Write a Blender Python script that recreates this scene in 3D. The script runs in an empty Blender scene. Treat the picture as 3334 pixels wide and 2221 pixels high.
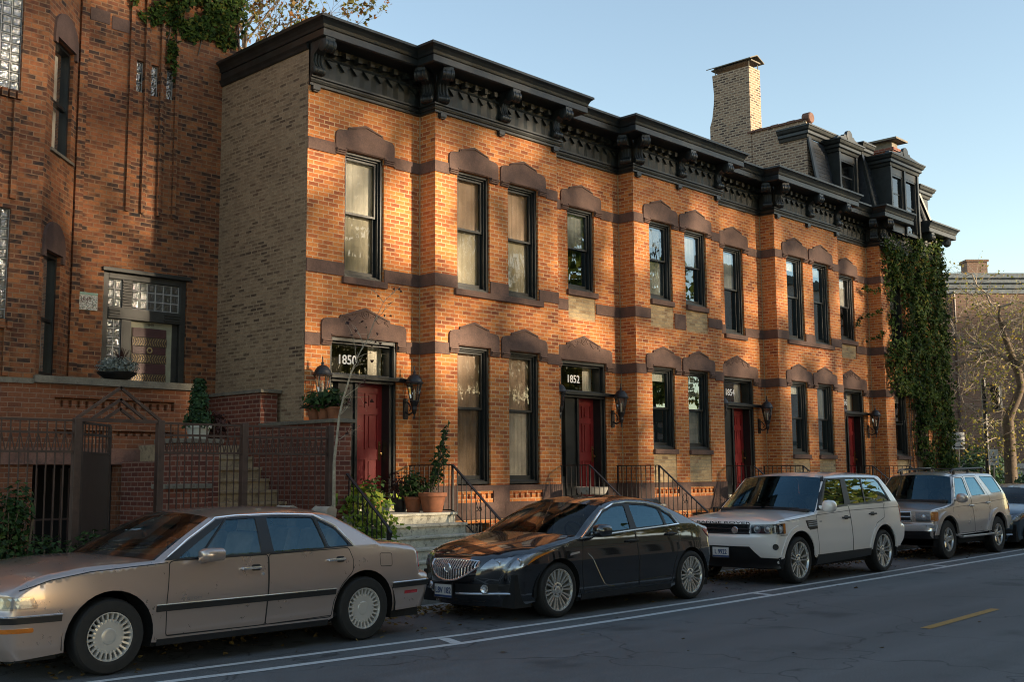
import bpy, bmesh, math, random
import numpy as np
from mathutils import Vector, Matrix
from mathutils.geometry import delaunay_2d_cdt
random.seed(7)
R = math.radians
scn = bpy.context.scene
col = scn.collection
PI = math.pi

# ------------------------------------------------------------------ materials
def nm(name):
    m = bpy.data.materials.new(name); m.use_nodes = True
    nt = m.node_tree; nt.nodes.clear()
    out = nt.nodes.new('ShaderNodeOutputMaterial')
    return m, nt, out
def N(nt, t, **kw):
    n = nt.nodes.new(t)
    for k, v in kw.items():
        if k in n.inputs: n.inputs[k].default_value = v
        else: setattr(n, k, v)
    return n
def c4(c): return (c[0], c[1], c[2], 1.0)
def princ(nt, out, **kw):
    b = nt.nodes.new('ShaderNodeBsdfPrincipled')
    for k, v in kw.items(): b.inputs[k.replace('_', ' ')].default_value = v
    nt.links.new(b.outputs[0], out.inputs[0])
    return b
def mixc(nt, a, b, f, blend='MIX'):
    m = nt.nodes.new('ShaderNodeMix'); m.data_type = 'RGBA'; m.blend_type = blend
    for s, v in ((6, a), (7, b), (0, f)):
        if hasattr(v, 'is_output'): nt.links.new(v, m.inputs[s])
        else: m.inputs[s].default_value = c4(v) if isinstance(v, tuple) else v
    return m.outputs[2]
def ramp(nt, fac, stops):
    r = nt.nodes.new('ShaderNodeValToRGB')
    while len(r.color_ramp.elements) < len(stops): r.color_ramp.elements.new(0.5)
    for e, (p, c) in zip(r.color_ramp.elements, stops):
        e.position = p; e.color = c4(c) if isinstance(c, tuple) else (c, c, c, 1)
    nt.links.new(fac, r.inputs[0]); return r.outputs[0]
def noise(nt, vec, scale, detail=4, rough=.6):
    n = N(nt, 'ShaderNodeTexNoise'); n.inputs['Scale'].default_value = scale
    n.inputs['Detail'].default_value = detail; n.inputs['Roughness'].default_value = rough
    if vec is not None: nt.links.new(vec, n.inputs['Vector'])
    return n.outputs['Fac']
def bump(nt, h, b, strength=.3, dist=.01):
    n = N(nt, 'ShaderNodeBump'); n.inputs['Strength'].default_value = strength
    n.inputs['Distance'].default_value = dist
    nt.links.new(h, n.inputs['Height']); nt.links.new(n.outputs[0], b.inputs['Normal'])

def plain(name, c, rough=.6, metal=0., var=.25, scale=6., bstr=0., coat=0., spec=.5):
    m, nt, out = nm(name)
    b = princ(nt, out, Roughness=rough, Metallic=metal)
    b.inputs['Coat Weight'].default_value = coat; b.inputs['Coat Roughness'].default_value = .04
    b.inputs['Specular IOR Level'].default_value = spec
    tc = N(nt, 'ShaderNodeTexCoord')
    f = noise(nt, tc.outputs['Object'], scale, 5)
    lo = tuple(max(0, v*(1-var)) for v in c); hi = tuple(v*(1+var) for v in c)
    nt.links.new(ramp(nt, f, [(.3, lo), (.7, hi)]), b.inputs['Base Color'])
    if bstr: bump(nt, noise(nt, tc.outputs['Object'], scale*6, 4), b, bstr, .006)
    return m

def brick(name, cols, mortar, bw=.216, rh=.0765, ms=.011, dark=None, darkp=.5, streak=None, bstr=.5, rough=.85):
    """brick pattern on the metre UVs; cols = colours the single bricks take"""
    m, nt, out = nm(name)
    b = princ(nt, out, Roughness=rough)
    uv = N(nt, 'ShaderNodeUVMap')
    # slightly wavy courses
    wn = N(nt, 'ShaderNodeTexNoise', Scale=3.0); nt.links.new(uv.outputs[0], wn.inputs['Vector'])
    wm = N(nt, 'ShaderNodeVectorMath', operation='SCALE'); wm.inputs['Scale'].default_value = .008
    nt.links.new(wn.outputs['Color'], wm.inputs[0])
    wa = N(nt, 'ShaderNodeVectorMath', operation='ADD')
    nt.links.new(uv.outputs[0], wa.inputs[0]); nt.links.new(wm.outputs[0], wa.inputs[1])
    t = N(nt, 'ShaderNodeTexBrick', Scale=1.0)
    t.inputs['Brick Width'].default_value = bw; t.inputs['Row Height'].default_value = rh
    t.inputs['Mortar Size'].default_value = ms; t.inputs['Mortar Smooth'].default_value = .12
    t.inputs['Bias'].default_value = 0.0
    t.inputs['Color1'].default_value = (0, 0, 0, 1); t.inputs['Color2'].default_value = (1, 1, 1, 1)
    t.inputs['Mortar'].default_value = (.5, .5, .5, 1)
    nt.links.new(wa.outputs[0], t.inputs['Vector'])
    # per brick random value shifted by broad clusters
    cl = noise(nt, uv.outputs[0], .55, 3)
    cl2 = noise(nt, uv.outputs[0], 1.7, 3)
    s = N(nt, 'ShaderNodeMath', operation='MULTIPLY_ADD'); nt.links.new(t.outputs['Color'], s.inputs[0])
    s.inputs[1].default_value = .62
    cc = N(nt, 'ShaderNodeMath', operation='ADD'); nt.links.new(cl, cc.inputs[0]); nt.links.new(cl2, cc.inputs[1])
    c2 = N(nt, 'ShaderNodeMath', operation='MULTIPLY_ADD'); nt.links.new(cc.outputs[0], c2.inputs[0])
    c2.inputs[1].default_value = .75; c2.inputs[2].default_value = -.56
    nt.links.new(c2.outputs[0], s.inputs[2])
    k = len(cols)
    base = ramp(nt, s.outputs[0], [(i/(k-1)*.9+.05, c) for i, c in enumerate(cols)])
    fine = noise(nt, uv.outputs[0], 28, 4, .7)
    base = mixc(nt, base, ramp(nt, fine, [(.25, .62), (.75, 1.25)]), .8, 'MULTIPLY')
    mo = mixc(nt, mortar, ramp(nt, noise(nt, uv.outputs[0], 9, 4), [(.3, .55), (.7, 1.15)]), .8, 'MULTIPLY')
    cf = mixc(nt, base, mo, t.outputs['Fac'])
    if dark:
        big = noise(nt, uv.outputs[0], .8, 5, .7)
        cf = mixc(nt, cf, mixc(nt, cf, dark, 1., 'MULTIPLY'), ramp(nt, big, [(.45, 0.), (.7, darkp)]))
    nt.links.new(cf, b.inputs['Base Color'])
    inv = N(nt, 'ShaderNodeMath', operation='SUBTRACT'); inv.inputs[0].default_value = 1.
    nt.links.new(t.outputs['Fac'], inv.inputs[1])
    h = N(nt, 'ShaderNodeMath', operation='MULTIPLY_ADD'); nt.links.new(fine, h.inputs[0])
    h.inputs[1].default_value = .35; nt.links.new(inv.outputs[0], h.inputs[2])
    bump(nt, h.outputs[0], b, bstr, .006)
    return m

def stone(name, c, stain=None, scale=3., bstr=.3, rough=.85, amt=.7):
    m, nt, out = nm(name)
    b = princ(nt, out, Roughness=rough)
    tc = N(nt, 'ShaderNodeTexCoord')
    f = noise(nt, tc.outputs['Object'], scale, 6, .65)
    f2 = noise(nt, tc.outputs['Object'], scale*11, 5, .7)
    cc = ramp(nt, f, [(.28, tuple(v*.66 for v in c)), (.5, c), (.72, tuple(v*1.28 for v in c))])
    cc = mixc(nt, cc, ramp(nt, f2, [(.3, .7), (.7, 1.2)]), .7, 'MULTIPLY')
    if stain:
        f3 = noise(nt, tc.outputs['Object'], scale*2.3, 7, .75)
        cc = mixc(nt, cc, stain, ramp(nt, f3, [(.52, 0.), (.64, amt)]))
    nt.links.new(cc, b.inputs['Base Color'])
    bump(nt, f2, b, bstr, .008)
    return m

def leafmat(name, stops, rough=.5, trans=.25):
    m, nt, out = nm(name)
    b = nt.nodes.new('ShaderNodeBsdfPrincipled'); b.inputs['Roughness'].default_value = rough; b.inputs['Specular IOR Level'].default_value = .18
    g = N(nt, 'ShaderNodeNewGeometry')
    cr = ramp(nt, g.outputs['Random Per Island'], stops)
    nt.links.new(cr, b.inputs['Base Color'])
    t = N(nt, 'ShaderNodeBsdfTranslucent'); nt.links.new(cr, t.inputs[0])
    mx = N(nt, 'ShaderNodeMixShader'); mx.inputs[0].default_value = trans
    nt.links.new(b.outputs[0], mx.inputs[1]); nt.links.new(t.outputs[0], mx.inputs[2])
    nt.links.new(mx.outputs[0], out.inputs[0])
    return m

def glassmat(name, tint, refl=1.0, ior=1.5, rough=.0, wav=0., wscale=8., wz=.3, gc=(.95, .97, 1)):
    m, nt, out = nm(name)
    tr = N(nt, 'ShaderNodeBsdfTransparent', Color=c4(tint))
    gl = N(nt, 'ShaderNodeBsdfGlossy', Roughness=rough); gl.inputs['Color'].default_value = c4(gc)
    fr = N(nt, 'ShaderNodeFresnel', IOR=ior)
    mu = N(nt, 'ShaderNodeMath', operation='MULTIPLY'); mu.inputs[1].default_value = refl; mu.use_clamp = True
    nt.links.new(fr.outputs[0], mu.inputs[0])
    mx = N(nt, 'ShaderNodeMixShader'); nt.links.new(mu.outputs[0], mx.inputs[0])
    nt.links.new(tr.outputs[0], mx.inputs[1]); nt.links.new(gl.outputs[0], mx.inputs[2])
    nt.links.new(mx.outputs[0], out.inputs[0])
    if wav:
        tc = N(nt, 'ShaderNodeTexCoord'); mp = N(nt, 'ShaderNodeMapping'); mp.inputs['Scale'].default_value = (1, 1, wz)
        nt.links.new(tc.outputs['Object'], mp.inputs[0])
        bp = N(nt, 'ShaderNodeBump'); bp.inputs['Strength'].default_value = wav; bp.inputs['Distance'].default_value = .02
        nt.links.new(noise(nt, mp.outputs[0], wscale, 2, .4), bp.inputs['Height'])
        nt.links.new(bp.outputs[0], gl.inputs['Normal'])
    return m

def emit_none(): pass

M = {}
M['brick'] = brick('orange_face_brick', [(.24, .062, .020), (.41, .112, .029), (.54, .168, .037), (.61, .222, .050), (.43, .118, .031)], (.62, .42, .23), ms=.008, dark=(.70, .62, .58), darkp=.55)
M['tanbrick'] = brick('tan_common_brick', [(.20, .12, .065), (.44, .30, .15), (.55, .40, .21), (.30, .17, .09)], (.42, .33, .2), ms=.009)
M['sidebrick'] = brick('grey_tan_common_brick', [(.085, .053, .034), (.235, .155, .092), (.345, .24, .145), (.15, .085, .05)], (.35, .255, .16), bw=.20, rh=.066, ms=.012, dark=(.62, .58, .58), darkp=.4)
M['leftbrick'] = brick('mottled_red_brick', [(.020, .012, .010), (.15, .048, .018), (.27, .088, .027), (.030, .017, .012), (.31, .112, .034), (.19, .064, .022), (.022, .013, .010)], (.24, .135, .072), ms=.009, dark=(.6, .5, .45), darkp=.5)
M['deepbrick'] = brick('deep_red_brick', [(.085, .02, .013), (.15, .038, .02), (.19, .055, .027)], (.26, .16, .12), ms=.010)
M['basebrick'] = brick('porch_red_brick', [(.12, .038, .016), (.19, .062, .024), (.23, .08, .03)], (.24, .14, .09), ms=.008)
M['chimbrick'] = brick('cream_chimney_brick', [(.035, .02, .016), (.09, .05, .036), (.26, .165, .105), (.27, .17, .11), (.045, .026, .02)], (.42, .32, .225), bw=.2, rh=.078, ms=.018)
M['farbrick'] = brick('brown_far_brick', [(.10, .056, .038), (.16, .09, .06), (.19, .112, .075)], (.20, .14, .10), ms=.012)
M['oppbrick'] = brick('pale_red_brick', [(.50, .27, .19), (.62, .38, .28), (.70, .48, .37)], (.7, .6, .5))  # made pale so the added slabs bounce and reflect more light
M['stone'] = stone('brown_sandstone', (.135, .078, .058), (.09, .055, .045))
M['basestone'] = stone('brown_base_stone', (.115, .066, .05), (.2, .12, .09), amt=.4)
M['leftstone'] = stone('left_building_stone', (.085, .05, .04))
M['step'] = stone('weathered_limestone_steps', (.56, .53, .43), (.10, .095, .075), scale=3.6, amt=.8)
M['yellowstep'] = stone('yellow_stone_steps', (.36, .27, .165), (.12, .09, .06), scale=3)
M['coping'] = stone('grey_stone_coping', (.17, .15, .115), (.08, .07, .055))
M['concrete'] = stone('pale_concrete', (.34, .33, .30), (.16, .15, .13), scale=1.5, amt=.5)
M['blackwood'] = plain('black_cornice_paint', (.014, .017, .017), .42, var=.5, scale=5, bstr=.25)
M['greenwood'] = plain('weathered_black_frieze', (.017, .0205, .018), .55, var=.55, scale=4, bstr=.25)
M['black'] = plain('black_frame_paint', (.010, .013, .014), .32, var=.35)
M['iron'] = plain('black_iron', (.012, .011, .012), .45, var=.3)
M['brownsteel'] = plain('brown_painted_steel', (.060, .034, .026), .5, var=.3)
M['red'] = plain('red_door_paint', (.27, .022, .022), .3, var=.12)
M['brass'] = plain('old_brass', (.35, .24, .10), .3, 1.0, .2)
M['dark'] = plain('dark_interior', (.012, .011, .010), .9)
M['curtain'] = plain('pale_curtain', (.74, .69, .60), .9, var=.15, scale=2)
M['midcurtain'] = plain('beige_blind', (.42, .38, .30), .9, var=.18, scale=2); M['pinkreflect'] = plain('pink_reflection_blind', (.56, .42, .33), .9, var=.2, scale=2); M['browncurtain'] = plain('brown_blind', (.30, .22, .16), .9, var=.2, scale=2)  # the pink one carries the brick reflection of upper sashes in its colour
M['greycurtain'] = plain('grey_curtain', (.46, .44, .41), .9, var=.15)
M['wglass'] = glassmat('old_window_glass', (.93, .94, .92), 1.25, 1.55, .0, .10, 5., .25)
M['skyglass'] = glassmat('sky_tinted_glass', (.80, .84, .84), 2.6, 1.55, .0, .05, 4., .25, gc=(.62, .82, 1.))  # reflection colour tinted blue to stand for sky in the panes
M['ripple'] = glassmat('rippled_window_glass', (.93, .93, .90), 1.4, 1.55, .0, .22, 7., .35)
M['lampglass'] = glassmat('lantern_glass', (.8, .76, .68), 1.6, 1.5, .03)
M['block'] = glassmat('block_glass', (.25, .29, .30), 4.0, 1.5, .12, .9, 26., 1.)
M['terra'] = plain('terracotta', (.24, .088, .04), .75, var=.25, scale=9)
M['soil'] = plain('potting_soil', (.03, .02, .014), .95)
M['white'] = plain('white_enamel', (.8, .8, .78), .4, var=.05)
M['bark'] = plain('tree_bark', (.11, .08, .055), .9, var=.4, scale=14, bstr=.6)
M['birch'] = plain('pale_bark', (.34, .29, .21), .85, var=.4, scale=14, bstr=.4)
M['steel'] = plain('galvanised_steel', (.33, .33, .34), .4, .8, .2)
M['slate'] = plain('dark_slate', (.022, .026, .032), .55, var=.5, scale=9, bstr=.4)
M['ivy'] = leafmat('ivy_leaf', [(0, (.014, .028, .006)), (.5, (.032, .066, .010)), (.85, (.062, .10, .014)), (1, (.14, .12, .018))], .7)
M['bush'] = leafmat('bush_leaf', [(0, (.015, .034, .012)), (.6, (.035, .075, .022)), (1, (.07, .12, .03))])
M['fern'] = leafmat('bright_leaf', [(0, (.05, .10, .012)), (.6, (.16, .24, .025)), (1, (.34, .38, .05))], trans=.35)
M['conifer'] = leafmat('conifer_needles', [(0, (.014, .035, .016)), (1, (.04, .085, .03))])
M['silver'] = leafmat('silver_leaf', [(0, (.13, .15, .13)), (1, (.32, .36, .33))], .7)
M['purple'] = leafmat('dark_purple_leaf', [(0, (.03, .016, .016)), (1, (.08, .035, .028))])
M['autumn'] = leafmat('autumn_leaf', [(0, (.06, .07, .015)), (.5, (.14, .12, .025)), (.8, (.16, .07, .02)), (1, (.22, .10, .03))], trans=.4)
M['sparse'] = leafmat('yellowing_leaf', [(0, (.09, .11, .02)), (.6, (.24, .24, .05)), (1, (.42, .28, .05))], trans=.4)
M['litter'] = leafmat('fallen_leaf', [(0, (.05, .032, .015)), (.5, (.13, .085, .03)), (.85, (.22, .15, .05)), (1, (.30, .24, .11))], .8, .1)
M['rubber'] = plain('tyre_rubber', (.011, .011, .011), .72, var=.25, scale=30)
M['chrome'] = plain('chrome', (.86, .87, .88), .10, .82, .02)
M['alloy'] = plain('bright_alloy', (.64, .62, .58), .25, .78, .06)
M['hubcap'] = plain('silver_hubcap', (.60, .58, .54), .32, .5, .08)
M['plastic'] = plain('black_plastic', (.012, .012, .013), .45, var=.2)
M['seat'] = plain('grey_upholstery', (.12, .115, .11), .9)
M['tanseat'] = plain('tan_upholstery', (.30, .25, .20), .9)
M['lens'] = glassmat('clear_lens', (.75, .76, .78), 1.6, 1.5, .03)
M['amber'] = plain('amber_lens', (.48, .15, .012), .15, var=.2, coat=1.)
M['redlens'] = plain('red_lens', (.36, .012, .014), .12, var=.15, coat=1.)
M['carglass'] = glassmat('car_window_glass', (.72, .80, .83), 1.8, 1.52, gc=(.45, .78, .95))
M['darkglass'] = glassmat('dark_car_window_glass', (.22, .25, .26), 2.6, 1.52, gc=(.6, .82, .92))
M['shield'] = glassmat('car_windscreen_glass', (.70, .75, .74), .62, 1.52)
M['shieldblue'] = glassmat('reflective_windscreen', (.62, .68, .68), 2.4, 1.52, gc=(.45, .75, .92))
M['reflector'] = plain('lamp_reflector', (.66, .68, .70), .15, .6, .15, 20)
def paint(name, c, metal, rough, haze=.04):
    m, nt, out = nm(name)
    b = princ(nt, out, Roughness=rough, Metallic=metal)
    b.inputs['Base Color'].default_value = c4(c)
    b.inputs['Coat Weight'].default_value = 1.; b.inputs['Coat Roughness'].default_value = haze; b.inputs['Coat IOR'].default_value = 1.95 if max(c) < .02 else 1.6
    b.inputs['Specular IOR Level'].default_value = .1 if max(c) < .02 else .5
    tc = N(nt, 'ShaderNodeTexCoord')
    # faint dust dulls the roughness unevenly
    r = N(nt, 'ShaderNodeMath', operation='MULTIPLY_ADD'); nt.links.new(noise(nt, tc.outputs['Object'], 5, 6, .7), r.inputs[0])
    r.inputs[1].default_value = .05; r.inputs[2].default_value = rough-.025
    nt.links.new(r.outputs[0], b.inputs['Roughness'])
    return m
M['beigepaint'] = paint('beige_metallic_paint', (.50, .40, .35), .68, .28, .07)
M['blackpaint'] = paint('black_gloss_paint', (.006, .007, .009), .0, .3)
M['whitepaint'] = paint('pearl_white_paint', (.86, .815, .77), .08, .3)
M['sandpaint'] = paint('sand_metallic_paint', (.60, .52, .46), .6, .28, .06)
M['bluepaint'] = paint('dark_blue_metallic_paint', (.05, .085, .12), .5, .33)

# asphalt
def asphalt():
    m, nt, out = nm('worn_asphalt')
    b = princ(nt, out, Roughness=.75)
    tc = N(nt, 'ShaderNodeTexCoord')
    p = tc.outputs['Object']
    fine = noise(nt, p, 60, 4, .85); mid = noise(nt, p, 5, 6, .65)
    mp = N(nt, 'ShaderNodeMapping'); mp.inputs['Scale'].default_value = (.10, 1.1, 1); nt.links.new(p, mp.inputs[0])
    lane = noise(nt, mp.outputs[0], 1.0, 4, .6)
    c = ramp(nt, lane, [(.30, (.085, .088, .090)), (.70, (.140, .143, .146))])
    c = mixc(nt, c, ramp(nt, mid, [(.3, .72), (.7, 1.22)]), .8, 'MULTIPLY')
    c = mixc(nt, c, ramp(nt, fine, [(.30, .30), (.50, .95), (.72, 2.2)]), .75, 'MULTIPLY')
    spot = noise(nt, p, .9, 3, .5)
    c = mixc(nt, c, (.022, .023, .025), ramp(nt, spot, [(.60, 0.), (.72, .55)]))
    # fine cracks
    v = N(nt, 'ShaderNodeTexVoronoi', Scale=.34); v.feature = 'DISTANCE_TO_EDGE'
    wv = N(nt, 'ShaderNodeVectorMath', operation='ADD'); sc = N(nt, 'ShaderNodeTexNoise', Scale=1.6)
    nt.links.new(p, sc.inputs['Vector']); nt.links.new(p, wv.inputs[0]); nt.links.new(sc.outputs['Color'], wv.inputs[1])
    nt.links.new(wv.outputs[0], v.inputs['Vector'])
    c = mixc(nt, c, (.012, .013, .015), ramp(nt, v.outputs['Distance'], [(.0, .75), (.006, 0.)]))
    nt.links.new(c, b.inputs['Base Color'])
    nt.links.new(ramp(nt, mid, [(.3, .62), (.7, .85)]), b.inputs['Roughness'])
    bump(nt, fine, b, .55, .006)
    return m
M['asphalt'] = asphalt()
def roadpaint(name, c):
    m, nt, out = nm(name)
    tc = N(nt, 'ShaderNodeTexCoord')
    b = princ(nt, out, Roughness=.7)
    f = noise(nt, tc.outputs['Object'], 16, 7, .75)
    nt.links.new(ramp(nt, f, [(.30, tuple(v*.25+.03 for v in c)), (.42, tuple(v*.82 for v in c)), (.7, c)]), b.inputs['Base Color'])
    return m
M['lane'] = roadpaint('worn_white_road_paint', (.66, .66, .65))
M['yellow'] = roadpaint('worn_yellow_road_paint', (.44, .25, .045))

# ------------------------------------------------------------------ mesh builder
class MB:
    def __init__(s): s.v = []; s.f = []; s.m = []
    def add(s, vs, fs, m=0):
        o = len(s.v); s.v.extend([tuple(p) for p in vs])
        for f in fs: s.f.append(tuple(o+i for i in f)); s.m.append(m)
    def poly(s, pts, m=0): s.add(pts, [tuple(range(len(pts)))], m)
    def box(s, x0, x1, y0, y1, z0, z1, m=0):
        v = [(x0,y0,z0),(x1,y0,z0),(x1,y1,z0),(x0,y1,z0),(x0,y0,z1),(x1,y0,z1),(x1,y1,z1),(x0,y1,z1)]
        s.add(v, [(3,2,1,0),(4,5,6,7),(0,1,5,4),(1,2,6,5),(2,3,7,6),(3,0,4,7)], m)
    def bar(s, a, b, w, h=None, m=0, up=(0,0,1)):
        a = Vector(a); b = Vector(b); d = (b-a).normalized(); h = h or w
        u = Vector(up)
        if abs(d.dot(u)) > .97: u = Vector((0,1,0))
        x = d.cross(u).normalized()*(w/2); y = d.cross(x).normalized()*(h/2)
        v = [a-x-y, a+x-y, a+x+y, a-x+y, b-x-y, b+x-y, b+x+y, b-x+y]
        s.add(v, [(3,2,1,0),(4,5,6,7),(0,1,5,4),(1,2,6,5),(2,3,7,6),(3,0,4,7)], m)
    def prism(s, poly, o, u, v, n, d, m=0, mside=None):
        """poly in (u,v) at o, pushed d along n"""
        o, u, v, n = map(Vector, (o, u, v, n)); k = len(poly)
        a = [o+u*p[0]+v*p[1] for p in poly]; b = [p+n*d for p in a]
        s.add(b, [tuple(range(k))], m); s.add(a, [tuple(range(k-1,-1,-1))], m)
        s.add(a+b, [(i, (i+1) % k, k+(i+1) % k, k+i) for i in range(k)], m if mside is None else mside)
    def tube(s, pts, r, n=6, m=0, caps=True):
        pts = [Vector(p) for p in pts]; k = len(pts)
        rs = r if isinstance(r, (list, tuple)) else [r]*k
        t0 = (pts[1]-pts[0]).normalized()
        u = t0.orthogonal().normalized(); rings = []
        for i, p in enumerate(pts):
            t = (pts[min(i+1,k-1)]-pts[max(i-1,0)])
            t = t.normalized() if t.length > 1e-9 else t0
            u = (u-t*u.dot(t)); u = u.normalized() if u.length > 1e-6 else t.orthogonal().normalized()
            w = t.cross(u)
            rings.append([p+(u*math.cos(2*PI*j/n)+w*math.sin(2*PI*j/n))*rs[i] for j in range(n)])
        vs = [q for rg in rings for q in rg]
        fs = [(i*n+j, i*n+(j+1) % n, (i+1)*n+(j+1) % n, (i+1)*n+j) for i in range(k-1) for j in range(n)]
        if caps: fs += [tuple(range(n-1,-1,-1)), tuple((k-1)*n+j for j in range(n))]
        s.add(vs, fs, m)
    def lathe(s, prof, o=(0,0,0), ax=(0,0,1), n=16, m=0, ms=None, ph=0):
        """prof = (radius, height) list along ax from o"""
        o = Vector(o); ax = Vector(ax).normalized(); u = ax.orthogonal().normalized(); w = ax.cross(u)
        vs = [o+ax*h+(u*math.cos(2*PI*j/n+ph)+w*math.sin(2*PI*j/n+ph))*r for r, h in prof for j in range(n)]
        for i in range(len(prof)-1):
            s.add(vs[i*n:(i+2)*n], [(j, (j+1) % n, n+(j+1) % n, n+j) for j in range(n)], ms[i] if ms else m)
    def build(s, name, mats, parent=None, smooth=False, angle=35, bevel=0.):
        me = bpy.data.meshes.new(name)
        off = Vector((0,0,0))
        p = parent
        while p is not None: off = off+p.location; p = p.parent
        me.from_pydata([Vector(p)-off for p in s.v], [], s.f)
        if not isinstance(mats, (list, tuple)): mats = [mats]
        for a in mats: me.materials.append(a)
        me.polygons.foreach_set('material_index', s.m)
        uvl = me.uv_layers.new(name='UVMap').data
        V = np.array([tuple(p) for p in s.v], dtype=float) if s.v else np.zeros((0,3))
        for pl in me.polygons:
            n = pl.normal
            if abs(n.z) < .75:
                l = math.hypot(n.x, n.y); tx, ty = -n.y/l, n.x/l
                if abs(tx) < 1e-4: tx = 0.
                for li in pl.loop_indices:
                    q = V[me.loops[li].vertex_index]; uvl[li].uv = (q[0]*tx+q[1]*ty, q[2])
            else:
                for li in pl.loop_indices:
                    q = V[me.loops[li].vertex_index]; uvl[li].uv = (q[0], q[1])
        if smooth:
            me.polygons.foreach_set('use_smooth', [True]*len(me.polygons))
            me.set_sharp_from_angle(angle=R(angle))
        o = bpy.data.objects.new(name, me); col.objects.link(o)
        if parent is not None: o.parent = parent
        if bevel:
            bv = o.modifiers.new('edge', 'BEVEL'); bv.width = bevel; bv.segments = 2; bv.limit_method = 'ANGLE'; bv.angle_limit = R(40)
        return o
def tag(o, label=None, cat=None, group=None, kind=None):
    for k, v in (('label', label), ('category', cat), ('group', group), ('kind', kind)):
        if v: o[k] = v
    return o
def empty(name, loc, label, cat, group=None):
    o = bpy.data.objects.new(name, None); col.objects.link(o); o.location = loc; o.empty_display_size = .2
    return tag(o, label, cat, group)
def copy_tree(o, parent=None):
    c = o.copy(); col.objects.link(c); c.parent = parent
    for ch in [x for x in bpy.data.objects if x.parent == o]: copy_tree(ch, c)
    return c
def text_shape(s, size, ext=0.):
    cu = bpy.data.curves.new('t', 'FONT'); cu.body = s; cu.size = size; cu.align_x = 'CENTER'; cu.extrude = ext; cu.resolution_u = 3
    ob = bpy.data.objects.new('t', cu); col.objects.link(ob)
    bpy.context.view_layer.update()
    me = bpy.data.meshes.new_from_object(ob.evaluated_get(bpy.context.evaluated_depsgraph_get()))
    vs = [v.co.copy() for v in me.vertices]; fs = [tuple(p.vertices) for p in me.polygons]
    bpy.data.objects.remove(ob); bpy.data.curves.remove(cu); bpy.data.meshes.remove(me)
    return vs, fs
def add_text(mb, s, size, o, u, v, m=0, wide=1.0, ext=0., bold=0.):
    vs, fs = text_shape(s, size, ext); o, u, v = Vector(o), Vector(u), Vector(v); n = u.cross(v)
    mb.add([o+u*(p.x*wide)+v*p.y+n*p.z for p in vs], fs, m)
    if bold:
        for dx, dz, k in ((bold, 0, 1), (-bold, 0, 2), (0, bold, 3)):
            mb.add([o+u*(p.x*wide+dx)+v*(p.y+dz)+n*(p.z+.0006*k) for p in vs], fs, m)
# ------------------------------------------------------------------ architecture helpers
def wall(mb, o, u, n, reg, holes, depth=.1, m=0, mr=None):
    """rectangular wall (u0,u1,z0,z1) with rectangular holes; o base point, u along, n outward; reveals go in by depth"""
    o, u, n = Vector(o), Vector(u), Vector(n); z = Vector((0,0,1))
    P = lambda a, c, d=0.: o+u*a+z*c-n*d
    us = sorted({reg[0], reg[1]} | {h for q in holes for h in q[:2] if reg[0] < h < reg[1]})
    zs = sorted({reg[2], reg[3]} | {h for q in holes for h in q[2:] if reg[2] < h < reg[3]})
    for i in range(len(us)-1):
        for j in range(len(zs)-1):
            cx, cz = (us[i]+us[i+1])/2, (zs[j]+zs[j+1])/2
            if any(q[0] < cx < q[1] and q[2] < cz < q[3] for q in holes): continue
            mb.poly([P(us[i], zs[j]), P(us[i+1], zs[j]), P(us[i+1], zs[j+1]), P(us[i], zs[j+1])], m)
    mr = m if mr is None else mr
    for a, b, c, d in holes:
        mb.poly([P(a, c), P(a, d), P(a, d, depth), P(a, c, depth)], mr)
        mb.poly([P(b, c), P(b, d), P(b, d, depth), P(b, c, depth)], mr)
        mb.poly([P(a, d), P(b, d), P(b, d, depth), P(a, d, depth)], mr)
        mb.poly([P(a, c), P(b, c), P(b, c, depth), P(a, c, depth)], mr)
def offs(path, o):
    out = []
    k = len(path)
    for i in range(k):
        ns = []
        for a, b in ((i-1, i), (i, i+1)):
            if 0 <= a and b < k:
                d = Vector(path[b])-Vector(path[a]); d.normalize(); ns.append(Vector((d.y, -d.x)))
        q = Vector(path[i])
        out.append(q+ns[0]*o if len(ns) == 1 else q+(ns[0]+ns[1])*(o/(1+ns[0].dot(ns[1]))))
    return out
def mould(mb, path, prof, m=0):
    """profile [(out, z)] swept along a plan path with mitred corners, outside on the right hand"""
    rings = [offs(path, o) for o, z in prof]; k = len(path)
    for i in range(k-1):
        for j in range(len(prof)-1):
            a, b = rings[j][i], rings[j][i+1]; c, d = rings[j+1][i+1], rings[j+1][i]
            z0, z1 = prof[j][1], prof[j+1][1]
            mb.poly([(a.x, a.y, z0), (b.x, b.y, z0), (c.x, c.y, z1), (d.x, d.y, z1)], m)
    for i in (0, k-1): mb.poly([(rings[j][i].x, rings[j][i].y, prof[j][1]) for j in range(len(prof))], m)
def frame_ring(mb, x0, x1, z0, z1, w, y0, y1, m=0, wb=None, wt=None):
    wb = wb or w; wt = wt or w
    mb.box(x0, x0+w, y0, y1, z0, z1, m); mb.box(x1-w, x1, y0, y1, z0, z1, m)
    mb.box(x0+w, x1-w, y0, y1, z0, z0+wb, m); mb.box(x0+w, x1-w, y0, y1, z1-wt, z1, m)
def folds(x0, x1, z0, z1, y, amp=.004, n=None, m=0, mb=None, seed=0):
    rr = random.Random(seed); n = n or max(8, int((x1-x0)/.035)); xs = [x0+(x1-x0)*i/n for i in range(n+1)]
    ys = [y+amp*math.sin(i*1.9+rr.random()*1.4)*(.5+rr.random()) for i in range(n+1)]
    for i in range(n):
        mb.poly([(xs[i], ys[i], z0), (xs[i+1], ys[i+1], z0), (xs[i+1], ys[i+1], z1), (xs[i], ys[i], z1)], m)
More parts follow.
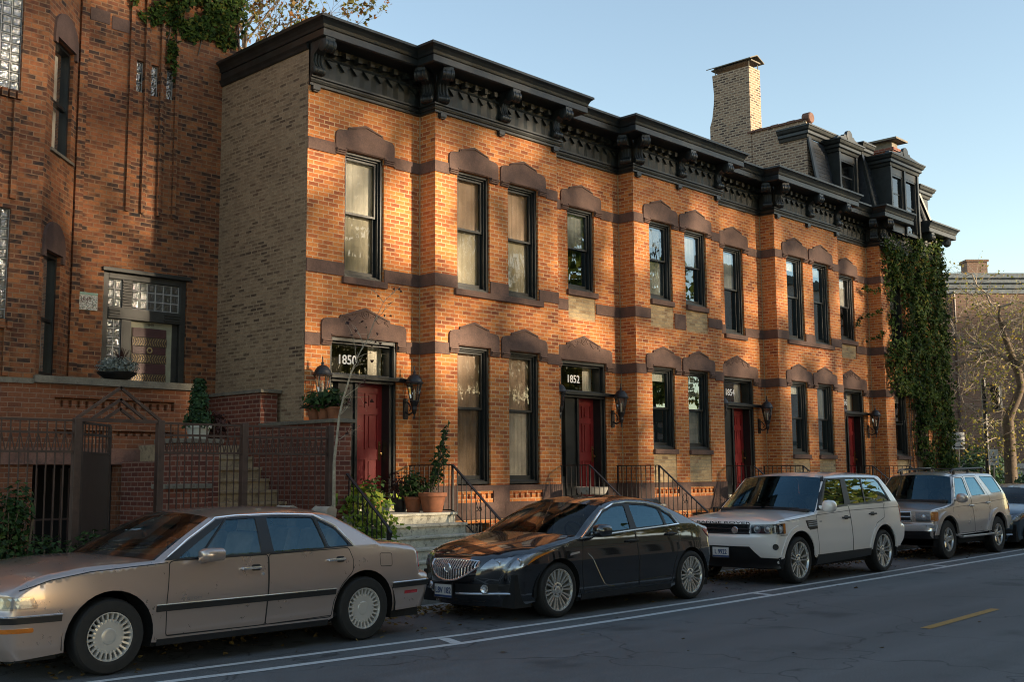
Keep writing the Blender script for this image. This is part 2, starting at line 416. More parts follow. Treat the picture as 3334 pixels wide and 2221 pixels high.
def sash_window(par, x0, x1, z0, z1, Y, glass='wglass', cur=('curtain', 1.0, 1.0), seed=0, frac=.5):
    """double hung timber window set back in a masonry opening that faces -Y"""
    f = MB()
    frame_ring(f, x0, x1, z0, z1, .05, Y+.045, Y+.25)
    frame_ring(f, x0+.05, x1-.05, z0+.05, z1-.05, .03, Y+.09, Y+.25)
    zm = z0+(z1-z0)*frac; i0, i1 = x0+.08, x1-.08
    frame_ring(f, i0, i1, zm-.02, z1-.08, .045, Y+.13, Y+.165)
    frame_ring(f, i0, i1, z0+.08, zm+.02, .045, Y+.17, Y+.205, wb=.08)
    w = f.build('window', M['black'], par, bevel=.004)
    g = MB()
    g.poly([(i0+.04, Y+.15, zm), (i1-.04, Y+.15, zm), (i1-.04, Y+.15, z1-.11), (i0+.04, Y+.15, z1-.11)])
    g.poly([(i0+.04, Y+.19, z0+.12), (i1-.04, Y+.19, z0+.12), (i1-.04, Y+.19, zm), (i0+.04, Y+.19, zm)])
    g.build('pane', M[glass], w)
    d = MB(); d.box(x0, x1, Y+.62, Y+.64, z0, z1); d.box(x0-.02, x0, Y+.25, Y+.62, z0, z1); d.box(x1, x1+.02, Y+.25, Y+.62, z0, z1)
    d.box(x0, x1, Y+.25, Y+.62, z1, z1+.02); d.box(x0, x1, Y+.25, Y+.62, z0-.02, z0)
    d.build('room_shadow_box', M['dark'], w)
    for kind, hi, lo in (cur if isinstance(cur, list) else [cur]):
        c = MB()
        if hi > 0: folds(i0, i1, z1-.1-(z1-.1-zm)*hi, z1-.1, Y+.235, mb=c, seed=seed)
        if lo > 0: folds(i0, i1, zm-(zm-z0-.1)*lo, zm-.004, Y+.245, mb=c, seed=seed+1)
        if c.f: c.build('curtain', M[kind], w)
    return w
def hood_pts(cx, hw, ow, zear, zin, zs, zp):
    """one stepped and gabled lintel stone: half width hw, opening half width ow"""
    L = [(-hw, zear), (-hw, zs-.11), (-hw+.015, zs-.05), (-hw+.06, zs-.012), (-hw+.12, zs), (-hw*.60, zs+.014), (-hw*.575, zs+.075), (-hw*.50, zs+.085), (0, zp)]
    Rr = [(-x, z) for x, z in reversed(L[:-1])]
    return [(cx+x, z) for x, z in L+Rr], [(cx+ow, zear), (cx+ow, zin), (cx-ow, zin), (cx-ow, zear)]
def lintel(par, cx, hw, ow, zear, zin, zs, zp, Y, carve=False):
    top, inn = hood_pts(cx, hw, ow, zear, zin, zs, zp)
    mb = MB(); o = (0, Y, 0); u, v, n = (1,0,0), (0,0,1), (0,-1,0)
    mb.prism(top+inn, o, u, v, n, .034)
    # raised rim under the gable and a moulded under edge
    e = [(cx-hw*.54, zs+.052), (cx, zp-.045), (cx+hw*.54, zs+.052)]
    for a, b in zip(e, e[1:]): mb.bar((a[0], Y-.041, a[1]), (b[0], Y-.041, b[1]), .02, .014)
    mb.box(cx-ow, cx+ow, Y-.05, Y-.0345, zin+.012, zin+.035)
    for s in (-1, 1):                                     # corbels at the springing
        a, b = sorted((cx+s*(ow+.012), cx+s*(hw-.012)))
        for k in range(3): mb.box(a-.004*k, b+.004*k, Y-.045-.012*k, Y-.0342, zear+.035*k+.002, zear+.035*k+.03)
    if carve:
        zc = zs+.13
        def curl(x, z, r, t0, t1, sg, k=22, r1=.012): return [(x+sg*(r+(r1-r)*i/k)*math.cos(t0+(t1-t0)*i/k), Y-.037, z+(r+(r1-r)*i/k)*math.sin(t0+(t1-t0)*i/k)) for i in range(k+1)]
        mb.tube(curl(cx, zc, .10, PI/2, PI/2+4*PI, 1, 40), .009, 5)
        for s in (-1, 1):
            mb.tube([(cx+s*(.10+.42*i/24), Y-.037, zc-.05-.10*(i/24)+.045*math.sin(i/24*3.2*PI)) for i in range(25)], .009, 5)
            mb.tube(curl(cx+s*.24, zc-.02, .055, -.5, 4.2, s), .008, 5)
            mb.tube(curl(cx+s*.46, zc-.12, .04, 1., 6., s), .008, 5)
    return mb.build('window_lintel' if not carve else 'door_lintel', M['stone'], par, bevel=.005)
def console(mb, o, n, t, ztop, zbot, out, w, m=0):
    """scroll bracket: o wall point (x,y), n outward, t along, all plan vectors"""
    o3 = Vector((o[0], o[1], 0)); n3 = Vector((n[0], n[1], 0)); t3 = Vector((t[0], t[1], 0)); z = Vector((0,0,1)); H = ztop-zbot
    prof = [(0, zbot), (.09, zbot+.01), (.13, zbot+.06), (.12, zbot+.14), (.08, zbot+.24), (.10, zbot+.36*H/.6), (.22, zbot+.42*H/.6+.02), (out-.06, ztop-.16), (out, ztop-.09), (out, ztop), (0, ztop)]
    mb.prism(prof, o3-t3*(w/2), n3, z, t3, w, m)
    for a, zz, r in ((out-.085, ztop-.13, .112), (.10, zbot+.08, .07)):
        mb.lathe([(0, -w/2-.028), (r*.55, -w/2-.028), (r, -w/2-.012), (r*.94, 0), (r, w/2+.012), (r*.55, w/2+.028), (0, w/2+.028)], o3+n3*a+z*zz, t3, 14, m)
        for k in (-1, 1): mb.lathe([(r*.98, -.012), (r*1.08, 0), (r*.98, .012)], o3+n3*a+z*zz+t3*(k*w*.27), t3, 14, m)
    for k in (-1, 0, 1):                                  # beads down the front
        mb.tube([o3+n3*(.105+.02)+t3*(k*w*.3)+z*(zbot+.16), o3+n3*.10+t3*(k*w*.3)+z*(zbot+.24), o3+n3*.125+t3*(k*w*.3)+z*(zbot+.37)], .012, 5, m)

X0 = 11.31; PITCH = 5.97; YW = 15.73; YB = 15.3; RE = 2.57; ZC = 8.53
HB = 24.0      # back of the houses
UPB = [5.22, 5.68, 5.24, 5.57]; LOB = [1.58, 2.30, 2.23, 2.24]
LAMP_GLASS = 0
houses = []
HL = ['two storey orange brick row house with a grey-tan side wall and a pale stone stoop',
      'orange brick row house behind the black sedan, with tan brick patches under its windows',
      'orange brick row house behind the pale off-roader, its lower bay windows over plain brick panels',
      'orange brick corner row house with a black mansard attic and ivy over its bay']
def house(k):
    x0 = X0+PITCH*k; xr = x0+RE; xe = x0+PITCH if k < 3 else 35.9
    h = empty('row_house', (x0, YW, 0), HL[k], 'house', 'terraced brick row houses'); houses.append(h)
    L = lambda a: x0+a
    zt = ZC+.02
    up = (L(.81), L(1.70), UPB[k], 7.5)
    bays = [(L(3.13), L(3.99)), (L(4.50), L(5.38))]
    # --- masonry
    w = MB()
    wall(w, (0, YW, 0), (1,0,0), (0,-1,0), (x0, xr, 1.56, zt), [(up[0], up[1], 5.06 if k in (1, 3) else up[2], up[3]), (L(.53), L(2.02), 1.56, 4.15)], .10)
    w.poly([(xr, YB, 1.56), (xr, YW, 1.56), (xr, YW, zt), (xr, YB, zt)])
    ub = 5.06 if k == 1 else UPB[k]
    wall(w, (0, YB, 0), (1,0,0), (0,-1,0), (xr, xe, 1.56, zt), [(a, b, ub, 7.5) for a, b in bays]+[(a, b, 1.5601, 4.15) for a, b in bays], .10)
    w.poly([(xe, YB, 1.56), (xe, YW+(3 if k == 3 else 0), 1.56), (xe, YW+(3 if k == 3 else 0), zt), (xe, YB, zt)])
    if k == 3: w.poly([(xe, YW+3, 0), (xe, HB, 0), (xe, HB, zt), (xe, YW+3, zt)])
    w.poly([(x0, HB, 0), (xe, HB, 0), (xe, HB, zt), (x0, HB, zt)]); w.poly([(x0+.003*(k == 0), YW, 1.56), (x0+.003*(k == 0), HB, 1.56), (x0+.003*(k == 0), HB, zt), (x0+.003*(k == 0), YW, zt)])
    w.poly([(x0, HB, 0), (x0+.003*(k == 0), HB, 1.56), (x0+.003*(k == 0), YW, 1.56)])
    w.build('wall', M['brick'], h)
    # mortar bead in the re-entrant corner
    c = MB(); c.box(xr-.016, xr, YW-.018, YW-.001, 1.56, ZC); c.build('corner_pointing', M['tanbrick'], h)
    rf = MB(); rf.poly([(x0, YW+.02, 9.3), (xe, YW+.02, 9.3), (xe, HB, 9.3), (x0, HB, 9.3)]); rf.poly([(xr, YB+.02, 9.3), (xe, YB+.02, 9.3), (xe, YW+.02, 9.3), (xr, YW+.02, 9.3)])
    rf.build('roof', M['slate'], h)
    if k == 0:
        s = MB(); wall(s, (x0, 0, 0), (0,1,0), (-1,0,0), (YW, HB, 0, 9.32), [], 0); s.build('side_wall', M['sidebrick'], h)
        s = MB(); s.box(x0-.006, x0+.0, YW, YW+.01, 0, 9.2)
    # infill of tan brick under shortened windows, and stone sills
    def infill(*bx): q = MB(); q.box(*bx); q.build('infill_panel', M['tanbrick'], h)
    if k in (1, 3): infill(up[0], up[1], YW+.012, YW+.09, 5.06, up[2]-.12)
    if k == 1:
        for a, b in bays: infill(a, b, YB+.012, YB+.09, 5.06, UPB[k]-.12)
    if k > 0:
        for a, b in bays: infill(a, b, YB+.012, YB+.09, 1.562, LOB[k]-.11)
    def sill(a, b, z, Y, dz=.12):
        q = MB(); q.box(a, b, Y-.06, Y+.09, z-dz, z-.002); q.build('window_sill', M['stone'], h, bevel=.008)
    sill(up[0]-.05, up[1]+.06, up[2], YW)
    if k == 1:
        for a, b in bays: sill(a-.0, b+.0, UPB[k], YB)
        q = MB(); q.box(bays[0][1]+.04, bays[1][0]-.05, YB-.02, YB-.001, 5.07, 5.42); q.build('stone_block', M['stone'], h)
    else: sill(bays[0][0]-.08, bays[1][1]+.1, UPB[k], YB)
    if k > 0:
        for a, b in bays: sill(a-.01, b+.01, LOB[k], YB, .11)
    # --- belt courses
    def belt(z0, z1, cuts, cuts2):
        def run(a, b, Y, cs):
            for c0, c1 in cs+[(b, b)]:
                if c0-a > .02: q = MB(); q.box(a, c0, Y-.022, Y-.001, z0, z1); q.build('belt_course', M['stone'], h)
                a = max(a, c1)
        run(x0+(.0 if z0 > 4 else -.015), xr-.0225, YW, cuts); run(xr-.022, xe+(.02 if k == 3 else 0), YB, cuts2)
        q = MB(); q.box(xr-.0215, xr-.001, YB-.0005, YW-.023, z0, z1)
        q.build('belt_course', M['stone'], h)
    belt(7.375, 7.585, [(L(.60), L(1.93))], [(L(2.93), L(5.62))])
    if k == 1: belt(5.22, 5.45, [(L(.79), L(1.72))], [(bays[0][0]-.02, bays[1][1]+.02)])
    else: belt(5.225, 5.455, [(up[0]-.01, up[1]+.01)], [(bays[0][0]-.01, bays[0][1]+.01), (bays[1][0]-.01, bays[1][1]+.01)])
    belt(3.965, 4.18, [(L(.30), L(2.24))], [(L(2.93), L(5.62))])
    # --- lintels
    lintel(h, L(1.255), .67, .445, 7.40, 7.5, 7.85, 8.035, YW)
    for (zear, zin, zs, zp) in ((7.40, 7.5, 7.835, 8.02), (4.0, 4.15, 4.435, 4.62)):
        for i, (a, b) in enumerate(bays): lintel(h, (a+b)/2, .655, (b-a)/2, zear, zin, zs, zp, YB)
    lintel(h, L(1.275), .95, .745, 3.98, 4.15, 4.46, 4.71, YW, True)
    # --- windows
    cs = [('curtain', 1, 1), ('curtain', 1, 1), ('greycurtain', .6, 1), ('greycurtain', 1, 0), ('curtain', .25, 0)]
    rr = random.Random(k*5+1)
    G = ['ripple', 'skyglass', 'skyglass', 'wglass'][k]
    pick = lambda: cs[rr.choice((2, 3, 3, 4))] if k else [('pinkreflect', 1, 0), ('midcurtain', 0, 1)]
    sash_window(h, up[0], up[1], up[2], 7.5, YW, 'wglass' if k in (0, 3) else 'skyglass', [('curtain', 1, 0), ('midcurtain', 0, 1)] if k == 0 else cs[3], k*10, .52)  # pale upper and dim lower half: sash reflection put into the curtain colour
    for i, (a, b) in enumerate(bays):
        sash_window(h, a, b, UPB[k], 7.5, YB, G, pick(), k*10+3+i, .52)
        sash_window(h, a, b, LOB[k], 4.15, YB, G, ([('pinkreflect', 1, 0), ('browncurtain', 0, 1)] if i == 0 else [('pinkreflect', 1, 0), ('greycurtain', 0, 1)]) if k == 0 else pick(), k*10+6+i, .55 if k == 0 else .50)
    # --- stone base with dentilled brick panels and basement openings
    b = MB(); zb0, zb1 = .93, 1.558
    holes = [(a, c2, 1.24, 1.455) for a, c2 in ((L(3.10), L(4.04)), (L(4.47), L(5.42)))]
    wall(b, (0, YB-.03, 0), (1,0,0), (0,-1,0), (xr-.03, xe, zb0, zb1), holes, .08)
    b.poly([(xr-.03, YB-.03, zb1), (xe, YB-.03, zb1), (xe, YB, zb1), (xr-.03, YB, zb1)]); b.poly([(xr-.03, YB-.03, zb0), (xe, YB-.03, zb0), (xe, YB+.05, zb0), (xr-.03, YB+.05, zb0)])
    b.poly([(xr-.03, YB-.03, zb0), (xr-.03, YW-.03, zb0), (xr-.03, YW-.03, zb1), (xr-.03, YB-.03, zb1)])
    b.box(xr-.028, xr, YB-.028, YW-.03, zb1-.004, zb1)
    wall(b, (0, YW-.03, 0), (1,0,0), (0,-1,0), (x0, xr-.03, .15, zb1), [(L(.53), L(2.02), 1.22, zb1)], .06)
    b.box(L(4.36), L(4.40), YB-.034, YB-.0305, zb0+.02, 1.225); b.box(L(2.98), L(3.0), YB-.034, YB-.0305, zb0+.02, 1.225)
    b.build('stone_base', M['basestone'], h)
    p = MB()
    for a, b2, _, _ in holes:
        p.box(a, b2, YB+.03, YB+.05, 1.24, 1.455)
        nn = 6; st = (b2-a)/nn
        p.box(a, b2, YB-.012, YB+.03, 1.24, 1.315); p.box(a, b2, YB-.01, YB+.03, 1.405, 1.455)
        for q in range(nn): p.box(a+st*q+.02, a+st*q+st*.62, YB-.008, YB+.03, 1.3155, 1.4045)
    lowh = [(L(3.15), L(3.95), .15, .86), (L(4.55), L(5.35), .15, .86)]
    wall(p, (0, YB, 0), (1,0,0), (0,-1,0), (xr, xe, .0, .93), lowh, .2)
    p.poly([(xr, YB, 0), (xr, YW, 0), (xr, YW, .93), (xr, YB, .93)])
    p.build('basement_wall', M['brick'], h)
    for a, b2, c0, c1 in lowh:
        q = MB(); q.box(a, b2, YB+.19, YB+.21, c0, c1)
        for i in range(8): q.bar((a+.05+.1*i, YB+.06, c0), (a+.05+.1*i, YB+.06, c1), .014)
        q.bar((a, YB+.06, c0+.45), (b2, YB+.06, c0+.45), .016); q.build('basement_grille', M['iron'], h)
    # --- doorway
    dx0, dx1 = L(.53), L(2.02); dz0, dz1 = 1.24, 4.15
    f = MB()
    frame_ring(f, dx0, dx1, dz0, dz1, .05, YW+.02, YW+.32, wt=.07, wb=.02)
    frame_ring(f, dx0+.05, dx1-.05, 3.50, dz1-.07, .035, YW+.10, YW+.32)
    f.box(dx0-.02, L(2.28), YW-.075, YW+.015, 3.425, 3.495); f.box(dx0+.05, dx1-.05, YW+.0155, YW+.32, 3.37, 3.4995)
    f.box(L(.80), L(1.17), YW+.12, YW+.32, dz0+.02, 3.369); f.box(L(1.14), L(1.2), YW+.08, YW+.119, dz0+.02, 3.369)
    f.box(L(1.90), dx1-.05, YW+.06, YW+.36, dz0+.02, 3.369)
    for q in range(5): f.box(dx0+.05, L(.80), YW+.21, YW+.24, 1.7+.42*q, 1.73+.42*q)
    f.box(dx0+.05, L(.80), YW+.14, YW+.28, dz0+.02, 1.7)
    fr = f.build('door_frame', M['black'], h, bevel=.006)
    q = MB(); q.poly([(dx0+.05, YW+.2, 1.7), (L(.8), YW+.2, 1.7), (L(.8), YW+.2, 3.37), (dx0+.05, YW+.2, 3.37)]); q.build('sidelight', M['wglass'], fr)
    q = MB(); q.box(dx0, L(2.02), YW+.8, YW+.82, dz0, dz1); q.box(dx0, dx0+.02, YW+.32, YW+.8, dz0, dz1); q.box(dx0, dx1, YW+.32, YW+.8, dz1, dz1+.02); q.build('hall_shadow_box', M['dark'], fr)
    q = MB(); folds(dx0+.06, L(.8), 2.2, 3.3, YW+.3, mb=q, seed=k); q.build('lace_curtain', M['greycurtain'], fr)
    q = MB(); q.poly([(dx0+.08, YW+.17, 3.53), (dx1-.08, YW+.17, 3.53), (dx1-.08, YW+.17, 4.05), (dx0+.08, YW+.17, 4.05)])
    tr = q.build('transom', M['wglass' if k else 'ripple'], h)
    q = MB(); folds(L(1.62), L(1.92), 3.52, 4.05, YW+.33, mb=q, seed=k+40); q.build('transom_curtain', M['curtain'], tr)
    q = MB(); add_text(q, str(1850+2*k), .235, (L([1.02, 1.12, 1.17, 1.10][k]), YW+.162, 3.70), (1,0,0), (0,0,1), wide=.92, bold=.006); q.build('house_number', M['white'], tr)
    # six panel door
    d = MB(); a, b2 = L(1.2), L(1.90); yd = YW+.27
    wd = b2-a; cols_ = [(a+.10, a+wd*.46), (a+wd*.54, b2-.10)]; rows_ = [(dz0+.22, dz0+.80), (dz0+.98, dz0+1.60), (dz0+1.72, dz0+1.98)]
    wall(d, (0, yd, 0), (1,0,0), (0,-1,0), (a, b2, dz0+.02, 3.37), [(c0, c1, r0, r1) for c0, c1 in cols_ for r0, r1 in rows_], .022)
    for c0, c1 in cols_:
        for r0, r1 in rows_:
            d.poly([(c0, yd+.022, r0), (c1, yd+.022, r0), (c1, yd+.022, r1), (c0, yd+.022, r1)])
            d.box(c0+.035, c1-.035, yd+.004, yd+.0215, r0+.035, r1-.035)
    d.poly([(a, yd+.04, dz0), (b2, yd+.04, dz0), (b2, yd+.04, 3.37), (a, yd+.04, 3.37)])
    dr = d.build('door', M['red'], h)
    q = MB(); q.box(b2-.075, b2-.035, yd-.012, yd-.001, dz0+.78, dz0+1.12); q.lathe([(0, -.07), (.026, -.065), (.03, -.045), (.012, -.03), (.012, 0)], (b2-.055, yd-.012, dz0+.90), (0,1,0), 10)
    q.lathe([(0, -.03), (.02, -.025), (.022, 0)], (b2-.055, yd-.012, dz0+1.05), (0,1,0), 10); q.build('door_handle', M['brass'], dr)
    # --- stoop
    s = MB(); a, b2 = L(-.22 if k == 0 else -.02), L(2.14)
    yl = 14.30; s.box(a, b2, yl, YW-.032, .0, 1.08); s.box(a-.02, b2+.02, yl-.03, YW-.033, 1.0805, 1.125)
    for q in range(6):
        z = 1.125-.172*(q+1)
        if z > .18: s.box(a, b2+.0, yl-.25*(q+1), yl-.25*q-.001, 0, z-.045); s.box(a-.02, b2+.02, yl-.25*(q+1)-.03, yl-.25*q-.0015, z-.0445, z)
    s.box(L(.40), L(2.10), YW-.25, YW-.001, 1.1255, 1.238)
    s.build('stoop', M['step'], h, bevel=.012)
    # --- cornice
    path = [(x0, YW), (xr, YW), (xr, YB), (xe, YB), (xe, YW)]
    if k == 3: path = [(x0, YW), (xr, YW), (xr, YB), (xe, YB), (xe, YW+4)]
    dz = .003*k
    cor = MB()
    crown = [(0, 9.243), (.44, 9.25), (.47, 9.27), (.47, 9.375), (.455, 9.38), (.455, 9.40), (.475, 9.405), (.48, 9.42), (.49, 9.46), (.52, 9.515), (.56, 9.55), (.575, 9.555), (.575, 9.60), (-.1, 9.63)]
    crown = [(o, z+dz) for o, z in crown]
    runs = [path]
    if k == 0: runs = [[(x0+.43, HB-5.3), (x0+.43, YW)]+path[1:]]
    if k == 3: runs = [[(x0, YW), (xr, YW), (xr, YB), (33.22, YB)], [(34.35, YB), (xe, YB), (xe, YW+4)]]
    for r_ in runs: mould(cor, r_, crown)
    arch = [(0, 8.50), (.05, 8.50), (.05, 8.545), (.075, 8.55), (.085, 8.585), (.065, 8.60), (.065, 8.625), (.10, 8.635), (.10, 8.665), (.03, 8.69)]
    mould(cor, path, [(o, z+dz) for o, z in arch])
    if k == 0:
        mould(cor, [(x0, HB-5.3), (x0, YW)], [(0, 9.14), (.035, 9.15), (.05, 9.20), (.08, 9.245), (.0, 9.25)])
        cor.box(x0+.30, x0+.55, YW+.35, HB-5.2, 9.3, 9.93)
    cn = cor.build('cornice', M['blackwood'], h)
    # pleated frieze, zigzag apron, cable moulding and modillion blocks
    fz = MB()
    def frieze(p0, p1, nrm):
        p0, p1, nrm = Vector((*p0, 0)), Vector((*p1, 0)), Vector((*nrm, 0)); l = (p1-p0).length; t = (p1-p0).normalized(); z = Vector((0,0,1))
        if k == 3: pass
        nn = max(2, int(round(l/.13))); st = l/nn
        for i in range(nn):
            a_, b_ = (.030, .052) if i % 2 else (.052, .030)
            q0 = p0+t*(st*i); q1 = p0+t*(st*(i+1))
            fz.poly([q0+nrm*a_+z*8.68, q1+nrm*b_+z*8.68, q1+nrm*b_+z*9.24, q0+nrm*a_+z*9.24])
        fz.prism([(.04, 9.005), (.085, 9.01), (.10, 9.03), (.085, 9.055), (.04, 9.06)], p0, nrm, z, t, l)
        n2 = max(1, int(l/.26)); s2 = l/n2
        for i in range(n2):
            c0 = p0+t*(s2*(i+.5))
            tri = [(-s2*.44, 9.0), (0, 8.885), (s2*.44, 9.0)]
            fz.prism(tri, c0+nrm*.045, t, z, nrm, .045)
            fz.prism([(-s2*.16, 9.10), (s2*.16, 9.10), (s2*.16, 9.20), (-s2*.16, 9.20)], c0+nrm*.05, t, z, nrm, .13)
            fz.prism([(-s2*.5, 9.155), (s2*.5, 9.155), (s2*.5, 9.24), (-s2*.5, 9.24)], c0+nrm*.05, t, z, nrm, .05+.0007*(i % 2))
    frieze((x0+.02, YW), (xr-.05, YW), (0, -1)); frieze((xr, YW-.05), (xr, YB), (-1, 0)); frieze((xr, YB), (xe, YB), (0, -1))
    if k == 3: frieze((xe, YB), (xe, YW+3.5), (1, 0))
    fz.build('frieze', M['greenwood'], h)
    def br(o, n, t, m='blackwood'):
        q = MB(); console(q, o, n, t, 9.255, 8.66, .44, .20); q.build('cornice_bracket', M[m], h, smooth=True, angle=40)
    if k == 0: br((x0+.11, YW-.03), (0,-1), (1,0), 'greenwood')
    br((xr+.13, YB-.03), (-.42,-.91), (.91,-.42)); br((xr-.03, YB+.13), (-.91,-.42), (-.42,.91))
    if k < 3: br((L(4.30), YB-.03), (0,-1), (1,0)); br((xe-.12, YB-.03), (0,-1), (1,0))
    else: br((xe-.12, YB-.03), (.5,-.86), (.86,.5)); br((34.6, YB-.03), (0,-1), (1,0))
    for xx, yy in [(xr+.14, YB), (L(4.28), YB), (xe-.10, YB)]+([(x0+.12, YW)] if k == 0 else []):
        q = MB(); q.box(xx-.075, xx+.075, yy-.085, yy-.001, 8.42, 8.498); q.box(xx-.055, xx+.055, yy-.06, yy-.001, 8.395, 8.4195); q.build('drop_block', M['blackwood'], h)
    return h
for k in range(4): house(k)

# ------------------------------------------------------------------ attic of the corner house
h4 = houses[3]
M['claybrown'] = plain('weathered_clay', (.13, .062, .042), .8)
def mansard():
    p = MB(); x = 29.2
    p.box(x, x+.34, 16.12, 24, 8.9, 12.0); pw = p.build('party_wall', M['chimbrick'], h4)
    t = MB()
    for i in range(7): t.box(x-.05, x+.39, 16.2+.27*i, 16.2+.27*(i+1)-.012, 12.001, 12.06+.012*(i % 2))
    t.lathe([(0, 0), (.15, 0), (.17, .03), (.17, .24), (.0, .25)], (x+.17, 16.02, 12.09), (0,1,0), 12); t.build('clay_coping', M['claybrown'], pw)
    c = MB(); c.prism([(17.96, 9.), (19.42, 9.), (19.42, 12.5), (19.33, 12.75), (19.26, 13.2), (19.24, 13.5), (19.29, 14.13), (17.96, 14.13)], (x-.02, 0, 0), (0,1,0), (0,0,1), (1,0,0), .62)
    ch = c.build('chimney', M['chimbrick'], h4)
    cp = MB(); zc = 14.32
    for s in (-1, 1):
        a = x+.29
        cp.prism([(0, .17), (s*.40, .0), (s*.40, .03), (0, .20)], (a, 17.84, zc), (1,0,0), (0,0,1), (0,1,0), 1.6)
    cp.box(x+.03, x+.55, 17.9, 19.35, zc-.02, zc+.02)
    for yy in (17.99, 19.2):
        for xx in (x+.03, x+.53): cp.bar((xx, yy, 14.1), (xx, yy, zc), .02)
    cp.build('chimney_cap', M['coping'], ch)
    s = MB()
    def slope(xa, xb, yb, yt, zb, ztp): s.poly([(xa, yb, zb), (xb, yb, zb), (xb, yt, ztp), (xa, yt, ztp)])
    slope(29.2, 31.75, 15.80, 16.12, 9.5, 11.45); s.poly([(31.7, 15.36, 9.5), (35.88, 15.36, 9.5), (35.1, 15.72, 11.35), (31.7, 15.72, 11.35)])
    s.poly([(31.7, 15.36, 9.5), (31.7, 15.8, 9.5), (31.7, 16.12, 11.35), (31.7, 15.72, 11.35)])
    s.poly([(35.88, 15.36, 9.5), (35.88, 22, 9.5), (35.1, 22, 11.4), (35.1, 15.72, 11.35)])
    s.poly([(29.2, 16.1, 11.44), (34.6, 16.1, 11.44), (34.6, 24, 11.44), (29.2, 24, 11.44)]); s.poly([(31.7, 15.72, 11.35), (35.1, 15.72, 11.35), (35.1, 16.15, 11.35), (31.7, 16.15, 11.35)])
    # slate courses as fine ridges
    for i in range(1, 16):
        f = i/16
        y = 15.8+.32*f-.006; z = 9.5+1.95*f; s.box(29.24, 31.7, y-.004, y+.02, z, z+.008)
        y = 15.36+.36*f-.006; z = 9.5+1.85*f; s.box(31.72, 35.86-.78*f, y-.004, y+.02, z, z+.008)
    s.build('mansard_roof', M['slate'], h4)
    r = MB()
    crown = [(0, -.36), (.05, -.35), (.07, -.27), (.12, -.24), (.12, -.16), (.17, -.13), (.20, -.05), (.22, -.04), (.22, 0), (-.1, .02)]
    mould(r, [(29.2, 17.0), (29.2, 16.12), (31.3, 16.12)], [(o, z+11.82) for o, z in crown])
    mould(r, [(31.7, 16.4), (31.7, 15.70), (32.3, 15.70)], [(o, z+11.72) for o, z in crown])
    mould(r, [(34.2, 15.70), (35.12, 15.70), (35.12, 21)], [(o, z+11.66) for o, z in crown])
    r.bar((29.27, 15.76, 9.6), (29.27, 16.08, 11.5), .16, .05); r.bar((31.72, 15.31, 9.6), (31.72, 15.68, 11.4), .13, .06); r.bar((35.86, 15.33, 9.6), (35.1, 15.7, 11.4), .1, .06); r.bar((34.6, 15.33, 9.6), (34.5, 15.7, 11.4), .08, .05); r.bar((35.3, 15.33, 9.6), (34.95, 15.7, 11.4), .07, .05)
    r.build('mansard_trim', M['blackwood'], h4)
    def dormer(xa, xb, Y, wins, zb, ztop, zpk, back):
        d = MB()
        wall(d, (0, Y, 0), (1,0,0), (0,-1,0), (xa, xb, zb, ztop-.3), [(a, b, c0, c1) for a, b, c0, c1 in wins], .08)
        d.poly([(xa, Y, zb), (xa, Y+back, zb), (xa, Y+back, ztop-.3), (xa, Y, ztop-.3)]); d.poly([(xb, Y, zb), (xb, Y+back, zb), (xb, Y+back, ztop-.3), (xb, Y, ztop-.3)])
        mould(d, [(xa, Y+back), (xa, Y), (xb, Y), (xb, Y+back)], [(o, z+ztop) for o, z in crown])
        d.poly([(xa, Y, ztop), (xb, Y, ztop), (xb, Y+back, ztop), (xa, Y+back, ztop)])
        xm = (xa+xb)/2; d.prism([(xa-xm-.2, 0), (xb-xm+.2, 0), (xb-xm+.15, .06), (.34, .14), (.30, .20), (-.3, .20), (-.34, .14), (xa-xm-.15, .06)], (xm, Y-.1, ztop+.004), (1,0,0), (0,0,1), (0,1,0), .12)
        d.lathe([(0, 0), (.05, 0), (.17, .005), (.17, .10), (.05, .11), (0, .11)], (xm, Y-.12, ztop+.2), (0,1,0), 16)
        for xx in [xa+.03, xb-.03]+([xm] if len(wins) > 1 else []): d.box(xx-.045, xx+.045, Y-.05, Y-.001, zb+.02, ztop-.36)
        o = d.build('dormer', M['blackwood'], h4)
        for a, b, c0, c1 in wins:
            w = MB(); frame_ring(w, a, b, c0, c1, .05, Y+.01, Y+.12); w.box(a, b, Y+.06, Y+.09, (c0+c1)/2-.02, (c0+c1)/2+.02); w.box(a, b, Y+.4, Y+.42, c0, c1)
            w.build('dormer_window', M['black'], o)
            g = MB(); g.poly([(a, Y+.07, c0), (b, Y+.07, c0), (b, Y+.07, c1), (a, Y+.07, c1)]); g.build('pane', M['wglass'], o)
            cu = MB(); folds(a+.05, a+.28, c0, c1, Y+.2, mb=cu, seed=3); cu.build('curtain', M['curtain'], o)
    dormer(30.32, 31.42, 15.73, [(30.42, 31.32, 10.05, 11.0)], 9.45, 11.56, 11.9, .5)
    dormer(32.2, 34.1, 15.05, [(32.3, 33.05, 9.66, 10.78), (33.25, 34.0, 9.05, 10.78)], 9.0, 11.36, 11.7, .8)
    e = MB(); e.box(35.35, 36.1, 15.6, 16.8, 9.5, 10.75); mould(e, [(35.35, 16.8), (35.35, 15.6), (36.1, 15.6), (36.1, 16.8)], [(o, z+11.05) for o, z in crown]); e.box(35.35, 36.1, 15.6, 16.8, 10.75, 11.05)
    e.build('side_dormer', M['blackwood'], h4)
    c = MB(); c.box(34.45, 34.95, 15.95, 17.1, 11.3, 12.15); c.box(34.40, 35.0, 15.9, 17.15, 12.151, 12.24); c2 = c.build('chimney', M['deepbrick'], h4)
